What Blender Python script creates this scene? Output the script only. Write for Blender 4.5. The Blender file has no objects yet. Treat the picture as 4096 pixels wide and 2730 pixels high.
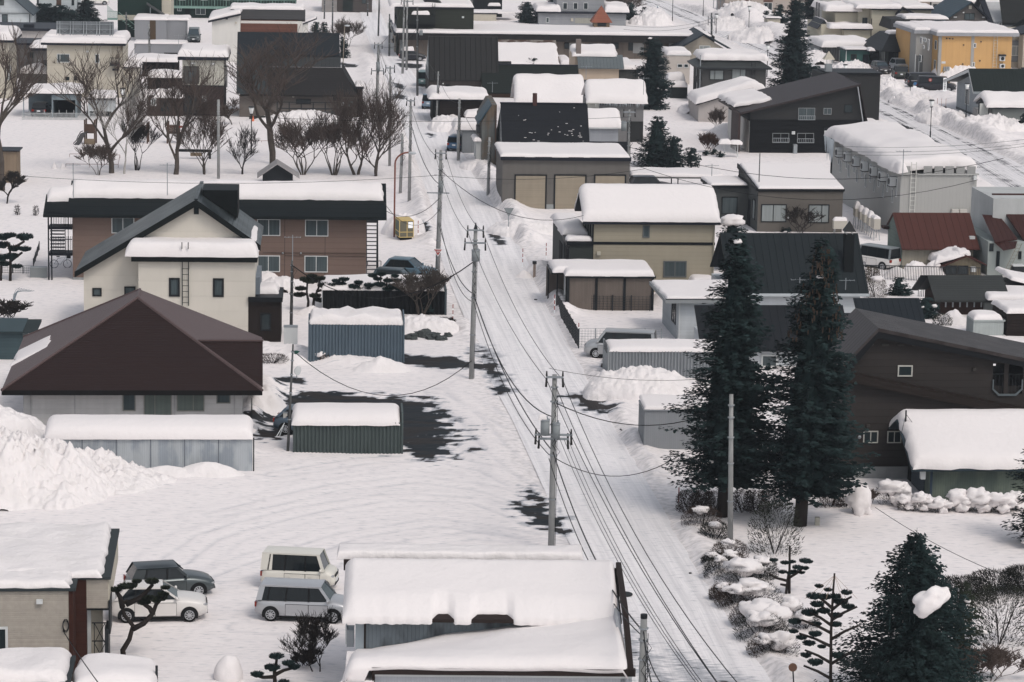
import bpy,math,random
import numpy as np
from mathutils import Vector,noise as mnoise
rnd=random.Random(7)
PI=math.pi
sc=bpy.context.scene
col=sc.collection
FPX=12186.0;PITCH=math.radians(10.43);ROLL=math.radians(1.0);CH=37.1
CX,CY=2048.0,1365.0
CAM=Vector((0,0,CH))
F=Vector((0,math.cos(PITCH),-math.sin(PITCH)))
U0=Vector((0,math.sin(PITCH),math.cos(PITCH)));R0=Vector((1,0,0))
U=U0*math.cos(ROLL)-R0*math.sin(ROLL)
R=R0*math.cos(ROLL)+U0*math.sin(ROLL)
OX,OY,K=0.0,0.0,2.2402
def tile(c,r):
 global OX,OY
 OX=c*1024.0;OY=(0,680,1360,2030)[r]
def ray(x,y):
 return F+R*((OX+x/K-CX)/FPX)+U*((CY-OY-y/K)/FPX)
def G(x,y,z=0.0):
 d=ray(x,y);t=(z-CH)/d.z
 return CAM+d*t
def proj(P):
 q=P-CAM;w=q.dot(F)
 return((q.dot(R)/w*FPX+CX-OX)*K,(CY-q.dot(U)/w*FPX-OY)*K)
def PY(x,y,Y):
 d=ray(x,y);return CAM+d*(Y/d.y)
def up(base,y):
 lo,hi=-5.0,60.0
 for _ in range(40):
  m=(lo+hi)/2
  if proj(base+Vector((0,0,m)))[1]>y:lo=m
  else:hi=m
 return lo
def mpp(P):
 return(P-CAM).dot(F)/FPX/K
def vnoise(x,y,seed=0):
 x=np.asarray(x,float);y=np.asarray(y,float)
 xi=np.floor(x).astype(np.int64);yi=np.floor(y).astype(np.int64)
 fx=x-xi;fy=y-yi
 fx=fx*fx*(3-2*fx);fy=fy*fy*(3-2*fy)
 def h(a,b):
  n=(a*374761393+b*668265263+seed*1442695041)& 0xffffffff
  n=((n ^(n >> 13))*1274126177)& 0xffffffff
  return((n ^(n >> 16))& 0xffff)/32768.0-1.0
 return(h(xi,yi)*(1-fx)+h(xi+1,yi)*fx)*(1-fy)+(h(xi,yi+1)*(1-fx)+h(xi+1,yi+1)*fx)*fy
def fbm(x,y,seed=0,o=4):
 s=0;a=1.0;f=1.0;t=0
 for i in range(o):
  s=s+a*vnoise(np.asarray(x)*f,np.asarray(y)*f,seed+i*17);t+=a;a *= .5;f *= 2.03
 return s/t
MATS={}
AL=.62
def _nm(m):
 nt=m.node_tree;N=nt.nodes;L=nt.links
 return nt,N,L
def mat(name,c=(.5,.5,.5),rough=.7,kind='',sp=.3,amt=.3,bump=.5,metal=0.0,mott=.12,ms=.6,spec=.16,c2=None,raw=False):
 if name in MATS:return MATS[name]
 m=bpy.data.materials.new(name);m.use_nodes=True;MATS[name]=m
 nt,N,L=_nm(m);b=N['Principled BSDF']
 b.inputs['Roughness'].default_value=rough;b.inputs['Metallic'].default_value=metal
 def ds(c):l=.3*c[0]+.55*c[1]+.15*c[2];k=min(.96,1.0*(max(l,.004)/.4)**.4);return tuple((l+(v-l)*.82)*k*q for v,q in zip(c,(.97,1.0,1.03)))
 c=c if raw else ds(c);c2=ds(c2)if c2 else None
 b.inputs['Specular IOR Level'].default_value=spec
 tc=N.new('ShaderNodeTexCoord')
 def math_(op,a,bb=None,cc=None):
  n=N.new('ShaderNodeMath');n.operation=op
  for i,v in enumerate((a,bb,cc)):
   if v is None:continue
   if isinstance(v,(int,float)):n.inputs[i].default_value=v
   else:L.new(v,n.inputs[i])
  return n.outputs[0]
 def noise_(scale,det=3,vec=None,sx=None):
  n=N.new('ShaderNodeTexNoise');n.inputs['Scale'].default_value=scale;n.inputs['Detail'].default_value=det
  if sx:
   mp=N.new('ShaderNodeMapping');mp.inputs['Scale'].default_value=sx;L.new(tc.outputs['Object'],mp.inputs[0]);L.new(mp.outputs[0],n.inputs['Vector'])
  else:L.new(tc.outputs['Object'],n.inputs['Vector'])
  return n.outputs['Fac']
 a=noise_(ms,4);s=noise_(1.0,4,sx=(3.0,3.0,.35))
 f=math_('ADD',math_('MULTIPLY',math_('SUBTRACT',a,.5),mott*2.4),math_('MULTIPLY',math_('SUBTRACT',s,.5),mott*1.6))
 val=math_('ADD',f,1.0)
 h=None
 if kind:
  sep=N.new('ShaderNodeSeparateXYZ');L.new(tc.outputs['Object'],sep.inputs[0])
  X,Y,Z=sep.outputs
  cc={'v':lambda:math_('ADD',X,Y),'h':lambda:Z,'x':lambda:X,'y':lambda:Y,
              'cv':lambda:math_('ADD',X,Y),'ch':lambda:Z,'b':lambda:Z}[kind]()
  fr=math_('FRACT',math_('MULTIPLY',cc,1.0/sp))
  if kind[0]=='c':
   h=math_('ADD',math_('MULTIPLY',math_('SINE',math_('MULTIPLY',cc,2*PI/sp)),.5),.5)
   val=math_('MULTIPLY',val,math_('ADD',math_('MULTIPLY',h,amt),1-amt*.5))
  else:
   g=math_('SMOOTH_MIN',math_('MULTIPLY',fr,8.0),1.0,.2)
   h=g
   val=math_('MULTIPLY',val,math_('ADD',math_('MULTIPLY',g,amt),1-amt))
   wn=N.new('ShaderNodeTexWhiteNoise');wn.noise_dimensions='1D'
   L.new(math_('FLOOR',math_('MULTIPLY',cc,1.0/sp)),wn.inputs['W'])
   val=math_('MULTIPLY',val,math_('ADD',math_('MULTIPLY',wn.outputs['Value'],mott*.7),1-mott*.35))
 mx=N.new('ShaderNodeMix');mx.data_type='RGBA';mx.blend_type='MULTIPLY';mx.inputs[0].default_value=1.0
 if c2:
  mc=N.new('ShaderNodeMix');mc.data_type='RGBA';mc.inputs[6].default_value=(*c,1);mc.inputs[7].default_value=(*c2,1)
  rp=N.new('ShaderNodeValToRGB');rp.color_ramp.elements[0].position=.45;rp.color_ramp.elements[1].position=.6
  L.new(noise_(ms*1.7,5,sx=(1,1,.45)),rp.inputs[0]);L.new(rp.outputs[0],mc.inputs[0]);L.new(mc.outputs[2],mx.inputs[6])
 else:mx.inputs[6].default_value=(*c,1)
 cb=N.new('ShaderNodeCombineColor')
 for i in range(3):L.new(val,cb.inputs[i])
 L.new(cb.outputs[0],mx.inputs[7]);L.new(mx.outputs[2],b.inputs['Base Color'])
 bp=N.new('ShaderNodeBump');bp.inputs['Strength'].default_value=bump;bp.inputs['Distance'].default_value=.03
 fine=noise_(14.0,2)
 hh=math_('ADD',math_('MULTIPLY',fine,.12),h)if h is not None else math_('MULTIPLY',fine,.3)
 L.new(hh,bp.inputs['Height']);L.new(bp.outputs[0],b.inputs['Normal'])
 return m
def snow_mat(name,c=(.765,.73,.725),bump=.35,scale=3.0,dirt=0.0,dirtc=(.55,.53,.5)):
 if name in MATS:return MATS[name]
 m=bpy.data.materials.new(name);m.use_nodes=True;MATS[name]=m
 nt,N,L=_nm(m);b=N['Principled BSDF']
 b.inputs['Roughness'].default_value=.85;b.inputs['Specular IOR Level'].default_value=.15
 tc=N.new('ShaderNodeTexCoord')
 n=N.new('ShaderNodeTexNoise');n.inputs['Scale'].default_value=scale;n.inputs['Detail'].default_value=6;L.new(tc.outputs['Object'],n.inputs[0])
 n2=N.new('ShaderNodeTexNoise');n2.inputs['Scale'].default_value=.7;n2.inputs['Detail'].default_value=6;L.new(tc.outputs['Object'],n2.inputs[0])
 rp=N.new('ShaderNodeValToRGB');rp.color_ramp.elements[0].position=.52;rp.color_ramp.elements[1].position=.75
 rp.color_ramp.elements[0].color=(0,0,0,1);rp.color_ramp.elements[1].color=(dirt,dirt,dirt,1)
 L.new(n2.outputs['Fac'],rp.inputs[0])
 mx=N.new('ShaderNodeMix');mx.data_type='RGBA';mx.inputs[6].default_value=(*c,1);mx.inputs[7].default_value=(*dirtc,1)
 L.new(rp.outputs[0],mx.inputs[0]);L.new(mx.outputs[2],b.inputs['Base Color'])
 bp=N.new('ShaderNodeBump');bp.inputs['Strength'].default_value=bump;bp.inputs['Distance'].default_value=.12
 L.new(n.outputs['Fac'],bp.inputs['Height']);L.new(bp.outputs[0],b.inputs['Normal'])
 return m
def glass(name,c=(.05,.07,.08),rough=.12,mott=.5):
 if name in MATS:return MATS[name]
 m=bpy.data.materials.new(name);m.use_nodes=True;MATS[name]=m
 nt,N,L=_nm(m);b=N['Principled BSDF']
 b.inputs['Roughness'].default_value=rough;b.inputs['Specular IOR Level'].default_value=.3;c=tuple(v*.6 for v in c)
 tc=N.new('ShaderNodeTexCoord');mp=N.new('ShaderNodeMapping');mp.inputs['Scale'].default_value=(7,7,.25)
 L.new(tc.outputs['Object'],mp.inputs[0])
 n=N.new('ShaderNodeTexNoise');n.inputs['Scale'].default_value=1.0;n.inputs['Detail'].default_value=3;L.new(mp.outputs[0],n.inputs[0])
 mx=N.new('ShaderNodeMix');mx.data_type='RGBA'
 mx.inputs[6].default_value=tuple(v*(1-mott)for v in c)+(1,);mx.inputs[7].default_value=tuple(v*(1+mott)for v in c)+(1,)
 L.new(n.outputs['Fac'],mx.inputs[0]);L.new(mx.outputs[2],b.inputs['Base Color'])
 return m
SNOW=snow_mat('snow_soft')
SNOWR=snow_mat('snow_rough',bump=.9,scale=2.2,dirt=.25)
class MB:
 def __init__(s):s.v=[];s.f=[]
 def q(s,*pts):
  n=len(s.v);s.v+=[tuple(p)for p in pts];s.f.append(tuple(range(n,n+len(pts))));return s
 def box(s,x0,y0,z0,x1,y1,z1):
  if x0>x1:x0,x1=x1,x0
  if y0>y1:y0,y1=y1,y0
  if z0>z1:z0,z1=z1,z0
  n=len(s.v)
  s.v+=[(x0,y0,z0),(x1,y0,z0),(x1,y1,z0),(x0,y1,z0),(x0,y0,z1),(x1,y0,z1),(x1,y1,z1),(x0,y1,z1)]
  s.f+=[tuple(n+i for i in t)for t in((0,3,2,1),(4,5,6,7),(0,1,5,4),(1,2,6,5),(2,3,7,6),(3,0,4,7))]
  return s
 def tube(s,pts,rads,n=6,cap=True):
  pts=[Vector(p)for p in pts]
  if isinstance(rads,(int,float)):rads=[rads]*len(pts)
  base=len(s.v);prev=None
  for i,p in enumerate(pts):
   d=(pts[min(i+1,len(pts)-1)]-pts[max(i-1,0)])
   if d.length<1e-9:d=Vector((0,0,1))
   d.normalize()
   if prev is None:
    a=d.orthogonal().normalized()
   else:
    a=(prev-d*prev.dot(d))
    a=a.normalized()if a.length>1e-6 else d.orthogonal().normalized()
   prev=a;b=d.cross(a)
   for k in range(n):
    t=2*PI*k/n
    s.v.append(tuple(p+(a*math.cos(t)+b*math.sin(t))*rads[i]))
  for i in range(len(pts)-1):
   for k in range(n):
    a0=base+i*n+k;a1=base+i*n+(k+1)%n
    s.f.append((a0,a1,a1+n,a0+n))
  if cap:
   s.f.append(tuple(base+k for k in range(n))[::-1]);e=base+(len(pts)-1)*n
   s.f.append(tuple(e+k for k in range(n)))
  return s
 def bar(s,p0,p1,r=.03,n=4):return s.tube([p0,p1],r,n)
 def prism(s,poly,axis,a0,a1):
  n=len(poly);b=len(s.v)
  for e in(a0,a1):
   for(a,z)in poly:s.v.append((a,e,z)if axis=='y' else(e,a,z))
  s.f.append(tuple(b+i for i in range(n)));s.f.append(tuple(b+n+i for i in range(n))[::-1])
  for i in range(n):
   j=(i+1)%n;s.f.append((b+i,b+n+i,b+n+j,b+j))
  return s
 def ell(s,c,r,nu=10,nv=6,nz=0.0,seed=0):
  b=len(s.v);c=Vector(c)
  for j in range(nv+1):
   ph=PI*j/nv-PI/2
   for i in range(nu):
    th=2*PI*i/nu
    d=Vector((math.cos(ph)*math.cos(th),math.cos(ph)*math.sin(th),math.sin(ph)))
    k=1+nz*mnoise.noise(d*1.7+Vector((seed*3.1,0,0)))*2
    s.v.append((c.x+d.x*r[0]*k,c.y+d.y*r[1]*k,c.z+d.z*r[2]*k))
  for j in range(nv):
   for i in range(nu):
    a=b+j*nu+i;a2=b+j*nu+(i+1)%nu
    s.f.append((a,a2,a2+nu,a+nu))
  return s
 def build(s,name,m,parent=None,smooth=False,world=None):
  me=bpy.data.meshes.new(name);me.from_pydata(s.v,[],s.f)
  if m:me.materials.append(m)
  if smooth:me.shade_smooth()
  me.update()
  o=bpy.data.objects.new(name,me);col.objects.link(o)
  if parent is not None:o.parent=parent
  return o
def fixn(o):
 import bmesh
 bm=bmesh.new();bm.from_mesh(o.data);bmesh.ops.recalc_face_normals(bm,faces=bm.faces);bm.to_mesh(o.data);bm.free();return o
def tag(o,label=None,cat=None,group=None,kind=None):
 if label:o['label']=label
 if cat:o['category']=cat
 if group:o['group']=group
 if kind:o['kind']=kind
 return o
def empty(name,loc,rz=0.0,label=None,cat=None,group=None):
 o=bpy.data.objects.new(name,None);col.objects.link(o);o.location=loc;o.rotation_euler=(0,0,rz);o.empty_display_size=.3
 return tag(o,label,cat,group)
def copy_tree(o,loc,rz=None,label=None):
 c=o.copy();col.objects.link(c);c.location=loc
 if rz is not None:c.rotation_euler=(0,0,rz)
 if label:c['label']=label
 for ch in o.children:
  d=ch.copy();col.objects.link(d);d.parent=c
  for g in ch.children:
   e=g.copy();col.objects.link(e);e.parent=d
 return c
def snowcap(parent,axis,line,b0,b1,t=.5,r=None,seed=1,wob=.12,freq=1.2,m=None,name='roof_snow',amp=.2,step=.5,dome=0.0):
 line=[Vector((a,z))for a,z in line]
 seg=[0.0]
 for i in range(len(line)-1):seg.append(seg[-1]+(line[i+1]-line[i]).length)
 Lp=seg[-1];Lb=b1-b0
 if r is None:r=min(t*.8,.5)
 def samp(L):
  rr=min(r,L*.45)
  e=[(rr*(1-math.cos(k*PI/10)),math.sin(k*PI/10))for k in range(6)]
  n=max(3,min(46,int((L-2*rr)/step)))
  mid=[(rr+(L-2*rr)*k/n,1.0)for k in range(1,n)]
  return e+mid+[(L-a,h)for a,h in reversed(e)]
 A=samp(Lp);B=samp(Lb)
 def at(s):
  s=max(0,min(Lp,s))
  for i in range(len(line)-1):
   if s<=seg[i+1]+1e-9:
    k=(s-seg[i])/max(1e-9,seg[i+1]-seg[i]);return line[i].lerp(line[i+1],k)
  return line[-1]
 mb=MB();na,nb=len(A),len(B)
 for pas in(0,1):
  for i,(s,ha)in enumerate(A):
   p=at(s);ea=min(1,min(s,Lp-s)/max(r,.3));sa=-1 if s<Lp/2 else 1
   for j,(u,hb)in enumerate(B):
    eb=min(1,min(u,Lb-u)/max(r,.3));sb=-1 if u<Lb/2 else 1
    n1=mnoise.noise(Vector((s*freq*.5+seed*7.3,u*freq*.5,seed*1.7)))
    n2=mnoise.noise(Vector((u*freq+seed,seed*3.1,sa*2.0)))+.5*mnoise.noise(Vector((u*freq*3.1+seed,seed*3.1,sa*5.0)))
    n3=mnoise.noise(Vector((s*freq+seed,seed*5.1,sb*2.0)))+.5*mnoise.noise(Vector((s*freq*3.1,seed*5.1,sb*5.0)))
    h=t*ha*hb*(1+amp*n1*1.5+dome*(1-(2*u/Lb-1)**2)*(1-(2*s/Lp-1)**2))if pas==0 else-.012
    da=sa*wob*n2*(1-ea);db=sb*wob*n3*(1-eb)
    a=p.x+da;z=p.y+h
    if 0<s+da<Lp and len(line)>1:z=at(s+da).y+h
    b=b0+u+db
    mb.v.append((a,b,z)if axis=='y' else(b,a,z))
 n=na*nb
 for i in range(na-1):
  for j in range(nb-1):
   k=i*nb+j
   mb.f.append((k,k+1,k+nb+1,k+nb));mb.f.append((n+k,n+k+nb,n+k+nb+1,n+k+1))
 for j in range(nb-1):
  mb.f.append((j,n+j,n+j+1,j+1));k=(na-1)*nb+j;mb.f.append((k,k+1,n+k+1,n+k))
 for i in range(na-1):
  k=i*nb;mb.f.append((k,k+nb,n+k+nb,n+k));k=i*nb+nb-1;mb.f.append((k,n+k,n+k+nb,k+nb))
 o=mb.build(name,m or SNOW,parent,True)
 return fixn(o)
def mound(loc,rx,ry,h,label,seed=1,rz=0.0,rough=.15,name='snow_mound',cat='snow pile',group=None,m=None,lump=2.0):
 mb=MB();N1=28;N2=12
 for j in range(N2+1):
  f=j/N2
  for i in range(N1):
   th=2*PI*i/N1;d=Vector((math.cos(th),math.sin(th),0))
   k=f*(1+.25*mnoise.noise(Vector((d.x*1.2+seed,d.y*1.2,seed*.7))))
   x,y=d.x*k*rx,d.y*k*ry
   z=h*(math.cos(min(1,f)*PI/2)**1.2)*(1+.6*rough*mnoise.noise(Vector((x*.8,y*.8,seed))))
   z+=rough*h*mnoise.noise(Vector((x*lump,y*lump,seed*2.0)))*(1-f*f)
   z+=rough*.5*h*mnoise.noise(Vector((x*lump*2.7,y*lump*2.7,seed*2.0)))*(1-f*f)
   mb.v.append((x,y,z-.15*f))
 for j in range(N2):
  for i in range(N1):
   a=j*N1+i;b=j*N1+(i+1)%N1;mb.f.append((a,b,b+N1,a+N1))
 o=mb.build(name,m or SNOWR,None,True);o.location=loc;o.rotation_euler=(0,0,rz)
 return tag(o,label,cat,group)
YAW=.07
class Bld:
 def __init__(s,name,label,cat,L,Rx,top=None,depth=8.0,yaw=None,group=None,H=None):
  s.yaw=YAW if yaw is None else yaw
  s.O=G(*L);s.ex=Vector((math.cos(s.yaw),math.sin(s.yaw),0));s.ey=Vector((-math.sin(s.yaw),math.cos(s.yaw),0))
  k=(OX+Rx/K-CX)/FPX;q=s.O-CAM;v=R-F*k
  s.W=-q.dot(v)/s.ex.dot(v);s.D=depth
  s.H=H if H is not None else up(s.O,top)
  s.root=empty(name,s.O,s.yaw,label,cat,group)
 def w(s,x,y,z):return s.O+s.ex*x+s.ey*y+Vector((0,0,z))
 def on(s,px,py,n,p0):
  N=s.ex*n[0]+s.ey*n[1]+Vector((0,0,n[2]));P0=s.w(*p0);d=ray(px,py)
  X=CAM+d*((P0-CAM).dot(N)/d.dot(N));r=X-s.O
  return Vector((r.dot(s.ex),r.dot(s.ey),r.z))
 def f(s,px,py,y=0.0):return s.on(px,py,(0,1,0),(0,y,0))
 def l(s,px,py,x=0.0):return s.on(px,py,(1,0,0),(x,0,0))
 def t(s,px,py,z):return s.on(px,py,(0,0,1),(0,0,z))
 def z(s,py,x=0.0,y=0.0):return up(s.w(x,y,0),py)
 def slope(s,py,m,z0,y0=0.0,x=0.0):
  lo,hi=0.0,40.0
  for _ in range(40):
   k=(lo+hi)/2
   if proj(s.w(x,y0+k,z0+m*k))[1]>py:lo=k
   else:hi=k
  return y0+lo,z0+m*lo
 def box(s,name,x0,y0,z0,x1,y1,z1,m,parent=None):return MB().box(x0,y0,z0,x1,y1,z1).build(name,m,parent or s.root)
 def walls(s,m,zb=-.6):return s.box('wall',0,0,zb,s.W,s.D,s.H,m)
 def prism(s,name,poly,axis,a0,a1,m):return fixn(MB().prism(poly,axis,a0,a1).build(name,m,s.root))
 def roof(s,axis,line,a0,a1,m,th=.15,name='roof',parent=None):
  poly=list(line)+[(a,z-th)for a,z in reversed(line)]
  o=MB().prism(poly,axis,a0,a1).build(name,m,parent or s.root);return fixn(o)
 def snow(s,axis,line,b0,b1,t=.5,**k):return snowcap(s.root,axis,line,b0,b1,t,**k)
 def flat(s,m,z=None,o=.3,th=.3,snow=.5,oy=None,seed=1,inset=.0,**k):
  z=s.H if z is None else z;oy=o if oy is None else oy
  s.box('roof',-o,-oy,z,s.W+o,s.D+o,z+th,m)
  if snow:s.snow('y',[(-o+inset,z+th),(s.W+o-inset,z+th)],-oy+inset,s.D+o-inset,snow,seed=seed,**k)
 def frame(s,face,off=0.0):
  if face=='F':return(Vector((0,off,0)),Vector((1,0,0)),Vector((0,-1,0)))
  if face=='L':return(Vector((off,0,0)),Vector((0,1,0)),Vector((-1,0,0)))
  return(Vector((s.W+off,0,0)),Vector((0,1,0)),Vector((1,0,0)))
 def win(s,face,a0,z0,a1,z1,fm,gm,cols=1,fw=.07,name='window',off=0.0,bars=0,splits=None):
  O,A,N=s.frame(face,off)
  if a0>a1:a0,a1=a1,a0
  if z0>z1:z0,z1=z1,z0
  def P(a,z,n):return O+A*a+Vector((0,0,z))+N*n
  def bx(mb,aa,zz,ab,zb,n0,n1):
   p=P(aa,zz,n0);q=P(ab,zb,n1);mb.box(p.x,p.y,p.z,q.x,q.y,q.z)
  mb=MB();
  bx(mb,a0,z0,a1,z0+fw,.0,.07);bx(mb,a0,z1-fw,a1,z1,.0,.07)
  bx(mb,a0,z0+fw,a0+fw,z1-fw,.0,.07);bx(mb,a1-fw,z0+fw,a1,z1-fw,.0,.07)
  sp=splits or[(i+1)/cols for i in range(cols-1)]
  for t_ in sp:
   x=a0+(a1-a0)*t_;bx(mb,x-fw*.4,z0+fw,x+fw*.4,z1-fw,.0,.06)
  for i in range(bars):
   z=z0+(z1-z0)*(i+1)/(bars+1);bx(mb,a0+fw,z-.02,a1-fw,z+.02,.0,.05)
  fr=mb.build(name,fm,s.root)
  g=MB();bx(g,a0+fw*.8,z0+fw*.8,a1-fw*.8,z1-fw*.8,.0,.025);g.build('pane',gm,fr)
  return fr
 def wf(s,x0,y0,x1,y1,fm,gm,cols=1,**k):
  a=s.f(x0,y0);b=s.f(x1,y1);return s.win('F',a.x,b.z,b.x,a.z,fm,gm,cols,**k)
 def wl(s,x0,y0,x1,y1,fm,gm,cols=1,**k):
  a=s.l(x0,y0);b=s.l(x1,y1);return s.win('L',a.y,b.z,b.y,a.z,fm,gm,cols,**k)
 def panel(s,name,x0,y0,x1,y1,m,out=.03,parent=None):
  a=s.f(x0,y0);b=s.f(x1,y1);return s.box(name,a.x,-out,b.z,b.x,.02,a.z,m,parent)
 def ladder(s,px0,px1,py0,py1,m,n=None,off=.12):
  a=s.f(px0,py0);b=s.f(px1,py1);mb=MB();w=abs(s.f(px1,py0).x-a.x)
  x0=a.x;x1=x0+w;zt=a.z;zb=b.z
  mb.box(x0-.03,-off-.04,zb,x0+.03,-off,zt);mb.box(x1-.03,-off-.04,zb,x1+.03,-off,zt)
  k=int((zt-zb)/.38)
  for i in range(k):
   z=zb+.2+i*.38;mb.box(x0,-off-.03,z-.02,x1,-off-.005,z+.02)
  return mb.build('ladder',m,s.root)
fB=mat('frame_dark',(.03,.035,.04),.5,mott=.1)
fW=mat('frame_white',(.6,.6,.58),.5,mott=.08)
fG=mat('frame_grey',(.25,.26,.26),.5,mott=.08)
gD=glass('glass_dark',(.03,.045,.05))
gC=glass('glass_curtain',(.16,.18,.17),.25,.35)
gL=glass('glass_bright',(.38,.42,.42),.3,.25)
gN=glass('glass_net_curtain',(.09,.12,.13),.2,.6)
DARK=mat('fascia_dark',(.018,.022,.028),.5,mott=.2)
DKN=mat('fascia_navy',(.03,.035,.055),.5,mott=.2)
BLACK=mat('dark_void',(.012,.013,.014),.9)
CONC=mat('concrete',(.3,.3,.29),.85,mott=.25,ms=1.5)
STEEL=mat('galvanised',(.32,.34,.35),.45,metal=.4,mott=.2)
STEELD=mat('dark_steel',(.05,.055,.06),.5,mott=.2)
CREAM=mat('cream_render',(.50,.44,.34),.85,'h',.9,.08,.3,mott=.1)
WHITEW=mat('white_siding',(.62,.6,.56),.8,'h',.45,.1,.3,mott=.06)
GREYW=mat('grey_siding',(.33,.33,.34),.8,'h',.4,.1,.3,mott=.08)
BRNW=mat('brown_siding',(.12,.075,.055),.8,'h',.3,.25,.5,mott=.15)
WOODD=mat('dark_timber',(.045,.028,.022),.85,'h',.22,.4,.7,mott=.4)
def OV(u,v,z=0.0):
 global OX,OY
 a,b=OX,OY;OX=OY=0;p=G(u*1.74076*K,v*1.74076*K,z);OX,OY=a,b
 return p
def path(pts):return[(p.x,p.y)for p in(OV(*q)for q in pts)]
roadL=[(1490,1700),(1450,1568),(1385,1400),(1300,1230),(1235,1090),(1175,960),(1125,870),(1092,790),(1055,700),(1022,620),(1000,540),(978,460),(958,400),(930,300),(900,210),(862,130),(838,70),(818,0),(800,-60)]
roadR=[(1870,1700),(1790,1568),(1670,1400),(1560,1230),(1495,1120),(1420,980),(1355,870),(1310,800),(1270,720),(1232,640),(1192,560),(1148,480),(1108,420),(1062,350),(1015,270),(970,200),(925,130),(893,70),(862,0),(838,-60)]
bigL=[(1400,-28),(1462,0),(1555,42),(1650,84),(1765,132),(1870,185),(2021,270),(2140,338),(2240,398),(2353,474),(2500,575)]
bigR=[(1440,-38),(1502,-8),(1610,32),(1705,70),(1800,112),(1900,160),(2021,222),(2130,272),(2240,322),(2353,378),(2500,455)]
crossA=[(905,655),(1000,640),(1070,642)];crossB=[(905,560),(1000,575),(1040,580)]
def resamp(P,n):
 P=np.array(P);d=np.r_[0,np.cumsum(np.hypot(*np.diff(P,axis=0).T))];s=np.linspace(0,d[-1],n)
 return np.c_[np.interp(s,d,P[:,0]),np.interp(s,d,P[:,1])]
def seg_dist(X,Y,P):
 D=np.full(X.shape,1e9)
 for(ax,ay),(bx,by)in zip(P[:-1],P[1:]):
  vx,vy=bx-ax,by-ay;l=vx*vx+vy*vy+1e-9
  t=np.clip(((X-ax)*vx+(Y-ay)*vy)/l,0,1)
  D=np.minimum(D,np.hypot(X-ax-t*vx,Y-ay-t*vy))
 return D
def inside(X,Y,P):
 r=np.zeros(X.shape,bool);n=len(P)
 for i in range(n):
  x1,y1=P[i];x2,y2=P[(i+1)%n]
  if y1==y2:continue
  c=((Y<y1)!=(Y<y2))&(X<(x2-x1)*(Y-y1)/(y2-y1)+x1)
  r ^= c
 return r
def poly_sd(X,Y,P):
 d=seg_dist(X,Y,list(P)+[P[0]]);return np.where(inside(X,Y,P),-d,d)
PL,PR=path(roadL),path(roadR);QL,QR=path(bigL),path(bigR)
ROADS=[PL+PR[::-1],QL+QR[::-1]]
BANKS=[([(1010,560),(985,500),(968,440),(948,380),(930,330)],.9,1.3,.3),
         ([(1105,790),(1075,735)],.45,.9,.3),
         ([(1290,720),(1265,660),(1235,615)],.6,1.2,.4),
         ([(1205,555),(1165,480),(1130,425),(1095,380)],.9,1.6,.4),
         ([(1070,340),(1030,275),(990,210)],.8,1.2,.4),
         ([(840,130),(860,200)],.5,1.2,.3),
         ([(1365,860),(1400,930),(1440,990),(1500,1090)],.35,1.0,.3),
         ([(1570,1210),(1640,1330),(1720,1460),(1790,1560)],.45,1.2,.2),
         ([(1365,1280),(1420,1370),(1470,1450)],.2,.8,.3),
         ([(2010,290),(2100,345),(2200,410),(2290,470),(2353,520)],.8,1.7,.6),
         ([(1990,225),(2090,262),(2150,282),(2240,322),(2353,378)],.7,2.0,.6),
         ([(2130,262),(2200,300),(2280,320),(2353,345)],.9,3.0,.6),
         ([(1540,20),(1650,72),(1700,100)],.6,1.5,.5),
         ([(1720,62),(1800,95),(1890,130)],1.6,4.5,.5),
         ([(1560,15),(1640,38),(1720,66)],.9,2.5,.5),
         ([(2100,215),(2160,228),(2230,240)],.8,2.5,.5),
         ([(2020,225),(2080,240)],1.2,2.5,.5),
         ([(680,610),(640,640),(600,650)],.7,1.2,.5),
         ([(590,800),(700,815),(760,830),(900,845)],.5,1.0,.5),
         ([(600,880),(600,930),(590,985)],.8,1.6,.5),
         ([(560,1040),(500,1050),(430,1055)],.35,.8,.2),
         ([(930,590),(1000,605)],.15,.8,.3)]
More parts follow.
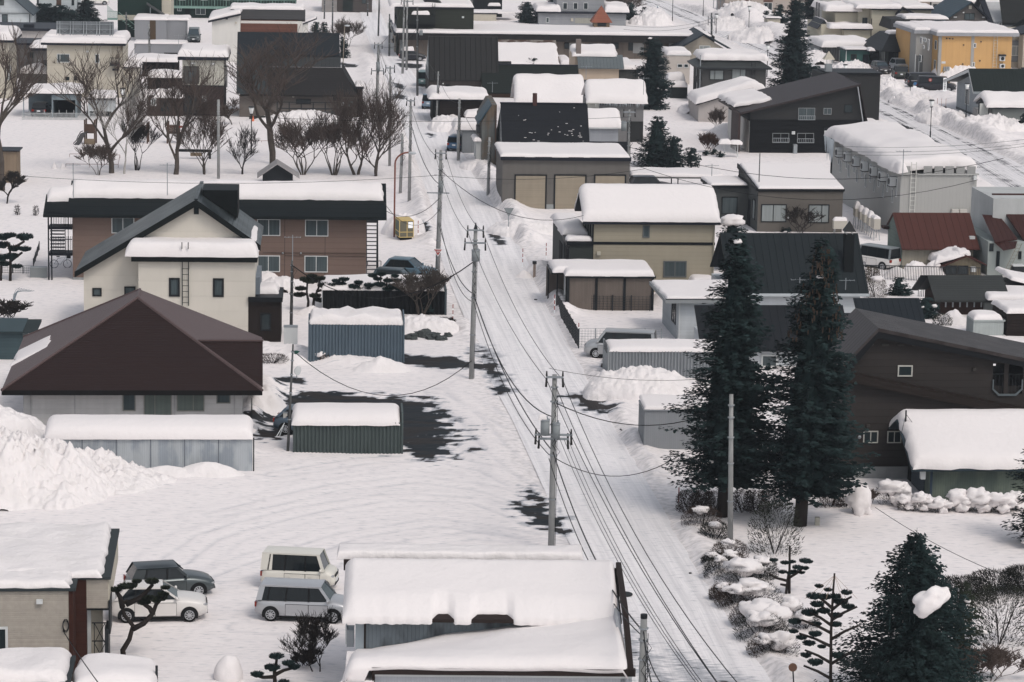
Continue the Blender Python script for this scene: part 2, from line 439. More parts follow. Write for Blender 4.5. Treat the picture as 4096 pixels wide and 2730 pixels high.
ASPH=[([(660,905),(800,905),(870,912),(960,915),(985,925),(1000,935),(1020,955),(1050,970),(1060,985),(1040,1000),(1060,1045),(985,1058),(930,1040),(880,1010),(700,1000),(590,1010),(590,990),(640,935)],.8,1.6),
  ([(925,818),(990,820),(1060,826),(1115,835),(1110,848),(1020,845),(930,838)],.35,1.2),
  ([(612,870),(700,868),(700,882),(615,882)],.3,1.0),
  ([(1390,805),(1470,825),(1400,850),(1380,838)],.3,1.2),
  ([(1300,905),(1345,908),(1395,935),(1380,950),(1345,945),(1310,925)],.5,1.6),
  ([(1355,895),(1390,920),(1398,938),(1370,925)],.3,1.6),
  ([(1095,790),(1115,800),(1150,850),(1165,900),(1150,905),(1120,860),(1100,820)],.7,1.0),
  ([(1225,1120),(1245,1130),(1260,1170),(1290,1190),(1300,1230),(1240,1215),(1200,1175),(1195,1155),(1230,1160)],.5,1.4),
  ([(960,515),(985,520),(990,545),(975,545)],.25,1.0),
  ([(1140,530),(1160,560),(1150,565),(1130,540)],.3,1.2),
  ([(1100,1385),(1050,1380),(1050,1375),(1100,1375)],.2,.6),
  ([(1400,1395),(1440,1440),(1470,1500),(1450,1510),(1400,1430)],.9,.6),
  ([(1480,1500),(1560,1568),(1560,1600),(1490,1600)],.9,.6),
  ([(1540,1480),(1560,1500),(1720,1560),(1700,1600),(1560,1600)],.6,.3),
  ([(910,145),(975,148),(965,158),(920,155)],.3,1.0),
  ([(900,190),(930,195),(925,205),(905,200)],.4,.8),
  ([(905,215),(935,220),(930,230),(900,226)],.4,.7),
  ([(980,305),(1000,310),(990,317)],.3,1.0),
  ([(785,145),(815,148),(820,155),(790,155)],.3,1.2),
  ([(2005,145),(2130,165),(2150,175),(2100,180),(2010,158)],.6,.8),
  ([(1935,140),(2010,145),(2000,152),(1940,148)],.5,.8),
  ([(1800,250),(1830,252),(1820,255)],.2,.3)]
ASPH=[([(p.x,p.y)for p in(OV(*q)for q in P)],s,k)for P,s,k in ASPH]
BANKS=[(path(P),h,w,l)for P,h,w,l in BANKS]
def ground_h(X,Y):
 H=.12*fbm(X/9,Y/9,3,3)+.03*fbm(X/1.9,Y/2.4,9,2)
 L=np.zeros(X.shape)
 for P,h,w,l in BANKS:
  d=seg_dist(X,Y,P)
  k=np.exp(-(d/w)**2)
  H=H+h*k*(1+.45*vnoise(X/w*.7,Y/w*.7,21));L=np.maximum(L,k*l)
 H=H-.07*track_mask(X,Y)+.012*np.abs(fbm(X*1.7,Y*1.9,91,3))
 H=H+L*(.62*fbm(X*1.0,Y*.8,31,5)+.3*np.abs(fbm(X*3.5,Y*3.0,77,3)))
 for P in ROADS:
  sd=poly_sd(X,Y,P);k=1/(1+np.exp(np.clip((sd-.1)*5,-30,30)))
  H=H*(1-k)-.1*k
 for P,s,kk in ASPH:
  sd=poly_sd(X,Y,P);k=1/(1+np.exp(np.clip((sd-.3)*3,-30,30)));H=H*(1-k)-.03*k
 return H
TRK=[([(1215,1120),(1120,1075),(1000,1050),(850,1055),(640,1090)],1.0),([(1235,1160),(1120,1120),(960,1100),(760,1120),(500,1180)],1.0),([(1260,1210),(1100,1150),(900,1140),(700,1170),(480,1230),(400,1290)],1.0),
 ([(1230,1100),(1150,1040),(1080,960),(1000,900)],.8),([(1180,980),(1050,905),(900,885),(700,885)],.8),([(1270,1240),(1000,1200),(800,1230),(520,1330)],1.0),([(1280,1250),(1080,1230),(860,1265),(780,1330)],.9),([(560,1440),(640,1445),(830,1460)],.7),
 ([(480,1395),(600,1400),(640,1380)],.6),([(1380,1000),(1500,1080),(1640,1100)],.8),([(1400,1060),(1500,1120),(1560,1130)],.8),([(1000,640),(900,640),(700,600),(600,640)],.7),([(1200,470),(1300,500),(1330,560)],.6),([(1180,600),(1240,560),(1310,500)],.7),([(2050,235),(2120,250),(2250,252)],.7),([(1000,310),(1080,300)],.6)]
TRK=[(path(P),k)for P,k in TRK]
def track_mask(X,Y):
 M_=np.zeros(X.shape)
 for P,k in TRK:
  P=[tuple(q)for q in resamp(P,24)];d=seg_dist(X,Y,P);d=d+.12*fbm(X*.4,Y*.4,71,2)
  M_=np.maximum(M_,k*(np.exp(-((d-.72)/.16)**2)+.35*np.exp(-((d-1.9)/.2)**2))*(.65+.5*vnoise(X*1.1,Y*1.4,73)))
 return np.clip(M_,0,1)
def asph_mask(X,Y):
 A=np.zeros(X.shape)
 for P,s,kk in ASPH:
  sd=poly_sd(X,Y,P)
  a=-sd/(s*1.7)+kk*fbm(X*1.0,Y*1.7,51,5)*1.25+.3*fbm(X*3,Y*5,53,3)
  A=np.maximum(A,np.clip(.5+a,0,1)*min(1,kk+.1))
 return A
def np_mesh(name,V,nr,nc,attrs,m,uv=None):
 me=bpy.data.meshes.new(name);me.vertices.add(len(V));me.vertices.foreach_set('co',V.astype(np.float32).ravel())
 i=np.arange(nr-1)[:,None]*nc+np.arange(nc-1)[None,:]
 f=np.stack([i,i+1,i+nc+1,i+nc],-1).reshape(-1,4)
 me.loops.add(f.size);me.polygons.add(len(f))
 me.loops.foreach_set('vertex_index',f.ravel().astype(np.int32))
 me.polygons.foreach_set('loop_start',(np.arange(len(f))*4).astype(np.int32))
 me.polygons.foreach_set('use_smooth',np.ones(len(f),bool))
 me.update(calc_edges=True)
 for k,v in attrs.items():
  a=me.attributes.new(k,'FLOAT','POINT');a.data.foreach_set('value',v.astype(np.float32).ravel())
 me.materials.append(m)
 o=bpy.data.objects.new(name,me);col.objects.link(o);return o
def ground_mat(name,road=False):
 m=bpy.data.materials.new(name);m.use_nodes=True
 nt,N,L=_nm(m);b=N['Principled BSDF'];b.inputs['Specular IOR Level'].default_value=.12
 geo=N.new('ShaderNodeNewGeometry')
 def noi(s,det,vec=None,sc_=None):
  n=N.new('ShaderNodeTexNoise');n.inputs['Scale'].default_value=s;n.inputs['Detail'].default_value=det
  if sc_:
   mp=N.new('ShaderNodeMapping');mp.inputs['Scale'].default_value=sc_;L.new(vec or geo.outputs['Position'],mp.inputs[0]);L.new(mp.outputs[0],n.inputs[0])
  else:L.new(vec or geo.outputs['Position'],n.inputs[0])
  return n.outputs['Fac']
 def at(k):
  a=N.new('ShaderNodeAttribute');a.attribute_name=k;return a.outputs['Fac']
 def ma(op,a,bb=None,c=None):
  n=N.new('ShaderNodeMath');n.operation=op
  for i,v in enumerate((a,bb,c)):
   if v is None:continue
   if isinstance(v,(int,float)):n.inputs[i].default_value=v
   else:L.new(v,n.inputs[i])
  return n.outputs[0]
 def ramp(x,p0,p1):
  r=N.new('ShaderNodeMapRange');r.inputs[1].default_value=p0;r.inputs[2].default_value=p1;r.interpolation_type='SMOOTHSTEP';L.new(x,r.inputs[0]);return r.outputs[0]
 def mix(f,c1,c2):
  n=N.new('ShaderNodeMix');n.data_type='RGBA'
  for i,c in((6,c1),(7,c2)):
   if isinstance(c,tuple):n.inputs[i].default_value=(*c,1)
   else:L.new(c,n.inputs[i])
  if isinstance(f,(int,float)):n.inputs[0].default_value=f
  else:L.new(f,n.inputs[0])
  return n.outputs[2]
 snow=mix(ma('MULTIPLY',noi(.25,5),.5),(.85,.80,.79),(.78,.75,.75))
 dirt=at('dirt')
 snow=mix(ma('MULTIPLY',dirt,ramp(noi(2.4,5),.35,.75)),snow,(.45,.43,.42))
 if road:
  cx=N.new('ShaderNodeCombineXYZ');L.new(ma('MULTIPLY',at('s'),2.6),cx.inputs[0]);L.new(ma('MULTIPLY',at('t'),.05),cx.inputs[1])
  st=noi(1.0,5,cx.outputs[0]);
  cx2=N.new('ShaderNodeCombineXYZ');L.new(ma('MULTIPLY',at('s'),9.0),cx2.inputs[0]);L.new(ma('MULTIPLY',at('t'),.16),cx2.inputs[1])
  st2=noi(1.0,3,cx2.outputs[0])
  k=ramp(ma('ADD',ma('MULTIPLY',st,.7),ma('MULTIPLY',st2,.3)),.36,.72)
  snow=mix(ma('MULTIPLY',k,at('grey')),(.84,.815,.82),(.54,.53,.545))
  wet=at('wet')
  thr=ramp(ma('ADD',ma('ADD',wet,ma('MULTIPLY',ma('SUBTRACT',st,.5),1.6)),ma('MULTIPLY',ma('SUBTRACT',noi(.6,5),.5),.9)),.55,.72)
  snow=mix(thr,snow,(.07,.072,.078))
  hgt=ma('ADD',ma('MULTIPLY',st2,.8),ma('MULTIPLY',noi(5,4),.4))
 else:
  tr=noi(1.0,4,None,(.8,1.4,1))
  snow=mix(ma('MULTIPLY',at('track'),ma('ADD',.45,ma('MULTIPLY',noi(1.8,4),.6))),snow,(.56,.55,.57))
  hgt=ma('ADD',ma('ADD',ma('MULTIPLY',noi(2.2,5),.5),ma('MULTIPLY',tr,.2)),ma('MULTIPLY',noi(.6,4),1.8))
 A=ma('ADD',at('asph'),ma('MULTIPLY',ma('SUBTRACT',noi(2.4,8,None,(.7,2.0,1)),.5),1.3))
 wetc=mix(ramp(noi(.5,3,None,(.6,1.8,1)),.45,.55),(.010,.013,.016),(.019,.015,.013))
 slush=mix(ramp(A,.0,.5),snow,(.40,.41,.44))
 colr=mix(ramp(A,.5,.66),slush,wetc)
 L.new(colr,b.inputs['Base Color'])
 ro=N.new('ShaderNodeMapRange');ro.inputs[1].default_value=.5;ro.inputs[2].default_value=.62;ro.inputs[3].default_value=.85;ro.inputs[4].default_value=.6;L.new(A,ro.inputs[0]);L.new(ro.outputs[0],b.inputs['Roughness'])
 bp=N.new('ShaderNodeBump');bp.inputs['Strength'].default_value=.55;bp.inputs['Distance'].default_value=.1
 L.new(hgt,bp.inputs['Height']);L.new(bp.outputs[0],b.inputs['Normal'])
 return m
def make_ground():
 ys=np.r_[np.linspace(40,112,18)[:-1],np.exp(np.linspace(math.log(112),math.log(600),900)),np.linspace(610,1600,40)[1:]]
 ts=np.r_[np.linspace(-1.1,-.19,46)[:-1],np.linspace(-.19,.19,560),np.linspace(.19,1.1,46)[1:]]
 Y,T_=np.meshgrid(ys,ts,indexing='ij');X=Y*T_
 H=ground_h(X,Y);A=asph_mask(X,Y)
 D=np.zeros(X.shape)
 for P in ROADS:
  sd=poly_sd(X,Y,P);D=np.maximum(D,.7*np.exp(-(np.maximum(sd,0)/1.6)**2))
 D=np.maximum(D,.1)
 V=np.stack([X,Y,H],-1).reshape(-1,3)
 g=np_mesh('snowy_ground',V,len(ys),len(ts),{'asph':A,'dirt':D,'track':track_mask(X,Y)},ground_mat('ground_snow'));tag(g,kind='structure')
 far=MB().q((-5000,-500,-2),(5000,-500,-2),(5000,6000,-2),(-5000,6000,-2)).build('distant_ground',snow_mat('snow_far'));tag(far,kind='structure')
 for nm,L_,R_,grey,wet in(('main_street',PL,PR,.6,0.0),('wide_road',QL,QR,1.0,.36)):
  n=700;A1,B1=resamp(L_,n),resamp(R_,n);m_=60
  s=np.linspace(0,1,m_)[None,:]
  X=A1[:,:1]*(1-s)+B1[:,:1]*s;Y=A1[:,1:]*(1-s)+B1[:,1:]*s
  t=np.r_[0,np.cumsum(np.hypot(*np.diff(A1,axis=0).T))][:,None]+0*s
  wd=np.hypot(A1[:,0]-B1[:,0],A1[:,1]-B1[:,1])[:,None]
  edge=np.minimum(s,1-s)
  H=.0+.02*fbm(X/3,Y/3,5,2)-.03*np.exp(-((edge-.0)/.05)**2)
  H=H-.02*(np.exp(-((s-.3)/.07)**2)+np.exp(-((s-.68)/.07)**2))
  S=s*wd+0*t
  if nm=='wide_road':wetm=wet+.28*(np.exp(-((s-.3)/.1)**2)+np.exp(-((s-.78)/.07)**2))
  else:wetm=.0+.22*np.exp(-((s-.06)/.06)**2)+0*t
  V=np.stack([X,Y,H],-1).reshape(-1,3)
  o=np_mesh(nm,V,n,m_,{'track':0*X,'asph':asph_mask(X,Y),'dirt':np.zeros(X.shape),'s':S,'t':t,'wet':wetm+0*t,'grey':np.full(X.shape,grey)},ground_mat('packed_'+nm,True))
  tag(o,kind='structure')
make_ground()
tile(0,0);YAW=.06
def cap(b,x0,y0,x1,y1,z,t=.5,seed=1,**k):return b.snow('y',[(x0,z),(x1,z)],y0,y1,t,seed=seed,**k)
b=Bld('gabled_house','white sided house with a blue-grey gable roof in the top left corner','house',(-150,262),272,112,9)
wsd=mat('white_siding_cool',(.5,.53,.53),.8,'h',.45,.1,.3)
pk=b.f(60,-70);W_=b.W
b.prism('wall',[(0,-.6),(W_,-.6),(W_,b.H),(pk.x,pk.z),(0,b.H-1.5)],'y',0,b.D,wsd)
br=mat('roof_bluegrey',(.07,.10,.12),.5,'y',.4,.3)
b.roof('y',[(pk.x,pk.z+.1),(W_+.5,b.H-.2)],-.7,b.D+.5,br,.2)
b.roof('y',[(-1,b.H-2.2),(pk.x,pk.z+.1)],-.7,b.D+.5,br,.2)
b.box('eave_trim',0,-.1,b.H-.2,W_+.2,-.003,b.H,mat('trim_grey',(.25,.27,.27)))
b.wf(0,-30,36,50,fB,gC,2);b.wf(18,130,70,206,fB,gN,1)
b.wf(262,130,271,225,fB,gD)
b=Bld('corner_house','pale grey house with a brown door behind the dark evergreens','house',(330,190),690,-120,8)
b.walls(wsd);b.panel('door',505,0,550,90,mat('door_brown',(.16,.08,.05)))
b.wf(322+10,0,348,40,fB,gD);b.wf(642,0,665,50,fB,gD);b.flat(DARK,snow=.4,seed=3)
b=Bld('flat_building','long low pinkish-grey building with a dark roof edge left of the billboard','building',(60,425),470,275,10)
b.walls(mat('pink_grey',(.42,.38,.35),.85,'h',1.2,.06));b.box('roof',-6,-.4,b.H,b.W+.8,b.D,b.H+.35,DKN)
b.box('chimney',2.2,1,b.H+.35,3.6,2,b.H+.8,DKN)
b=Bld('annex_building','dark taupe two-storey block behind the snow-domed shed','building',(88,700),302,402,7)
tp=mat('taupe',(.17,.155,.145),.85,'h',.9,.1)
b.walls(tp);b.box('roof',-.2,-.3,b.H,b.W+1,b.D,b.H+.25,DKN);b.wf(248,468,300,522,mat('frame_green',(.05,.09,.07)),gD)
b=Bld('annex_building','dark taupe wing with a snow-covered flat roof beside the cream house','building',(302,720),428,452,6)
b.walls(tp);b.flat(DKN,o=.45,th=.3,snow=.55,seed=5);b.wf(375,540,420,600,fB,gD);b.panel('vent_hood',338,535,350,548,fW,.2)
b=Bld('flat_house','cream house with a snow-covered flat roof cut by the left edge behind bare trees','house',(-330,880),88,376,8)
b.walls(CREAM);b.flat(DKN,o=.6,th=.3,snow=1.0,seed=8);b.wf(60,585,100,720,fW,gC,2)
b=Bld('cream_house','cream two-storey house carrying a billboard frame on its snowy roof','house',(425,868),1106,402,8.5)
b.walls(CREAM);zt=b.H
b.box('roof',-.65,-.55,zt,b.W+.3,b.D+.4,zt+.28,DKN)
cap(b,-.75,-.6,b.W+.35,2.2,zt+.28,.62,11,wob=.15);cap(b,-.7,1.6,1.8,b.D+.4,zt+.28,.75,12);cap(b,b.W-1.6,1.6,b.W+.3,b.D+.4,zt+.28,.8,13);cap(b,1.2,2.0,b.W-1.2,b.D+.3,zt+.28,.4,14)
b.wf(510,483,626,562,fW,gN,splits=[.24]);b.wf(852,486,892,568,fW,gD);b.wf(584,690,622,722,fB,gD);b.wf(664,684,694,722,fB,gD)
b.panel('vent_hood',776,455,794,470,fW,.2)
p0=b.f(988,585);p1=b.f(1076,515);mb=MB();mb.box(p0.x,-1,p0.z,p1.x,0,p0.z+.3)
for z in(p1.z,(p1.z+p0.z)/2):mb.box(p0.x,-1,z-.03,p1.x,-.95,z+.03)
for i in range(8):x=p0.x+(p1.x-p0.x)*i/7;mb.box(x-.02,-1,p0.z+.3,x+.02,-.96,p1.z)
mb.build('balcony',STEELD,b.root)
b.box('lower_canopy',b.f(1006,0).x,-.5,b.f(0,620).z,b.f(1060,0).x,0,b.f(0,606).z,DKN)
b.panel('stained_wall_panel',1000,402,1100,520,mat('stained_render',(.42,.36,.27),.8,'v',.22,.35,c2=(.24,.14,.07)),.012)
rt=b;e=empty('rooftop_billboard',b.w(0,0,zt+.3),b.yaw,'grey rooftop billboard seen from behind on braced steel posts','billboard')
q0=b.f(505,318,2.6);q1=b.f(1018,198,2.6);z0=q0.z-zt-.3;z1=q1.z-zt-.3
MB().box(q0.x,2.75,z0+.1,q1.x,2.85,z1).build('panel',mat('billboard_back',(.20,.215,.225),.6,'v',1.1,.1),e)
mb=MB();n=9
for i in range(5):
 for dx in(-.16,.16):
  x=q0.x+.25+(q1.x-q0.x-.5)*i/4+dx;mb.box(x-.05,2.58,-.2,x+.05,2.68,z1-.02);mb.bar((x,2.6,z0+.9),(x,1.3,-.1),.04)
 if i<4:
  xa=q0.x+.4+(q1.x-q0.x-.5)*i/4;xb=q0.x+(q1.x-q0.x-.5)*(i+1)/4
  mb.bar((xa,2.62,z0+.1),(xb,2.62,(z0+z1)/2),.022);mb.bar((xb,2.62,z0+.1),(xa,2.62,(z0+z1)/2),.022)
for k in(.12,.45,.8):z=z0+(z1-z0)*k;mb.box(q0.x,2.68,z-.04,q1.x,2.75,z+.04)
mb.build('support_frame',STEEL,e)
b2=Bld('house_extension','low cream extension with a thin dark roof at the right end of the cream house','house',(1112,868),1234,612,5)
b2.walls(CREAM);b2.flat(DKN,o=.25,th=.15,snow=.35,seed=15,oy=.3)
b=Bld('domed_shed','small grey-brown shed under a rounded dome of snow','shed',(185,832),416,660,3.5)
b.walls(mat('greybrown_wall',(.20,.19,.17),.85,'v',.5,.12));cap(b,-.15,-.2,b.W+.1,b.D,b.H,.95,16,r=1.2,m=SNOWR)
b=Bld('open_garage','open grey-blue garage with a snowy roof and black interior beside the picket fence','garage',(464,1056),688,848,6)
gb=mat('garage_bluegrey',(.22,.27,.29),.7,'h',.5,.1)
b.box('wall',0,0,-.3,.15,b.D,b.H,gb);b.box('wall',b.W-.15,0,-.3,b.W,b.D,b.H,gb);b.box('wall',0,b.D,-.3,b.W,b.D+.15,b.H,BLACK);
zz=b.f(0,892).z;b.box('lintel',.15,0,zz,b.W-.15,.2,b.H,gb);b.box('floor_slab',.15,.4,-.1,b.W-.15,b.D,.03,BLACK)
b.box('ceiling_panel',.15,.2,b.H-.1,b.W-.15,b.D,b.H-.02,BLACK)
b.box('roof',-3.3,-.2,b.H,b.W+.5,b.D+.2,b.H+.12,DKN);cap(b,-3.5,-.3,b.W+.6,b.D+.2,b.H+.12,.5,18,amp=.3)
b.box('carport_post',-3.1,.1,-.3,-3.0,.2,b.H,gb);b.box('carport_back',-3.1,b.D,-.3,0,b.D+.05,b.H-.4,gb)
b=Bld('small_garage','small white garage with a half-raised door and snow on its roof','garage',(790,1052),1012,898,5)
wg=mat('white_metal_wall',(.5,.52,.52),.7,'v',.3,.1)
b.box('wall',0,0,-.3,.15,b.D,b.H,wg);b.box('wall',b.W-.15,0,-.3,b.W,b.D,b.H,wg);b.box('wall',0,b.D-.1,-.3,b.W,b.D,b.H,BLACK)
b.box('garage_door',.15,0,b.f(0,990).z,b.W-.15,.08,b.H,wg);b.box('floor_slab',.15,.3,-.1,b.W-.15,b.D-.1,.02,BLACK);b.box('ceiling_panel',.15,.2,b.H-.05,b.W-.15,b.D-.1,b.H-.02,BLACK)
b.box('roof',-.2,-.3,b.H,b.W+.2,b.D+.1,b.H+.25,DKN);cap(b,-.1,-.3,b.W+.2,b.D,b.H+.25,.45,19)
b=Bld('carport','dark open carport under a broad slab of snow left of the tall narrow house','carport',(1245,695),1590,560,5)
wd=WOODD
b.box('wall',.2,b.D-.1,-.3,b.W,b.D,b.H,wd);mb=MB()
for i in range(5):x=.1+(b.W-.3)*i/4;mb.box(x,0,-.3,x+.14,.14,b.H)
mb.build('post_row',wd,b.root);b.box('back_panel',.3,1.5,-.3,b.W*.6,1.6,b.H*.8,wd);b.box('roof',-.2,-.3,b.H,b.W,b.D,b.H+.12,DKN);cap(b,-2.2,-.6,b.W,b.D+.3,b.H+.12,.55,20,wob=.2)
gx=mat('grey_render',(.28,.28,.29),.85,mott=.06)
b=Bld('grey_box_building','plain grey box building with a brown vertical panel under thin snow','building',(1206,366),1492,180,7)
b.walls(gx);b.panel('brown_panel',1342,184,1396,360,mat('brown_panel_wood',(.14,.085,.04)));cap(b,-.1,-.1,b.W+.1,b.D,b.H,.45,22,wob=.12)
b=Bld('grey_box_building','narrower grey box block joined to the right of the brown-panelled one','building',(1494,366),1664,182,6)
b.walls(gx);cap(b,-.1,-.1,b.W+.5,b.D,b.H,.35,23,wob=.15);b.box('downpipe',-.12,-.08,0,-.02,.02,b.H,STEELD)
b=Bld('grey_box_building','low grey annex with a snow strip in front of the grey box block','building',(1204,505),1670,392,3)
b.walls(gx);cap(b,-.1,-.1,b.W+.1,b.D,b.H,.3,24,wob=.1);b.panel('vent_slot',1470,474,1590,492,BLACK)
b=Bld('narrow_house','tall narrow house, cream above and brown brick below, with a box window','house',(1635,1040),2005,538,8)
zs=b.f(0,750).z
b.box('upper_wall',0,0,zs,b.W,b.D,b.H,mat('cream_lap',(.47,.44,.36),.8,'h',.28,.25,.5));b.box('lower_wall',0,-.02,-.5,b.W,b.D,zs,mat('brown_brick',(.085,.05,.042),.85,'h',.12,.3))
b.box('trim_band',0,-.07,zs-.06,b.W,-.021,zs+.06,fB);b.flat(DKN,o=.5,th=.38,snow=.75,seed=25,oy=.35)
p0=b.f(1648,742);p1=b.f(1780,600);f_=b.box('box_window',p0.x,-.35,p0.z,p1.x,-.02,p1.z,mat('bronze_panel',(.11,.11,.10)));
mb=MB()
for(xa,za,xb,zb)in((p0.x-.05,p0.z-.08,p1.x+.05,p0.z),(p0.x-.05,p1.z,p1.x+.05,p1.z+.08),(p0.x-.05,p0.z,p0.x,p1.z),(p1.x,p0.z,p1.x+.05,p1.z),(p0.x+.7,p0.z,p0.x+.76,p1.z)):mb.box(xa,-.38,za,xb,-.3,zb)
mb.build('box_window_frame',fB,b.root);b.wf(1688,634,1738,728,fB,gN,off=-.36)
b.panel('porch_glazing',1655,850,1780,1015,mat('porch',(.09,.085,.085)),.3);b.wf(1665,850,1720,1000,fB,gD,off=-.3);b.wf(1722,850,1770,1000,fB,gD,off=-.3)
b.wf(1812,860,1848,910,fW,gN,2);b.panel('vent_hood',1712,564,1750,576,fW,.2);b.panel('vent_hood',1890,566,1926,580,fW,.2)
b.box('meter_pipe',b.W+.3,-.1,b.f(0,760).z,b.W+.4,0,b.f(0,570).z,fB);b.box('pipe_bracket',b.W,-.1,b.f(0,575).z,b.W+.3,0,b.f(0,565).z,fB)
b=Bld('timber_shed','dark brown shed with rounded snow just left of the tall narrow house','shed',(1320,800),1634,696,3)
b.walls(WOODD);cap(b,-.1,-.2,b.W,b.D,b.H,.75,27,r=.9)
b=Bld('timber_shed','lower brown shed with a pale window behind the climbing tower','shed',(1318,1040),1640,880,3)
b.walls(mat('brown_wall',(.10,.065,.05),.85,'v',.6,.2));cap(b,.6,.1,4.2,b.D,b.H,.9,28,r=.8,amp=.4);b.wf(1352,884,1400,950,fW,gC,2);b.wf(1440,900,1530,1000,fB,gD,2)
mb=MB();a,c=G(200,1078),G(860,1078);n=60
for i in range(n+1):
 p=a.lerp(c,i/n);h=.75 if i%6 else 1.1;mb.box(p.x-.03,p.y-.03,-.1,p.x+.03,p.y,h)
mb.bar(a+Vector((0,0,.75)),c+Vector((0,0,.75)),.035);mb.bar(a+Vector((0,0,.25)),c+Vector((0,0,.25)),.03)
tag(mb.build('picket_fence',mat('white_pickets',(.4,.41,.4))),'low white picket fence between the park and the open garages','fence')
b=Bld('white_house','tall white house with a sloping snow roof left of the red-brown tiles','house',(1900,555),2150,178,11)
ww=mat('white_render',(.66,.62,.56),.85,mott=.08);
b.prism('wall',[(0,-.5),(b.W,-.5),(b.W,b.H+.8),(0,b.H)],'y',0,b.D,ww)
b.roof('y',[(-.5,b.H-.15),(b.W+.1,b.H+.85)],-.5,b.D,DKN,.22);b.snow('y',[(-.5,b.H-.1),(b.W+.1,b.H+.9)],-.4,b.D,.45,seed=31,wob=.2)
b.panel('vent_hood',2022,165,2042,176,fB,.2);b.panel('vent_hood',2108,198,2122,214,CREAM,.2)
tile(1,0)
b=Bld('tiled_house','white house end with a grey upper roof and a red-brown tiled band','house',(-170,540),412,188,8)
rt_=mat('red_tiles',(.20,.065,.035),.7,'h',.22,.45,.6,mott=.25)
b.walls(ww)
zt=b.z(284,3,-1.2)
y2,z2=b.slope(172,.8,zt,-1.2,3)
b.prism('tiled_roof',[(-1.2,zt),(y2,z2),(y2+.3,z2-.2),(-1.0,zt-.25)],'x',.0,b.f(372,200).x,rt_)
y3,z3=b.slope(82,1.1,z2+.1,y2-.25,3)
b.prism('upper_roof',[(y2-.3,z2+.02),(y3,z3),(y3+.3,z3-.2),(y2+.1,z2-.3)],'x',-.9,b.W+.4,mat('roof_brown_grey',(.085,.08,.08),.6,'h',.3,.3))
cap(b,-1,y3-.2,b.W+.2,y3+5,z3-.05,.5,33,wob=.2)
b=Bld('tiny_house','small white shed with a dark roof edge beside the red-brown tiles','shed',(418,300),465,210,3)
b.prism('wall',[(0,-.3),(b.W,-.3),(b.W,b.H+.3),(0,b.H)],'y',0,b.D,ww);b.roof('y',[(-.2,b.H-.1),(b.W+1.3,b.H+.8)],-.2,b.D,DKN,.2);b.snow('y',[(-.2,b.H-.1),(b.W+1.2,b.H+.75)],-.1,b.D,.3,seed=35)
b=Bld('gambrel_building','large building with steep navy and brown-grey stepped roof left of the street','building',(-150,1050),905,862,9)
bs=mat('beige_brown_siding',(.19,.155,.13),.85,'h',.35,.12)
b.walls(bs);x0=-.3;x1=b.f(748,500).x;x2=b.f(768,600).x;x3=b.f(905,840).x
z0=b.z(850,3,-.8);y1,z1=b.slope(600,1.6,z0,-.8,3);y2,z2=b.slope(492,1.8,z1,y1,3);y3,z3=b.slope(290,1.5,z2,y2+.05,3)
rbk=mat('roof_charcoal_brown',(.042,.036,.035),.7,'h',.18,.3,.6);rgy=mat('roof_grey_seam',(.05,.058,.062),.5,'x',.45,.3,.6);rnv=mat('roof_navy',(.02,.034,.048),.55,'h',.2,.35,.7)
xs=b.f(108,600).x
MBp=MB();MBp.q((xs,-.8,z0),(x3,-.8,z0),(x2,y1,z1),(xs,y1,z1));MBp.q((x3,-.8,z0),(x3,b.D,z0),(x2,b.D,z1),(x2,y1,z1));MBp.q((xs,-.8,z0),(xs,y1,z1),(xs,b.D,z1),(xs,b.D,z0))
MBp.q((xs,-.8,z0-.15),(x3,-.8,z0-.15),(x3,-.8,z0),(xs,-.8,z0));MBp.build('lower_roof',rbk,b.root)
b.prism('middle_roof',[(y1-.05,z1+.02),(y2,z2),(y2+3,z2),(y2+3,z1)],'x',xs,x1+.15,rgy)
b.prism('upper_roof',[(y2-.2,z2-.02),(y3,z3),(y3+2.5,z3-.3),(y3+2.5,z2)],'x',x0,x1,rnv)
b.prism('left_roof',[(-.8,z0+.05),(y2-.2,z2),(y2,z2),(y2,z0)],'x',x0,xs,mat('roof_bluegrey2',(.05,.065,.07),.6,'x',.4,.2))
b.box('side_step_roof',x2-.1,-.7,z0+.3,x3-.15,3,b.f(0,612).z*.93,mat('roof_fine_grey',(.10,.10,.10),.6,'h',.12,.3))if False else None
b.wf(358,888,492,934,fB,gD,2);b.wf(693,870,756,908,fB,gD,2);b.panel('notice_board',765,920,790,948,fW);b.panel('poster',832,908,872,965,mat('poster',(.25,.33,.33)))
b.panel('door',735,915,760,1000,mat('beige_door',(.3,.26,.2)));b.panel('vent_hood',325,862,342,875,CREAM,.2)
mb=MB();a=b.f(190,975,-3);c=b.f(728,975,-3)
zt=b.f(0,910,-3).z
for k in range(6):x=a.x+(c.x-a.x)*k/5;mb.box(x-.06,-3.1,-.2,x+.06,-3,zt+(.0 if k%2 else .0))
mb.box(a.x,-3.1,zt-.08,c.x,-3,zt);mb.box(a.x,-3.1,b.f(0,975,-3).z,c.x,-3,b.f(0,965,-3).z)
mb.build('barrier_frame',STEELD,b.root)
b.box('base_wall',b.f(-60,0,-3.3).x,-3.4,-.2,b.f(730,0,-3.3).x,-3.2,b.f(0,1040,-3.3).z,mat('dark_base',(.06,.06,.05)))
mb=MB();a=b.f(215,1040,-3.3);c=b.f(672,1005,-3.3)
for k in range(46):x=a.x+(c.x-a.x)*k/45;mb.box(x-.025,-3.32,a.z-.05,x+.025,-3.28,c.z)
mb.box(a.x,-3.35,c.z-.02,c.x,-3.27,c.z+.04);mb.build('railing',mat('rail_grey',(.14,.14,.14)),b.root)
b.panel('gate_pier',675,990,725,1075,mat('pier_grey',(.09,.088,.08)),3.5)
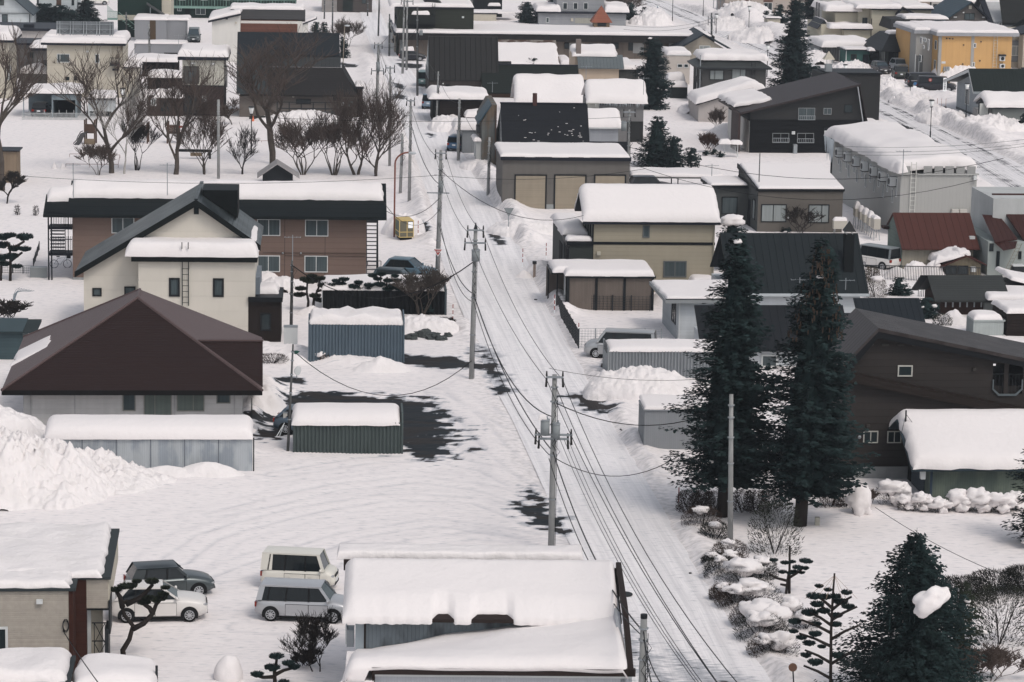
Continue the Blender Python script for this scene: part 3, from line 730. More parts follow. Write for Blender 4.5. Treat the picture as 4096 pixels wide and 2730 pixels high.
b=Bld('brown_annex','narrow dark brown annex at the right end of the stepped roof','building',(900,1060),955,800,5)
b.walls(WOODD);b.flat(DKN,o=.1,th=.3,snow=.2,seed=38)
tile(0,0)
grn=mat('green_siding',(.018,.062,.045),.7,'h',.3,.2,.4);mint=mat('mint_trim',(.20,.34,.28),.6)
b=Bld('green_apartments','dark green two-storey apartment block with mint railings at the top edge','apartment block',(1512,158),2650,-140,8)
b.walls(grn);za=b.f(0,50).z;zb=b.f(0,32).z
b.box('gallery_floor',0,-1.3,za,b.W,-.02,zb,mint);mb=MB()
n=44
for i in range(n+1):
 x=b.W*i/n;mb.box(x-.02,-1.28,zb,x+.02,-1.24,zb+1.05)
for i in range(12):x=b.W*i/11;mb.box(x-.05,-1.3,zb,x+.05,-1.2,zb+1.1)
mb.box(0,-1.3,zb+1.05,b.W,-1.2,zb+1.12);mb.build('railing',mint,b.root)
b.wf(1588,68,1626,102,fW,gN,2);b.wf(1752,60,1842,134,fW,gN,2);b.wf(1938,62,2030,134,fW,gN,2)
b.panel('door',1658,58,1700,152,mat('door_dark',(.02,.022,.02)));b.panel('door_head',1658,58,1700,78,mat('door_head_tan',(.25,.22,.16)),.05)
for k in(2100,2190):b.wf(k,62,k+60,134,fW,gN,2)
for px in(1600,1800,2000,2120):b.wf(px,-60,px+60,5,fW,gN,2)
b=Bld('green_apartments','dark green block with an outside stair and a cream plinth at the top edge','apartment block',(1055,330),1450,-100,8)
b.walls(grn);b.box('plinth_band',0,-.06,b.f(0,168).z,b.W,-.003,b.f(0,122).z,CREAM)
mb=MB();p=b.f(1052,168,-1.0);q=b.f(962,-20,-1.0)
for k in range(14):x=q.x+(p.x-q.x)*k/13;mb.box(x-.025,-1.02,p.z,x+.025,-.98,p.z+1.0+(.9 if k<9 else 0)*(1-k/9.0))
mb.box(q.x,-1.05,p.z+1.0,p.x,-.95,p.z+1.06);mb.box(q.x,-1.2,p.z-.2,p.x,0,p.z);mb.build('landing_railing',mint,b.root)
mb=MB()
for k in range(10):x=p.x+.4+k*.3;z=p.z-.1-k*.24;mb.box(x,-1.1,z-.05,x+.32,-.1,z)
mb.bar((p.x+.2,-1.1,p.z+.9),(p.x+3.4,-1.1,p.z-1.6),.05);mb.build('stair',mint,b.root)
b.box('cream_end',b.W,.2,0,b.W+1.3,b.D,b.H,CREAM)
e=empty('tilted_canopy',b.w(b.f(1350,0).x,-.5,0),.06,'tilted slatted canopy on a mast above the grey box block','canopy')
MB().prism([(-.5,b.f(0,30,-.5).z+0.4),(2.6,b.f(0,145,-.5).z+.25),(2.6,b.f(0,145,-.5).z),(-.5,b.f(0,30,-.5).z+.15)],'y',-1.2,.2).build('panel',mat('canopy_grey',(.12,.12,.12),.6,'x',.12,.4),e);MB().box(-.06,-.5,0,.06,-.38,b.f(0,50,-.5).z).build('post',STEEL,e)
tile(1,0);YAW=.07
brn=mat('brown_grey_siding',(.12,.095,.085),.85,'h',.4,.15)
b=Bld('brown_building','brown house with a dark glazed door at the far end of the street','house',(592,108),725,-90,9)
b.walls(mat('grey_shed_wall',(.30,.27,.25),.8,'h',.6,.1))
b=Bld('brown_building','wide brown house front closing the top of the main street','house',(727,108),1040,-120,9)
b.walls(brn);b.panel('door',780,-40,868,100,mat('door_glazed',(.035,.05,.045)),.15);b.wf(948,-40,988,34,fB,gN)
olv=mat('olive_siding',(.055,.062,.042),.8,'h',.35,.12)
b=Bld('olive_building','dark olive flat-roofed building with a recessed balcony and long beige side wing','building',(1262,500),1945,74,13)
zb=b.f(0,244).z
b.box('wall',0,0,-.5,b.W,b.D,b.H,olv);z=b.H
b.box('roof',-.2,-.2,z,b.W+.1,b.D+.4,z+.2,DKN);cap(b,-1,-.1,b.W,b.D+.3,z+.2,.45,41,wob=.2)
a0=b.f(1366,240);a1=b.f(1604,128);b.box('balcony_recess',a0.x,-.05,a0.z,a1.x,.0,a1.z,BLACK);cap(b,a0.x+.4,-1.4,a1.x-.8,0,a1.z,.5,42)  # near-black sheet on the flush wall paints in the balcony recess's shade
b.box('balcony',a0.x,-1.4,a1.z-1.3,a1.x,-.06,a1.z-.05,mat('balcony_panel',(.03,.035,.03)))
b.panel('wall_lamp',1845,148,1864,164,fW,.2);b.ladder(1580,1603,30,126,STEELD)
mb=MB();p=b.f(1510,30);q=b.f(1690,36);mb.prism([(p.x,z+.4),(q.x,z+.45),(p.x+.4,z+1.7)],'y',2,6);fixn(mb.build('roof_skylight',mat('skylight_dark',(.04,.045,.05)),b.root))
for i,(y0,y1,za,zb2)in enumerate(((1.5,3.5,7.2,8.4),(5,7,7.2,8.4),(8.5,10.5,7.2,8.4),(2,4,2.5,4.0),(6,8,2.5,4.0))):b.win('L',y0,za*b.H/10.5,y1,zb2*b.H/10.5,fB,gD,2)
wing=Bld('beige_wing','low beige street wing with outdoor units, left of the olive building','building',(1240,470),1262,320,26)
wing.walls(mat('beige_pink',(.42,.35,.28),.85,'y',1.0,.08));wing.box('roof',-.1,0,wing.H,wing.W,wing.D,wing.H+.15,DKN)
for i in range(7):wing.win('L',2+i*3.3,wing.H*.35,3.2+i*3.3,wing.H*.75,fB,gD)
for i in range(3):wing.box('outdoor_unit',-.55,1.0+i*6.6,.3+.9*i,-.02,1.9+i*6.6,1.1+.9*i,fW)
b=Bld('long_building','very long building with a dark brown fascia and a flat snowfield roof','building',(1283,508),4080,352,11)
b.walls(mat('tan_brown',(.20,.155,.12),.85,'x',1.6,.1));zf=b.f(0,275).z-b.H
b.box('roof_fascia',-.15,-1.2,b.H,b.W+.2,b.D,b.H+zf,mat('fascia_brown',(.045,.036,.032),.7,'x',1.2,.15));b.box('fascia_trim',-.2,-1.26,b.H+zf-.12,b.W+.25,b.D+.1,b.H+zf,DKN)
b.snow('y',[(-.6,b.H+zf),(b.W-.3,b.H+zf)],-1.1,b.D,.4,seed=44,wob=.25,freq=.8,step=1.5)
b.panel('grey_panel',1290,350,1360,500,mat('grey_panel',(.22,.23,.23)))
tile(2,0)
for(x0,x1)in((470,512),(888,955),(1042,1084)):b.wf(x0,382,x1,456 if x1>1000 else 440,fB,gD)
for(x0,x1)in((512,615),(1085,1180),(1405,1500)):b.panel('light_panel',x0,388,x1,480,mat('light_panel',(.36,.35,.33),.8,'x',.5,.1))
b.wf(690,388,762,430,fB,gN,2);b.wf(800,388,880,428,fB,gN,2);b.wf(1290,390,1345,460,fB,gD)
zr=b.H+zf
q=b.t(803,262,zr+.1);wz=mpp(b.w(q.x,q.y,zr))
hw=88*wz;cup=b.box('cupola',q.x-hw*.8,q.y-.2,zr+.1,q.x+hw*.8,q.y+2*hw*.8,zr+1.2,mat('cupola_wood',(.24,.15,.08)))
for s_ in(0,):MB().box(q.x-hw*.45,q.y-.25,zr+.5,q.x+hw*.45,q.y-.2,zr+1.0).build('louvre',fB,cup)
ct=up(b.w(q.x,q.y+hw,0),48)
mb=MB();cx,cy=q.x,q.y+hw*.8;hh=hw*1.08;A4=[(cx-hh,cy-hh,zr+1.0),(cx+hh,cy-hh,zr+1.0),(cx+hh,cy+hh,zr+1.0),(cx-hh,cy+hh,zr+1.0)]
for i in range(4):mb.q(A4[i],A4[(i+1)%4],(cx,cy,ct))
mb.q(*A4);mb.build('cupola_roof',mat('cupola_tiles',(.36,.10,.045),.7,'h',.3,.35),b.root)
til=mat('grey_tiles',(.30,.30,.31),.8,'h',.75,.2)
b=Bld('tiled_wall_house','pale grey tile-clad house with three small windows and snowy side roofs','house',(236,222),1020,118,8)
b.walls(til);b.flat(DKN,o=.5,th=.25,snow=0);zt=b.H+.25
cap(b,-.5,-.4,b.f(440,100).x,b.D,zt,.9,46,wob=.25);cap(b,b.f(830,100).x,-.4,b.W+.5,b.D,zt,1.1,47,wob=.2)
b.box('upper_wall',b.f(405,0).x,.8,zt,b.f(832,0).x,b.D,zt+4,til)
for x in(455,548,640):a=b.f(x,86,.8);c=b.f(x+42,26,.8);b.win('F',a.x,a.z,c.x,c.z,fW,gD,off=.8)
b.wf(305,158,332,205,fW,gN);b.panel('shutter_box',566,162,706,212,mat('shutter_cream',(.36,.34,.28),.7,'x',.15,.3));b.panel('meter_box',528,165,548,192,CREAM,.15)
b=Bld('rusty_roof_building','low building with a rust-stained sheet roof half hidden by snow','building',(-120,640),430,590,9)
b.walls(mat('pale_wall',(.5,.48,.45)));rust=mat('rust_sheet',(.14,.075,.045),.8,'x',.2,.4,c2=(.28,.24,.2))
y1,z1=b.slope(358,.35,b.H,-.3,3);b.prism('roof',[(-.3,b.H),(y1,z1),(y1,b.H-.3),(-.3,b.H-.25)],'x',-.2,b.W,rust)
cap2=b.snow('x',[(-.4,b.H),(y1*.80,b.H+(z1-b.H)*.80)],-.2,b.W-.1,.45,seed=50,wob=.35,freq=1.6)
b=Bld('metal_roof_house','small beige house with a pale grey seamed metal roof and a brick chimney','house',(606,760),955,602,6)
b.walls(mat('beige_peach',(.48,.36,.25),.85,mott=.06));y1,z1=b.slope(492,.62,b.H,-.4,3);sg=mat('seam_grey_roof',(.16,.185,.19),.45,'x',.42,.35,.8)
b.roof('x',[(-.5,b.H-.05),(y1,z1)],-.25,b.W+.6,sg,.12);b.box('upper_wall',-.5,y1,-.2,b.W*.93,b.D+4,z1-.1,mat('beige_peach',(0,0,0)))
b.snow('x',[(y1-.5,z1-.2),(y1+3,z1+.6)],-.9,b.W-.1,.55,seed=51,wob=.3);c=b.f(572,505,y1);b.box('chimney',c.x,y1-.4,z1-.3,c.x+.6,y1+.4,z1+1.9,mat('chimney_brick',(.26,.2,.17)))
b=Bld('snow_roof_shed','low shed with a wide snow roof between the metal-roofed house and the dark conifer','shed',(960,735),1130,628,6)
b.walls(mat('shed_darkgrey',(.10,.10,.095),.8,'x',.4,.2));b.box('roof',-.1,-.4,b.H,b.W,b.D+3,b.H+.12,DKN);cap(b,-.3,-.5,b.W,b.D+6,b.H+.12,.5,52)
b=Bld('snow_roof_shed','snowed-over shed roof left of the pale grey metal roof','shed',(440,640),545,590,5)
b.walls(mat('pale_wall',(0,0,0)));cap(b,-.2,-.3,b.W,b.D+3,b.H,.7,53)
b=Bld('blue_gable_house','beige house with a broad low blue gable roof beyond the dark conifer','house',(1440,560),1990,470,9)
pk=b.f(1700,292);bg=mat('beige_gable',(.36,.31,.24),.85,'h',.4,.1)
b.prism('wall',[(0,-.4),(b.W,-.4),(b.W,b.H-.3),(pk.x,pk.z-.3),(0,b.H-.3)],'y',0,b.D,bg);brf=mat('roof_deepblue',(.025,.045,.065),.5,'y',.35,.3)
b.prism('roof',[(-.9,b.f(0,452).z),(pk.x,pk.z),(pk.x,pk.z-.22),(-.8,b.f(0,452).z-.22)],'y',-2.2,b.D,brf);b.prism('roof',[(b.W+.3,b.f(0,445).z),(pk.x,pk.z),(pk.x,pk.z-.22),(b.W+.3,b.f(0,445).z-.22)],'y',-.4,b.D,brf);b.wf(1678,410,1776,445,fW,gL,splits=[.35])
b=Bld('beige_block','plain pinkish-beige block with two small windows left of the grey mansard house','house',(1385,760),1590,498,7)
b.walls(mat('pink_beige',(.50,.43,.37),.85,mott=.05));b.flat(fW,o=.1,th=.1,snow=.5,seed=55);b.wf(1482,574,1528,608,fW,gD);b.wf(1540,574,1580,608,fW,gD)
b=Bld('low_shed','low shed with two heavy snow steps in front of the pinkish-beige block','shed',(1418,885),1570,780,3)
b.walls(mat('green_grey_sheet',(.04,.05,.045),.7,'x',.25,.4));cap(b,-.2,-.3,b.W,1.8,b.H,.6,56);cap(b,-.2,2.2,b.W,5,b.H+.5,.9,57)
b=Bld('mansard_house','grey two-storey house with a skirt of grey metal roof under heavy snow','house',(1696,925),2268,602,8)
gw=mat('dark_grey_render',(.105,.10,.095),.85,mott=.05);b.walls(gw,-1)
zt=b.z(520,3,1.6);mb=MB();o=.5
z0=b.H-.05;W_,D_=b.W,b.D;inn=[(1.2,1.6),(W_-1.0,1.6),(W_-1.0,D_-1.5),(1.2,D_-1.5)];out=[(-.7,-o),(W_+.6,-o),(W_+.6,D_+o),(-.7,D_+o)]
for i in range(4):j=(i+1)%4;mb.q((*out[i],z0),(*out[j],z0),(*inn[j],zt),(*inn[i],zt))
mb.q(*[(*p,z0-.01)for p in out]);mb.q(*[(*p,zt)for p in inn]);mb.build('roof',mat('mansard_grey',(.065,.072,.07),.5,'h',.32,.4,.8),b.root)
mb=MB()
for i in range(4):
 j=(i+1)%4;mb.box(min(out[i][0],out[j][0])-.03,min(out[i][1],out[j][1])-.03,z0-.16,max(out[i][0],out[j][0])+.03,max(out[i][1],out[j][1])+.03,z0+.04)
mb.build('gutter',STEELD,b.root);cap(b,-.1,.6,W_+.2,D_+.2,zt-.2,.75,60,wob=.35,amp=.25,m=SNOW)
b.wf(1772,628,1896,718,fB,gL,splits=[.36]);b.wf(1970,616,2094,724,fB,gL,splits=[.6]);b.ladder(2146,2178,560,795,STEELD)
for(y0,y1,zc)in((1.0,2.4,b.f(0,640).z),(4.5,5.6,b.f(0,640).z),(3.5,5.0,1.6)):b.win('L',y0,zc-.9,y1,zc+.5,fB,gL)
b.box('vent_pipe',-.3,-.2,0,-.2,-.1,b.H+1.4,STEEL)
b=Bld('low_house','low pale house under a long rounded snow roof in front of the grey mansard house','house',(1668,1095),2240,935,9)
b.prism('wall',[(0,-.5),(b.W,-.5),(b.W,b.H+1.2),(b.W*.8,b.H+1.9),(0,b.H)],'y',0,b.D,mat('pinkish_wall',(.42,.37,.34),.85,mott=.08));b.snow('y',[(-.45,b.H),(b.W*.8,b.H+1.9),(b.W+.4,b.H+1.3)],-.5,b.D-2,.75,seed=62,wob=.2,r=.6)
b.roof('y',[(-.3,b.H),(b.W*.8,b.H+1.9),(b.W+.3,b.H+1.3)],-.35,b.D,DKN,.12)
tile(1,0)
b=Bld('dark_seam_house','tall building with a huge near-black seamed metal roof facing the camera','house',(1547,860),2172,720,10)
b.walls(mat('brown_dark_wall',(.085,.065,.055),.8,'x',.5,.2));y1,z1=b.slope(330,1.9,b.H,-.15,3);dk=mat('roof_seam_dark',(.022,.021,.021),.5,'x',.62,.35,.9)
b.prism('roof',[(-.15,b.H),(y1,z1),(y1+.2,z1),(b.D-.5,b.H)],'x',0,b.W,dk);
MB().q((-.03,.2,3),(-.03,.3,b.H),(-.03,y1,z1-.3),(-.03,b.D-.6,b.H),(-.03,b.D-.6,3)).build('gable_panel',mat('gable_palegrey',(.34,.36,.36),.7,'h',.5,.1),b.root)
b.panel('door',1700,755,1735,800,mat('door_dark',(0,0,0)));b.panel('wall_plate',1672,745,1682,756,fW)
b=Bld('beige_cottage','small beige cottage with a charcoal roof against the near-black seamed building','house',(1800,785),2215,620,6)
b.walls(mat('beige_pink2',(.46,.38,.32),.85,mott=.06));y1,z1=b.slope(548,.7,b.H,-.4,3);b.roof('x',[(-.4,b.H),(y1,z1)],-.35,b.W+1,mat('roof_charcoal',(.035,.035,.037),.6,'x',.4,.2),.15)
b=Bld('green_roof_house','house with a long dark green lapped roof behind the twin snow roofs','house',(2050,880),2894,826,8)
b.walls(mat('wood_reddish',(.16,.075,.04),.8,'x',.3,.3));y1,z1=b.slope(582,.75,b.H,-.5,3);b.roof('x',[(-.5,b.H),(y1,z1)],-.35,b.W+.1,mat('roof_darkgreen_lap',(.022,.034,.026),.65,'h',.2,.35,.6),.15)
b.prism('gable_trim',[(-.5,b.H-.1),(y1,z1-.12),(y1+3,b.H-.1)],'x',-.3,-.2,mat('gable_cream',(.36,.30,.22)))
b.box('ridge_cap',-.35,y1-.1,z1-.05,b.W+.1,y1+.15,z1+.08,DKN);cap(b,-6.5,-.5,-.3,3,b.H-.9,.4,64,wob=.3)
b.box('side_roof',-6.3,-.4,b.H-1.05,-.3,3,b.H-.9,mat('roof_grey_small',(.2,.21,.21)))
b=Bld('snow_garage','dark brown street garage with a thick rounded slab of snow on top','garage',(1642,1095),2042,898,7)
b.walls(WOODD);b.box('roof',-.9,-.4,b.H,b.W+.4,b.D+.4,b.H+.15,DKN);cap(b,-1.2,-.6,b.W+.6,b.D+.4,b.H+.15,.75,66,r=.7,wob=.2)
b.box('open_front',-.75,0,-.2,-.02,b.D*.9,b.H-.1,BLACK);b.panel('cabinet',1662,1050,1690,1092,mat('cab',(.2,.2,.19)),.3);b.panel('barrier_plate',1600,1072,1636,1105,mat('barrier_dark',(.05,.05,.04)),.2)  # solid black block at the left paints in the dark of the open bay
b=Bld('flat_snow_roof','little roof slab of snow between the brown garage and the mossy house','shed',(1895,1130),2020,1050,2.2)
b.walls(WOODD);cap(b,-.3,-.3,b.W+.1,b.D,b.H,.75,68)
b=Bld('grey_shed','grey metal shed with deep snow on the roof beside the parked blue car','shed',(1846,1368),1992,1172,4)
b.walls(mat('grey_sheet',(.25,.26,.265),.6,'x',.9,.1));b.box('roof',-.6,-.2,b.H,b.W+.1,b.D+.2,b.H+.1,STEEL);cap(b,-.9,-.3,b.W+.1,b.D+.2,b.H+.1,.8,69,r=.5);b.box('post',-.55,0,0,-.45,.1,b.H,STEEL)
b.box('side_wall',-.02,.3,0,.0,b.D,b.H,STEEL)
b=Bld('mossy_house','narrow house wall of weathered streaky metal with a small blue roof','house',(2018,1510),2150,1090,9)
ms=mat('weathered_metal',(.17,.175,.16),.8,'v',.3,.2,c2=(.20,.14,.09),mott=.3);b.prism('wall',[(0,-.3),(b.W,-.3),(b.W,b.z(940)),(b.W*.6,b.z(945)),(0,b.H)],'y',0,b.D,ms)
b.prism('blue_roof',[(-.4,b.H-.1),(b.W*.62,b.z(930)),(b.W*.62,b.z(930)-.2),(-.4,b.H-.3)],'y',-.2,5,mat('roof_blue_small',(.06,.12,.16),.5,'y',.4,.3));b.box('pipe',b.W*.9,-.15,1,b.W*.9+.1,-.02,b.z(990),mat('rusty_pipe',(.2,.11,.07)))
b.box('annex',-.5,.2,-.2,0,4,b.f(0,1250).z,mat('annex_pale',(.42,.42,.40)));cap(b,-.8,0,.0,4,b.f(0,1250).z,.35,70)
b.box('balcony_rail',-.35,2,b.f(0,1200).z,-.02,4,b.f(0,1140).z,mat('rail_grey',(.14,.14,.14)))
b=Bld('navy_shingle_house','house with a big navy shingled roof flecked with snow scraps','house',(2205,1560),2990,1335,10)
nv=mat('navy_shingle',(.022,.027,.038),.7,'h',.13,.5,.9);b.walls(mat('taupe_wall',(.18,.17,.155),.85,mott=.08))
y1,z1=b.slope(930,1.1,b.H,-.4,3);b.roof('x',[(-.4,b.H),(y1,z1)],-.05,b.f(2990,1325).x,nv,.2);b.prism('gable_wall',[(-.2,b.H-2),(-.2,b.H-.1),(y1,z1-.3),(b.D+1,b.H-.1),(b.D+1,b.H-2)],'x',-.02,.3,mat('gable_grey',(.30,.31,.31),.8,'h',.3,.15))
b.box('ridge_cap',-.1,y1-.12,z1-.02,b.f(2958,930,y1).x,y1+.2,z1+.1,DKN)
tile(2,0)
y2,z2=b.slope(1270,1.1,b.H,-.4,10);b.roof('x',[(-.5,b.H-.06),(y2,z2)],b.f(690,1330).x,b.f(1045,1390).x,nv,.2,name='lower_roof')
mb=MB();r_=random.Random(5)
for i in range(46):
 t_=r_.random()**.7;px=r_.uniform(20,640);y=-.4+(y1+.4)*(.08+.85*t_*r_.random());z=b.H+1.1*(y+.4);x=b.f(px,1100,y).x;w_=r_.uniform(.05,.22);mb.box(x,y-.05,z+.01,x+w_,y+.05,z+.05)
mb.build('snow_flecks',SNOW,b.root)['kind']='stuff'
c=b.f(204,930,y1);ch=b.box('chimney',c.x-.2,y1-.25,z1-.2,c.x+.2,y1+.25,z1+.75,mat('chimney_red',(.13,.05,.04)));MB().tube([(c.x,y1,z1+.75),(c.x,y1,z1+1.0)],.22,10).build('cap',mat('chimney_red',(0,0,0)),ch)
b=Bld('twin_roof_house','house with a huge square snow roof and a dark verge','house',(90,1020),655,925,10)
b.walls(mat('greybeige_wall',(.30,.28,.26)));y1,z1=b.slope(712,.75,b.H,-.3,3);b.roof('x',[(-.4,b.H-.1),(y1,z1),(y1+4,z1-2.5)],-.5,b.W+.35,DKN,.2)
b.snow('x',[(-.5,b.H-.1),(y1,z1),(y1+4,z1-2.5)],-.9,b.W+.05,.62,seed=72,r=.55,wob=.12)
b=Bld('grey_house','grey house with icicles under a smooth snow roof beside the dark verge','house',(690,1270),1172,925,8)
gh=mat('midgrey_wall',(.22,.21,.205),.85,mott=.08);b.walls(gh);b.box('dark_base',b.f(1060,0).x,-.05,-.3,b.W,-.003,b.f(0,1080).z,mat('dark_base2',(.05,.05,.048)))
y1,z1=b.slope(755,.6,b.H,-.3,3);b.roof('x',[(-.4,b.H),(y1,z1),(y1+3,z1-1.5)],-.1,b.W+.35,DKN,.12);b.snow('x',[(-.5,b.H),(y1,z1),(y1+3,z1-1.5)],-.4,b.W+.4,.6,seed=73,r=.6)
mb=MB();r_=random.Random(3)
for i in range(60):x=r_.uniform(.5,b.W);l_=r_.uniform(.1,.4);mb.tube([(x,-.42,b.H),(x,-.42,b.H-l_)],[.025,.004],4,False)
mb.build('icicles',mat('ice',(.55,.6,.62),.2),b.root)['kind']='stuff'
b=Bld('grey_siding_shed','small house end with pale grey lap siding under a rounded snow roof','house',(694,1340),948,1140,6)
b.walls(mat('lap_paleblue',(.30,.31,.33),.7,'h',.16,.3,.6));y1,z1=b.slope(1000,.5,b.H,-.3,1);b.snow('x',[(-.4,b.H),(y1,z1)],-.5,b.W+.35,.6,seed=74,r=.6,wob=.15);b.roof('x',[(-.35,b.H),(y1,z1)],-.3,b.W+.25,fW,.12)
mb=MB();p=b.f(665,1005,5);q=b.f(775,955,5)
for k in range(12):x=p.x+(q.x-p.x)*k/11;mb.box(x-.03,5,p.z-.8,x+.03,5.04,p.z+.9)
mb.box(p.x,4.98,p.z+.85,q.x,5.06,p.z+.95);mb.build('balcony_railing',mat('rail_cream',(.42,.40,.35)),b.root)
tile(2,1);base=(-90,352);b=Bld('triple_garage','long taupe garage with three beige roller doors and flat snow on the roof','garage',base,1045,-10,9)
tp2=mat('taupe_garage',(.185,.165,.145),.85,'h',2.2,.05);b.walls(tp2)
tile(2,0);zt=b.z(1436,2);b.H=zt
bpy.data.objects.remove(b.root.children[0]);b.walls(tp2)
b.box('roof',-.2,-.3,b.H,b.W+.1,b.D,b.H+.32,DKN);b.snow('y',[(-.2,b.H+.32),(b.W*.33,b.H+.3),(b.W+.0,b.H+.32)],-.3,b.D-.3,.28,seed=76,wob=.04,r=.3)
tile(2,1)
rd=mat('roller_door',(.36,.29,.20),.6,'h',.09,.28,.8)
for(x0,x1)in((35,295),(390,650),(748,1004)):
 a=b.f(x0,52);c=b.f(x1,330);d=b.box('roller_door',a.x,-.05,0,c.x,-.003,a.z,rd)
 MB().box(a.x-.12,-.08,0,a.x,-.003,a.z+.1).box(c.x,-.08,0,c.x+.12,-.003,a.z+.1).box(a.x-.12,-.08,a.z,c.x+.12,-.051,a.z+.12).build('door_frame',fB,d)
b.box('plinth',-.05,-.03,-.3,b.W+.05,-.002,.45,mat('plinth_grey',(.30,.31,.30)));b.wl(-60,100,-50,250,fB,gD)if False else None
tile(3,0);YAW=.12
crm=mat('cream_lap2',(.46,.41,.30),.85,'h',.45,.12,.3,mott=.06)
def leftwin(b,specs,fm=fB,gm=gD,cols=1):
 for(y0,z0,y1,z1)in specs:b.win('L',y0,z0,y1,z1,fm,gm,cols)
b=Bld('cream_block_house','large cream house of stacked boxes with three snowy roof levels','house',(676,440),1448,84,11)
zl=b.f(0,262).z;zm=b.f(0,112).z;zt=b.f(0,70).z;xm=b.f(858,0).x;xu=b.f(934,0).x
b.box('wall',0,0,-.5,b.W,b.D,zl,crm);b.box('wall',-.9,2.0,zl-.02,xm,b.D,b.z(112,0,2),crm);b.box('wall',xu,.002,zl,b.W,b.D,b.f(0,78).z,crm);b.box('wall',xm-.4,1.2,zl,xu,b.D,b.z(60,3,1.2),crm)
b.box('side_wing',-3.0,1.5,-.5,-.01,b.D,zl+.6,crm)
b.box('roof',-.3,-.6,zl,b.f(940,0).x,2.0,zl+.2,DKN);cap(b,-2.3,-.8,xu+.1,3.2,zl+.2,.75,101,wob=.2,r=.5)
zz=b.z(112,0,2);b.box('roof',-1.1,1.7,zz,xm+.3,b.D,zz+.2,DKN);cap(b,-2.6,1.0,xm+.1,b.D,zz+.2,.85,102,wob=.2,r=.5)
zz=b.f(0,80).z;b.box('roof',xu-.1,-.5,zz,b.W+.2,b.D,zz+.25,DKN);cap(b,xm-1.1,-.6,b.f(1205,0).x,b.D,zz+.2,.6,103,wob=.2);cap(b,b.f(1205,0).x,-.6,b.W+.2,b.D,zz+.25,.5,104)
for px in(846,862,877):b.wf(px,160,px+12,226,fB,gD,fw=.05)
b.wf(882,350,976,416,fB,gD,3);b.wf(1145,178,1180,235,fB,gD);leftwin(b,[(3,4.0,4.2,6),(6,4.0,7,6)])
for(x,y)in((577,205),(602,205)):b.win('L',3+(x-577)*.06,4.3,3.8+(x-577)*.06,6.3,fB,gD,off=-3.0)
b.box('drain_pipe',b.f(934,0).x-.05,-.12,1.5,b.f(934,0).x+.05,-.02,b.f(0,160).z,fB);b.box('outdoor_unit',b.f(1080,0).x,-.5,b.f(0,300).z,b.f(1102,0).x,-.05,b.f(0,268).z,fW)
pk=b.f(1208,62,-.7);e_=b.f(1430,192,-.7);b.roof('y',[(pk.x,pk.z),(e_.x+.3,e_.z)],-1.0,.0,DKN,.25,name='side_gable_roof');b.roof('y',[(b.f(1145,0).x,b.f(0,90,-.7).z-.4),(pk.x,pk.z)],-1.0,.0,DKN,.25,name='side_gable_roof')
b=Bld('grey_small_house','small grey gable house half behind the cream stacked house','house',(478,425),575,240,6)
gy=mat('cool_grey',(.25,.27,.27),.8,mott=.06);pk=b.f(500,185)
b.prism('wall',[(0,-.4),(b.W,-.4),(b.W,b.H-.8),(pk.x,pk.z),(0,b.H)],'y',0,b.D,gy);b.snow('y',[(pk.x,pk.z),(b.W+.4,b.H-1.2)],-.4,b.D,.45,seed=106);b.roof('y',[(-.8,b.H-.2),(pk.x,pk.z+.1)],-.5,b.D,DKN,.15);b.roof('y',[(pk.x,pk.z+.05),(b.W+.4,b.H-1.2)],-.5,b.D,DKN,.12)
b.wf(535,285,545,320,fW,gD);b.wf(552,290,562,325,fW,gD);b.wf(482,260,492,330,fW,gD)
b=Bld('grey_upper_house','pale grey two-storey house at the top edge beyond the cream stacked house','house',(482,280),700,-60,8)
b.walls(mat('pale_greige',(.40,.38,.35),.85,mott=.05));b.wf(495,15,515,65,fW,gL);b.wf(535,15,555,65,fW,gL);b.wf(680,20,740,65,fB,gD,2);b.wf(540,150,575,180,fW,gL,2)
b.box('roof',-.1,-.5,b.f(0,120).z,b.W,-.01,b.f(0,108).z,DKN)
b=Bld('long_back_house','dark gable house at the top edge above the cream house roof','house',(720,200),1060,60,6)
pk=b.f(880,-40);b.prism('wall',[(0,-.3),(b.W,-.3),(b.W,b.H),(pk.x,pk.z),(0,b.H)],'y',0,b.D,mat('taupe',(0,0,0)));b.roof('y',[(-.6,b.H-.5),(pk.x,pk.z),(b.W+.6,b.H-.5)],-.5,b.D,DKN,.3)
b=Bld('peach_house','peach walled house top under deep snow at the top edge','house',(1070,180),1900,5,8)
b.walls(mat('peach_wall',(.55,.44,.34),.85,mott=.05));b.box('upper_white',b.f(1450,0).x,-.1,0,b.W,-.01,b.H,mat('white_render',(0,0,0)));cap(b,b.f(1330,0).x,-1,b.W,4,b.H-.1,.8,108,wob=.25)
b.wf(1480,38,1510,96,fB,gD,off=-.1);b.wf(1450,20,1460,100,fB,gD,off=-.1)
b=Bld('blue_roof_house','brown-grey gable house with a steep blue tiled roof behind the yellow apartments','house',(1545,470),1990,215,11)
tpb=mat('taupe_brown',(.155,.135,.12),.85,'h',.5,.12);pk=b.f(1812,28)
b.prism('wall',[(0,-.3),(b.W,-.3),(b.W,b.H),(pk.x,pk.z),(0,b.H)],'y',0,b.D,tpb);bl=mat('roof_tile_blue',(.045,.095,.13),.5,'h',.2,.35,.6)
b.roof('y',[(-2.6,b.H-1.3),(pk.x,pk.z+.25)],-.7,b.D,bl,.2);b.roof('y',[(pk.x,pk.z+.25),(b.W+1.0,b.H-.35)],-.7,b.D,DKN,.2)
p2=b.slope
b.wf(1760,120,1850,180,fB,gN,2);b.panel('attic_vent',1800,52,1822,82,mat('vent_cream',(.5,.45,.35)),.15);b.panel('vent_hood',1744,108,1757,120,fW,.15)
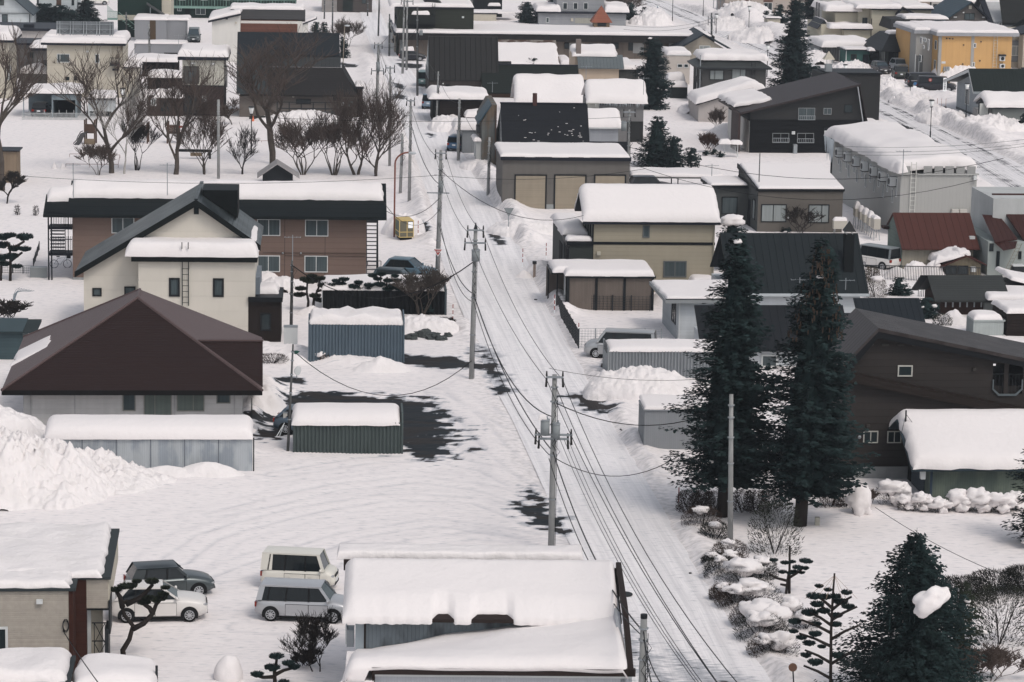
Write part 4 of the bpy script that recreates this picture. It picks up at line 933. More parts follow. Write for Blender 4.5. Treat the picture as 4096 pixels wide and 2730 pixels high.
b.panel('eave_light',1664,150,1690,160,fW,.15);b.panel('eave_light',1918,152,1942,160,fW,.15)
b=Bld('steep_roof_house','house with a huge near-black steep roof and white gable in the top right corner','house',(2000,480),2500,200,11)
b.walls(mat('bluegrey_wall',(.20,.22,.24),.85,'h',.5,.1));drk=mat('roof_blackgreen',(.016,.02,.018),.6,'h',.3,.3)
y1,z1=b.slope(-70,1.5,b.H,-1.0,4);b.roof('x',[(-1.0,b.H),(y1,z1)],b.f(2085,200).x,b.W,drk,.3)
b.prism('gable_wall',[(.0,b.H-.5),(b.D*.5,b.z(20,0,5)),(b.D,b.H-.5)],'x',-.1,b.W*.5,mat('white_gable',(.48,.47,.46)));b.roof('x',[(-1,b.H-.5),(b.D*.5,b.z(-30,0,5)),(b.D+1,b.H-.5)],-.7,.1,DKN,.35,name='verge')
b.roof('y',[(b.f(2120,0).x-1.0,b.f(0,285).z),(b.f(2290,0).x,b.f(0,140).z),(b.W,b.f(0,60).z)],-3.5,-1.0,drk,.3,name='lower_roof')
b.wf(2068,205,2092,240,fW,gD)
b=Bld('beige_house','beige house with a grey glazed bay right of the yellow apartments','house',(2185,610),2480,285,8)
b.walls(mat('beige_wall2',(.42,.37,.29),.85,mott=.06));b.wf(2178,410,2258,500,fW,gL,2,off=-.25);b.panel('bay_panel',2176,365,2258,555,mat('bluegrey_wall',(0,0,0)),.24)
b.box('near_wall',b.f(2258,0).x,-2.5,-.4,b.W,-.3,b.f(0,275).z,mat('beige_wall2',(0,0,0)));b.roof('y',[(b.f(2232,0).x,b.f(0,270).z),(b.W,b.f(0,190).z)],-2.8,4,DKN,.2);b.box('plinth',b.f(2250,0).x,-2.55,-.3,b.W,-2.5,.3,DKN)
yel=mat('yellow_siding',(.62,.33,.085),.8,'v',.9,.06,.2,mott=.06);gryp=mat('grey_panel_light',(.36,.34,.31),.8,mott=.05)
b=Bld('yellow_apartments','mustard yellow two-storey apartment block with pale grey corner and a white ladder','apartment block',(1520,700),2172,322,15)
b.walls(yel);b.box('corner_panel',-.03,-.03,-.3,.55*b.f(1560,0).x/.55*0+.35,.4,b.H,gryp)
x0=b.f(1838,0).x;x1=b.f(1866,0).x;b.box('grey_strip',x0,-.03,0,x1,-.003,b.H,gryp)
z=b.H;b.box('roof',-.5,-.5,z,b.W+.8,b.D,z+.45,mat('parapet_grey',(.33,.33,.34)));b.snow('y',[(-.45,z+.4),(b.W+.75,z+.45)],-.45,b.D-.1,.38,seed=110,wob=.05,r=.3)
for(x0_,y0_,x1_,y1_)in((1842,388,1864,430),(1828,558,1852,600)):b.wf(x0_,y0_,x1_,y1_,fW,gD,fw=.09)
for(x,y)in((1600,347),(1627,348),(1655,349),(1752,405),(1908,376),(1898,546),(1744,576)):
 p=b.f(x,y);b.box('vent_cap',p.x-.08,-.12,p.z-.08,p.x+.08,-.01,p.z+.08,mat('vent_brown',(.12,.09,.06)))
b.ladder(2026,2058,285,612,mat('ladder_cream',(.55,.48,.36)))
for(y0,y1)in((502,546),(572,610)):p=b.f(2070,y0);q=b.f(2114,y1);u_=b.box('outdoor_unit',p.x,-.55,q.z,q.x,-.05,p.z,fW);MB().tube([((p.x+q.x)/2,-.56,(p.z+q.z)/2),((p.x+q.x)/2,-.6,(p.z+q.z)/2)],abs(p.z-q.z)*.36,14).build('fan',STEELD,u_)
b.panel('unit_hood',2064,488,2122,502,STEELD,.7);
for px in(1572,1592,1610):b.panel('gas_meter',px,598,px+12,640,STEEL,.2)
b.panel('meter_pipe',1566,628,1626,690,mat('pipe_yellow',(.4,.27,.12)),.1);b.panel('plate',1555,552,1590,572,fW,.04)
lw=[(1.0,3.9,2.0,5.2),(1.0,.9,2.0,2.4)]
for(a0,za,a1,zb)in lw:b.win('L',a0,za*b.H/6,a1,zb*b.H/6,fW,gD)
b.box('entrance_bay',-2.2,3.4,-.3,-.02,b.D-1,b.H,gryp);b.box('bay_roof',-2.6,3.0,b.H,-.5,b.D-.6,b.H+.45,mat('parapet_grey',(0,0,0)));cap(b,-2.5,3.1,-.3,b.D-.7,b.H+.45,.35,111,r=.3)
b.box('entrance_bay_side',-2.25,6.5,-.3,-2.2,b.D-.8,b.H,yel)
for i,(x0_,y0_,x1_,y1_)in enumerate(((1370,330,1388,395),(1398,340,1410,375),(1412,340,1424,380),(1394,405,1406,440),(1440,350,1448,455),(1362,490,1378,560))):
 p=b.l(x0_,y0_,-2.2);q=b.l(x1_,y1_,-2.2);
 if abs(p.y-q.y)>.2:b.win('L',min(p.y,q.y),q.z,max(p.y,q.y),p.z,fW,gD,off=-2.26)
b.box('entrance',-2.2,3.3,0,-1.2,3.395,2.6,mat('entrance_grey',(.16,.16,.155)));b.box('entrance_frame',-2.25,3.28,0,-2.15,3.39,2.75,fW);b.box('entrance_frame',-1.75,3.28,0,-1.68,3.295,2.6,fW)
b=Bld('darkgreen_house','dark green-grey single-storey house with a charcoal hipped roof left of the yellow apartments','house',(1075,618),1400,452,10)
dg=mat('darkgreen_wall',(.075,.085,.078),.8,mott=.06);b.walls(dg);zt=b.z(300,2,4);rb=mat('roof_black_grey',(.026,.03,.034),.55,'h',.3,.3)
mb=MB();o=[(-1.3,-1.2),(b.W+1,-1.2),(b.W+1,b.D+1),(-1.3,b.D+1)];i_=[(.6,2.2),(b.W+1,2.2),(b.W+1,b.D-2),(.6,b.D-2)]
for k in range(4):j=(k+1)%4;mb.q((*o[k],b.H-.1),(*o[j],b.H-.1),(*i_[j],zt),(*i_[k],zt))
mb.q(*[(*p,zt)for p in i_]);mb.q(*[(*p,b.H-.12)for p in o]);mb.build('roof',rb,b.root)
b.wf(1128,478,1194,565,mat('frame_woodgreen',(.07,.06,.04)),gD,3);b.wf(1210,495,1250,525,fW,gD,fw=.16);b.panel('porch',1080,470,1128,610,BLACK,.02);b.panel('wall_lamp',1212,472,1222,482,fW,.15)  # porch is a flat near-black panel, its shade put into the colour
cap(b,-2.2,2.0,-1.3,4.0,b.H-.3,.4,112,wob=.2);cap(b,.6,2.5,4.0,5,zt,.35,113);b.box('porch_roof',-2.3,1.9,b.H-.45,-1.2,4.0,b.H-.3,DKN);b.win('L',2,.6,5,2.6,fW,gL,3)
b=Bld('darkgrey_house','dark grey mansard roof behind the charcoal hipped roof','house',(1210,490),1420,270,8)
b.walls(dg);y1,z1=b.slope(172,1.2,b.H,-.5,1);b.prism('roof',[(-.5,b.H),(y1,z1),(y1+5,z1),(y1+7,b.H)],'x',-1.8,b.W+1,mat('roof_darkgrey_lap',(.04,.042,.044),.6,'h',.3,.4));b.snow('x',[(y1-.1,z1),(y1+5,z1)],.2,b.W+3,.45,seed=114,wob=.3)
b=Bld('double_garage','ribbed grey double garage with white shutters under domed snow','garage',(655,560),955,425,9)
rg=mat('ribbed_grey',(.20,.20,.20),.6,'cv',.35,.4,.8);b.walls(rg);cap(b,-2.9,-.3,b.W+.1,b.D,b.H,.8,116,wob=.15,dome=.5)
b.box('left_bay',-2.8,1.2,-.3,-.02,b.D,b.H-.1,rg);b.box('garage_door',-.06,.5,0,-.021,3.5,b.H-.5,fW);b.box('garage_door',-2.85,1.6,0,-2.8,4.5,b.H-.5,fW)
b=Bld('teal_hut','small teal hut with a dark door and thin flat roof beside the grey garage','hut',(700,592),905,452,4)
tl=mat('teal_wall',(.05,.17,.145),.75,mott=.08);b.walls(tl);b.box('roof',-.45,-.5,b.H,b.W+.3,b.D,b.H+.12,DKN);cap(b,-.2,-.3,b.W+.1,b.D-.3,b.H+.12,.12,117)
b.wf(742,488,792,538,mat('frame_brown',(.08,.05,.04)),gD);b.panel('door',850,490,900,590,mat('door_slate',(.035,.045,.055)),.05);b.box('drain_pipe',-.1,-.1,0,0,0,b.H,fW)
tile(3,0)
b=Bld('slant_roof_house','charcoal house with a long maroon mono-pitch roof over a black ground floor','house',(-168,1372),875,1070,12)
chl=mat('charcoal_render',(.062,.06,.058),.85,mott=.05);blk=mat('black_siding',(.012,.013,.016),.75,'h',.4,.2)
zm=b.f(0,1072).z;pA=b.f(-168,985);pB=b.f(800,762);pC=b.f(880,1128)
b.prism('upper_wall',[(0,zm),(pC.x-.25,zm-.3),(pB.x-.1,pB.z),(0,pA.z)],'y',0,b.D,chl);b.box('lower_wall',0,-.03,-.5,b.W,b.D,zm,blk)
mar=mat('maroon_roof',(.075,.05,.048),.5,'y',.42,.3,.6);b.roof('y',[(-1.1,pA.z-.2),(pB.x+.25,pB.z+.2)],-.7,b.D,mar,.22)
b.roof('y',[(pB.x+.1,pB.z+.22),(pC.x+.1,pC.z)],-.7,b.D*.5,mar,.28,name='side_roof');b.box('gutter_pipe',0,0,0,0,0,0,fW)if False else None
p=b.f(805,780,-.72);q=b.f(855,1120,-.72);MB().bar((p.x,-.74,p.z),(q.x,-.74,q.z),.07).build('downpipe',mat('pipe_pale',(.35,.36,.37)),b.root)
b.snow('y',[(-1.2,pA.z),(b.f(120,0).x,b.f(120,930).z)],2.5,b.D,.4,seed=120,wob=.5);b.box('left_ribbed_panel',-1.3,-.5,pA.z-4.3,-1.1,3.5,pA.z-.3,mat('maroon_rib',(.10,.055,.05),.6,'y',.2,.4))
for(x0_,y0_,x1_,y1_,c_)in((272,968,418,1078,2),(498,970,568,1028,2),(684,938,756,1012,1)):b.wf(x0_,y0_,x1_,y1_,fG if c_==2 else fB,gD if c_==1 else gN,c_,fw=.055)
for(x0_,x1_)in((40,186),(262,408)):b.wf(x0_,1194,x1_,1282,fG,gN,2,fw=.055)
for(x0_,x1_,y_)in((272,418,1040),(40,186,1240),(262,408,1245)):
 p=b.f(x0_,y_+35);q=b.f(x1_,y_);mb=MB();mb.box(p.x,-.3,q.z,q.x,-.26,q.z+.05).box(p.x,-.3,p.z,q.x,-.26,p.z+.05)
 for k in range(10):x=p.x+(q.x-p.x)*k/9;mb.box(x-.015,-.29,p.z,x+.015,-.27,q.z)
 mb.build('window_railing',STEEL,b.root)
b.panel('vent_hood',212,1178,238,1204,fW,.25);b.panel('gas_cylinder',222,1292,252,1376,STEEL,.5)
p=b.f(-168,1120);b.box('white_side_wall',-.03,.2,0,-.0,b.D,zm-.2,mat('white_render',(0,0,0)))
b2=Bld('charcoal_tower','tall charcoal box rising behind the maroon mono-pitch roof','building',(520,1200),988,668,5)
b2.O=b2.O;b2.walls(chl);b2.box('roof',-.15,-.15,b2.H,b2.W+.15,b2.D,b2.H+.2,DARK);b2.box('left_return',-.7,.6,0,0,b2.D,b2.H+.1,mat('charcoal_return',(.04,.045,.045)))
q=b2.f(565,640);
tb=MB().box(q.x-.35,1,b2.H,q.x+.35,1.7,b2.H+1.0).build('chimney',STEEL,b2.root);MB().q((q.x-.6,.8,b2.H+1.5),(q.x+.6,.8,b2.H+1.5),(q.x,1.4,b2.H+2.4)).q((q.x+.6,.8,b2.H+1.5),(q.x+.6,2,b2.H+1.5),(q.x,1.4,b2.H+2.4)).q((q.x-.6,2,b2.H+1.5),(q.x-.6,.8,b2.H+1.5),(q.x,1.4,b2.H+2.4)).build('chimney_cap',CREAM,tb)
MB().bar((q.x-.3,.9,b2.H+1),(q.x-.3,.9,b2.H+1.6),.04).bar((q.x+.3,.9,b2.H+1),(q.x+.3,.9,b2.H+1.6),.04).build('cap_posts',STEEL,tb)
b3=Bld('parapet_annex','low annex roof edged with white panels between the black floor and the snow roof','annex',(495,1375),1070,1160,3)
b3.walls(blk);b3.box('roof',0,-.1,b3.H-.1,b3.W+.1,b3.D,b3.H+.12,DARK);mb=MB()
p=b3.f(500,1176,-.12)
for k in range(6):x=p.x+k*(b3.W-.2)/6;mb.box(x+.06,-.14,b3.H-.55,x+(b3.W-.2)/6-.06,-.101,b3.H-.12)
mb.build('parapet_panels',fW,b3.root);cap(b3,b3.f(870,0).x,0,b3.W-.1,b3.D+3,b3.H+.1,.5,122,m=SNOWR,amp=.4)
b=Bld('green_roof_cottage','pale grey cottage with a dark green roof at the right edge by the wide road','house',(1890,1062),2600,812,10)
pg=mat('pale_grey_lap',(.30,.285,.27),.8,'h',.25,.15,.4);b.walls(pg);y1,z1=b.slope(616,.95,b.H,-.8,2);grf=mat('roof_darkgreen',(.012,.032,.026),.55,'x',.4,.25,.4)
b.roof('x',[(-.8,b.H-.05),(y1,z1)],-1.0,b.W,grf,.2);b.roof('x',[(y1,z1),(b.D+2.5,b.H-.05)],-1.0,b.W,grf,.2);b.box('fascia',-1.0,-.86,b.H-.32,b.W,-.8,b.H-.06,mat('fascia_pale',(.30,.33,.34)))
b.prism('gable_wall',[(0,-.5),(0,b.H-.1),(y1,z1-.4),(b.D,b.H-.1),(b.D,-.5)],'x',-.02,.0,mat('gable_cool',(.32,.34,.35),.8,'h',.25,.12));b.prism('verge_board',[(-.8,b.H-.35),(-.8,b.H-.1),(y1,z1-.1),(y1,z1-.45)],'x',-1.02,-.98,fW);b.prism('verge_board',[(y1,z1-.45),(y1,z1-.1),(b.D+2.5,b.H-.1),(b.D+2.5,b.H-.35)],'x',-1.02,-.98,fW)
b.win('L',4.2,1.0,6.2,3.0,fW,gN,2);b.box('plinth',-.06,-.04,-.4,b.W,b.D,.3,mat('plinth_dark',(.12,.13,.13)));b.box('meter_pipe',-.15,-.15,0,-.03,-.03,3,fB)
b=Bld('side_shed','grey-green shed with a white door and a thick pillow of snow at the right edge','shed',(2008,1135),2600,962,5)
b.walls(mat('greygreen_panel',(.20,.215,.20),.8,mott=.05));b.snow('x',[(-.5,b.H),(b.D*.45,b.H+1.0),(b.D,b.H+.1)],-.9,b.W,.6,seed=124,r=.55);b.roof('x',[(-.35,b.H),(b.D*.45,b.H+.95),(b.D,b.H)],-.6,b.W,DKN,.15)
tile(3,0);p=b.l(1945,935,-.02);b.box('door',-1.35,.6,.1,-.35,.66,2.5,mat('door_white',(.5,.5,.46)));b.box('door_frame',-1.45,.67,.1,-.25,.72,2.6,fB);b.box('entry_wall',-1.6,.73,-.3,-.01,2.5,b.H-.3,pg)
b=Bld('long_grey_building','long pale grey building with sliding roof snow, icicles and a row of outdoor units','building',(1152,2245),1840,1568,26)
tile(3,1);b.root.name
bpy.data.objects.remove(b.root)
b=Bld('long_grey_building','long pale grey building with a huge snow roof, icicles and a row of outdoor units','building',(1168,600),1848,45,26)
lg=mat('long_grey_wall',(.40,.385,.355),.8,'v',.3,.06,.3,mott=.04);b.walls(lg)
tile(3,0);zt=b.f(0,1487).z;zpar=b.H
pn=mat('parapet_shutter',(.34,.33,.31),.6,'h',.12,.3)
b.box('parapet',-.1,-.15,b.H,b.W+.15,.1,b.H+.12,mat('parapet_pale',(.42,.41,.38)))
n=7
for k in range(n):
 x=.05+k*(b.W-.0)/n
 if k==1:continue
 b.box('roof_panel',x,-.12,b.H+.13,x+(b.W)/n-.22,-.02,zt-.35 if False else zt,pn)
b.snow('y',[(-.5,b.H+.15),(b.W*.5,b.H+.55),(b.W+.1,b.H+.5)],.25,b.D+1,.95,seed=126,wob=.35,r=.7,amp=.15,freq=.8)
b.snow('y',[(-.5,b.H+.2),(.4,b.H+.35)],-.9,1.3,.8,seed=127,r=.5)
tile(3,1);b.ladder(1284,1328,-70,378,mat('ladder_white',(.6,.58,.52)))
for i in range(7):
 y=1.4+i*3.35;u_=b.box('outdoor_unit',-.55,y,b.H-1.15,-.05,y+.85,b.H-.4,fW);MB().tube([(-.56,y+.35,b.H-.77),(-.6,y+.35,b.H-.77)],.27,12).build('fan',STEELD,u_);b.box('unit_bracket',-.6,y,b.H-1.22,-.01,y+.85,b.H-1.16,STEELD)
for i in range(8):b.win('L',1.0+i*3.1,3.2,1.55+i*3.1,4.8,fW,gN)
for i in range(7):b.win('L',2.2+i*3.3,b.H-2.7,2.7+i*3.3,b.H-1.5,fW,gN)
p=b.f(1640,350);q=b.f(1775,405)
for k in range(2):b.box('cabinet',p.x+k*(q.x-p.x)*.52,-.4,q.z,p.x+(k*.52+.46)*(q.x-p.x),-.02,p.z,mat('cabinet_cream',(.52,.48,.42)))
b.panel('meter_panel',1788,476,1832,516,fW,.15);b.panel('camera',1836,50,1860,90,fW,.35)
mb=MB();r_=random.Random(8)
for i in range(26):y=r_.uniform(b.D-3.2,b.D+.5);l_=r_.uniform(.5,2.2);mb.tube([(-.62,y,b.H+.2),(-.6,y,b.H+.2-l_)],[.09,.01],5,False)
mb.build('icicles',mat('ice',(0,0,0)),b.root)['kind']='stuff'
b.box('corner_gutter',-.12,b.D-.2,0,-.02,b.D,b.H,STEELD)
YAW=.06
def corr(b,name,x0,x1,y,z0,z1,m,face='F',pitch=.32,amp=.05,n=None):
 L_=abs(x1-x0);k=max(3,int(L_/pitch));mb=MB();st=8
 pts=[(x0+(x1-x0)*i/(k*st),amp*math.sin(2*PI*i/st))for i in range(k*st+1)]
 for i in range(len(pts)-1):
  (a,da),(c,dc)=pts[i],pts[i+1]
  if face=='F':mb.q((a,y-da,z0),(c,y-dc,z0),(c,y-dc,z1),(a,y-da,z1))
  else:mb.q((y-da,a,z0),(y-dc,c,z0),(y-dc,c,z1),(y-da,a,z1))
 return mb.build(name,m,b.root,True)
tile(1,1)
b=Bld('brown_apartments','two-storey brown apartment block with a dark green eave and thick snow roof','apartment block',(-1640,990),985,384,9)
br_=mat('brown_panel_siding',(.235,.15,.115),.85,'h',.42,.16,.4,mott=.05);b.walls(br_)
gdk=mat('eave_darkgreen',(.010,.022,.024),.6,'h',.25,.3,.5)
zE=b.H;xr=b.f(1172,388,-.9).x;y1,z1=b.slope(110,.42,zE,-.9,12)
b.roof('x',[(-.95,zE-.02),(y1,z1),(y1+5,z1-2)],-.35,xr,gdk,.22)
ys,zs=b.slope(256,.42,zE,-.9,12);y_e,z_e=ys,zs
y1b,z1b=b.slope(150,.42,zE,-.9,12)
b.snow('x',[(ys-.15,zs-.05),(y1b,z1b),(y1b+5,z1b-2)],-.25,xr-.25,.52,seed=201,wob=.12,r=.4,freq=1.5)
for px in(258,620):x=b.f(px,500).x;b.box('joint_strip',x-.02,-.012,.3,x+.02,-.002,zE,mat('joint_brown',(.12,.075,.055)))
for(x0_,y0_,x1_,y1_)in((440,445,648,597),(435,769,643,919),(10,440,218,592),(6,767,215,915),(-1295,425,-1090,570)):b.wf(x0_,y0_,x1_,y1_,fW,gN,2,fw=.06)
for(x,y)in((243,418),(407,422),(240,746),(402,747),(15,398)):p=b.f(x,y);MB().ell((p.x,-.06,p.z),(.08,.09,.08),8,5).build('vent_cap',STEEL,b.root,True)
for(ya,xa,xb_)in((740,60,985),(768,260,980)):p=b.f(xa,ya);q=b.f(xb_,ya+2);MB().bar((p.x,-.05,p.z),(q.x,-.05,p.z),.02).build('wall_pipe',mat('joint_brown',(0,0,0)),b.root)
b.box('plinth',-.03,-.05,-.5,b.W+.03,-.002,.22,CONC)
def stair(b,x0,z0,z1,y,run,wdt,n,m,sgn=1,nm='stair'):
 mb=MB()
 for i in range(n):
  z=z0+(z1-z0)*(i+1)/n;yy=y+sgn*run*(i/n);mb.box(x0,yy,z-.04,x0+wdt,yy+sgn*run/n*.9,z)
 for xx in(x0,x0+wdt):mb.prism([(y,z0-.1),(y,z0+.15),(y+sgn*run,z1+.05),(y+sgn*run,z1-.25)],'x',xx-.03,xx+.03);mb.bar((xx,y,z0+1.0),(xx,y+sgn*run,z1+.95),.03)
 return mb.build(nm,m,b.root)
stl=mat('stair_navy',(.015,.02,.035),.5);z2=b.f(990,540).z
stair(b,b.W+.05,.1,z2,.1,4.5,.85,15,stl);mb=MB();mb.box(b.W,4.6,z2-.12,b.W+.95,6.5,z2)
for k in range(12):y=4.6+k*.17;mb.box(b.W+.92,y,z2,b.W+.95,y+.03,z2+1.05)
for k in range(7):x=b.W+.05+k*.14;mb.box(x,6.4,z2,x+.03,6.43,z2+1.05)
mb.box(b.W+.9,4.6,z2+1.02,b.W+.97,6.5,z2+1.1).box(b.W+.85,6.4,0,b.W+.95,6.5,zE).box(b.W+.85,.1,0,b.W+.93,.18,1.1);mb.build('landing',stl,b.root)
tile(0,1);pz=b.f(445,505).z;pz1=b.f(445,740).z
mb=MB();xl=b.f(436,500).x;x0=0
for x in(xl,xl+.22):mb.box(x-.05,-.3,-.2,x+.05,-.2,zE+.05)
mb.box(xl,-.3,pz-.2,x0,1.2,pz).box(xl,-.3,pz1-.2,x0,1.2,pz1)
for z in(pz,pz1):
 mb.box(xl,-.3,z+1.0,x0,-.25,z+1.06)
 for k in range(14):x=xl+.1+k*(x0-xl)/14;mb.box(x,1.15,z,x+.03,1.18,z+1.05)
for i in range(8):z=pz1+(pz-pz1)*(i+.5)/8;mb.box(xl+.1,0,z-.03,xl+1.15,.35,z+.03)
mb.bar((xl+1.2,.1,pz1),(xl+1.2,.1,pz+1),.04).bar((x0-.3,-.2,pz1),(x0-.3,-.2,zE),.03);mb.build('stair',stl,b.root)
p=b.f(385,265,-.4);b.roof('x',[(-.5,zE-.1),(2.2,zE+1.05)],p.x,-.3,gdk,.2,name='stair_roof');b.snow('x',[(1.2,zE+.6),(2.4,zE+1.1),(6,zE+.4)],p.x+.1,.2,.6,seed=203,wob=.15,r=.45)
b=Bld('white_gable_house','white house with a tall snow-topped front block and an asymmetrical dark gable behind','house',(730,1530),2285,900,8)
wh=mat('white_stucco',(.60,.54,.45),.85,'h',1.0,.04,.2,mott=.05)
blkr=mat('roof_rib_darkgreen',(.022,.04,.045),.35,'x',.3,.3,.8,metal=.3,c2=(.09,.11,.115),ms=.35);blkr2=mat('trim_blackgreen',(.008,.016,.016),.6)
yg=2.2;ap=b.f(1760,262,yg);el=b.f(690,905,yg);xt=b.f(1240,900,0).x;er_m=(ap.z-el.z)/(ap.x-el.x)
xr_=b.W-.1;er=ap.z-er_m*1.15*(xr_+.4-ap.x)
b.prism('wall',[(0,-.5),(xr_,-.5),(xr_,er+.1),(ap.x,ap.z-.35),(0,el.z+.1)],'y',yg,yg+9,wh)
q=b.f(1785,62,yg+9);
yb=yg+8.5
b.roof('y',[(el.x-.1,el.z),(ap.x,ap.z)],yg-.5,yb,blkr,.14);b.roof('y',[(ap.x,ap.z),(xr_+.4,er)],yg-.5,yb,blkr,.14)
b.prism('verge_board',[(el.x-.12,el.z-.38),(el.x-.12,el.z+.02),(ap.x,ap.z+.03),(xr_+.42,er+.03),(xr_+.42,er-.37),(ap.x,ap.z-.42)],'y',yg-.56,yg-.5,blkr2)
b.box('ridge_cap',ap.x-.12,yg-.5,ap.z,ap.x+.12,yb,ap.z+.09,blkr)
c=b.f(2128,250,yg+2.5);c2_=b.f(1800,150,yg+5);zc=c2_.z
b.prism('dormer',[(ap.x+.3,ap.z-.3),(ap.x+.25,zc),(c.x,zc),(c.x,zc-1.9)],'y',yg+3.2,yg+6.5,blkr2)
p=b.f(1737,322,yg);q=b.f(1782,398,yg);b.win('F',p.x,q.z,q.x,p.z,fB,gD,off=yg,fw=.05)
for(x0_,y0_,x1_,y1_)in((828,1058,912,1133),(1114,1045,1215,1125)):p=b.f(x0_,y0_,yg);q=b.f(x1_,y1_,yg);b.win('F',p.x,q.z,q.x,p.z,fB,gN,off=yg,fw=.09)
zt=b.f(1500,818,0).z
b.box('front_block',xt,0,-.5,b.W,8.5,zt,wh);b.box('block_roof',xt-.45,-.35,zt,b.W+.15,8.8,zt+.36,blkr2);b.snow('y',[(xt-.85,zt+.36),(b.W+.2,zt+.36)],-.5,8.9,.92,seed=205,r=.6,wob=.1,amp=.06,freq=.8)
for(x0_,y0_,x1_,y1_)in((1514,968,1612,1136),(1908,972,2006,1139)):b.wf(x0_,y0_,x1_,y1_,fB,gN,fw=.13)
b.ladder(1634,1690,815,1215,STEELD);mb=MB()
for px in(1634,1690):p=b.f(px,705);mb.bar((p.x,-.55,zt+.9),(p.x,-.55,zt+1.35),.04)
mb.build('ladder_hooks',STEELD,b.root);MB().ell((xt-.1,yg-.1,b.f(1220,987,yg).z),(.06,.06,.08)).build('wall_lamp',STEEL,b.root)
tile(1,1);b.box('side_steps',b.W,1,2,b.W+.3,6,zt-1.2,mat('side_rib',(.20,.24,.28),.5,'h',.12,.5));
b=Bld('dark_brown_annex','small dark brown flat-roofed annex with one dark window right of the white house','annex',(-70,1540),222,1178,4)
b.walls(mat('darkbrown_render',(.045,.028,.022),.8));b.box('roof',0,-.25,b.H,b.W+.12,b.D,b.H+.3,DARK);cap(b,.1,1.2,b.W-.2,b.D,b.H+.3,.45,207,m=SNOWR);b.wf(40,1284,134,1442,fB,gD,fw=.1)
b=Bld('dark_garage','wide black corrugated garage with smooth snow behind the clipped garden pines','garage',(598,1290),1695,1082,5.2)
bkc=mat('black_corrugated',(.014,.018,.020),.6);b.box('wall',0,.08,-.4,b.W,b.D,b.H-.02,bkc);corr(b,'corrugated_front',0,b.W,0,-.4,b.H+.02,bkc,pitch=.3);b.box('side_trim',b.W-.04,-.06,-.4,b.W+.1,b.D,b.H+.15,mat('trim_teal',(.09,.12,.13)))
cap(b,-.1,.05,b.W-.06,b.D,b.H,.38,209,wob=.05,r=.35,amp=.2);b.box('side_post',-.08,-.02,0,-.01,b.D,b.H,mat('post_pale',(.35,.36,.36)))
tile(1,2)
b=Bld('corrugated_garage','blue-grey corrugated garage with lumpy snow beside the bare stone garden','garage',(478,200),1320,-180,2.9)
tile(1,1);b.H=b.z(1385,2);cg=mat('bluegrey_corrugated',(.125,.175,.215),.5);corr(b,'corrugated_front',0,b.W,0,-.4,b.H,cg,pitch=.205,amp=.05);b.box('wall',0,.07,-.4,b.W,b.D,b.H-.1,cg)
b.prism('end_wall',[(-.05,-.4),(-.05,b.H+.12),(.6,b.H+.45),(b.D,b.H+.5),(b.D,-.4)],'x',b.W-.02,b.W+.06,cg);b.prism('end_wall',[(-.05,-.4),(-.05,b.H+.1),(b.D,b.H+.2),(b.D,-.4)],'x',-.08,-.0,cg)
cap(b,0,.0,b.W-.05,b.D,b.H-.02,.62,211,wob=.12,r=.3,m=SNOWR,amp=.35,freq=2.5)
tile(1,2)
b=Bld('corrugated_garage','dark green-grey corrugated garage with a smooth snow top beside the bare asphalt','garage',(330,1012),1305,735,2.7)
cg2=mat('greengrey_corrugated',(.105,.135,.128),.5);corr(b,'corrugated_front',0,b.W,0,-.4,b.H,cg2,pitch=.205,amp=.05);b.box('wall',0,.07,-.4,b.W,b.D,b.H-.1,cg2)
b.prism('end_wall',[(-.05,-.4),(-.05,b.H-.05),(.5,b.H+.5),(b.D,b.H+.55),(b.D,-.4)],'x',b.W-.02,b.W+.08,cg2)
b.snow('x',[(-.12,b.H-.18),(.7,b.H+.15),(b.D,b.H+.2)],-.05,b.W-.12,.42,seed=213,wob=.09,r=.35,freq=1.6,amp=.05)
e=G(262,850);s_=empty('storage_cabinet',e,YAW,'narrow cream steel cabinet standing left of the green-grey garage','cabinet');MB().box(-.12,0,.2,.12,.9,1.25).build('body',mat('cabinet_cream',(0,0,0)),s_);MB().box(-.14,-.02,1.25,.14,.92,1.32).build('top',STEEL,s_);MB().bar((-.1,-.1,.6),(-.5,-.6,0),.03).bar((-.05,-.05,.7),(-.32,-.45,0),.03).build('prop',STEEL,s_)
tile(0,2);YAW=.085
b=Bld('hip_roof_house','white walled bungalow with a broad ribbed brown hip roof','house',(213,850),2172,434,15)
b.walls(mat('pale_lap_wall',(.46,.44,.42),.8,'h',.3,.12,.4,mott=.16));hb=mat('brown_lap_roof',(.060,.025,.021),.6,'h',.105,.5,.9,mott=.08);sb=mat('brown_seam_roof',(.17,.105,.098),.5,'y',.24,.3,.7,mott=.06)
zE=b.H+.12;xl=b.f(12,392,-1.2).x;xr_=b.f(2352,405,-1.2).x;yF=-1.2;yB=15.5
tile(0,1);xa=b.f(1236,1147,6.3).x;za=b.z(1150,xa,6.3);zb_=b.z(1068,xa,9.4);za=(za+zb_)/2
A=(xa,6.3,za);B_=(xa,9.3,za)
mb=MB().q((xl,yF,zE),(xr_,yF,zE),A);mb.build('front_slope',hb,b.root)
mb=MB().q((xl,yB,zE),(xl,yF,zE),A,B_);mb.q((xr_,yF,zE),(xr_,yB,zE),B_,A);mb.q((xr_,yB,zE),(xl,yB,zE),B_);mb.build('side_slopes',sb,b.root)
mb=MB()
for P_ in((xl,yF,zE),(xr_,yF,zE)):mb.tube([P_,A],.09,5)
mb.tube([A,B_],.1,5).tube([(xl,yB,zE),B_],.08,5);mb.build('hip_caps',sb,b.root)
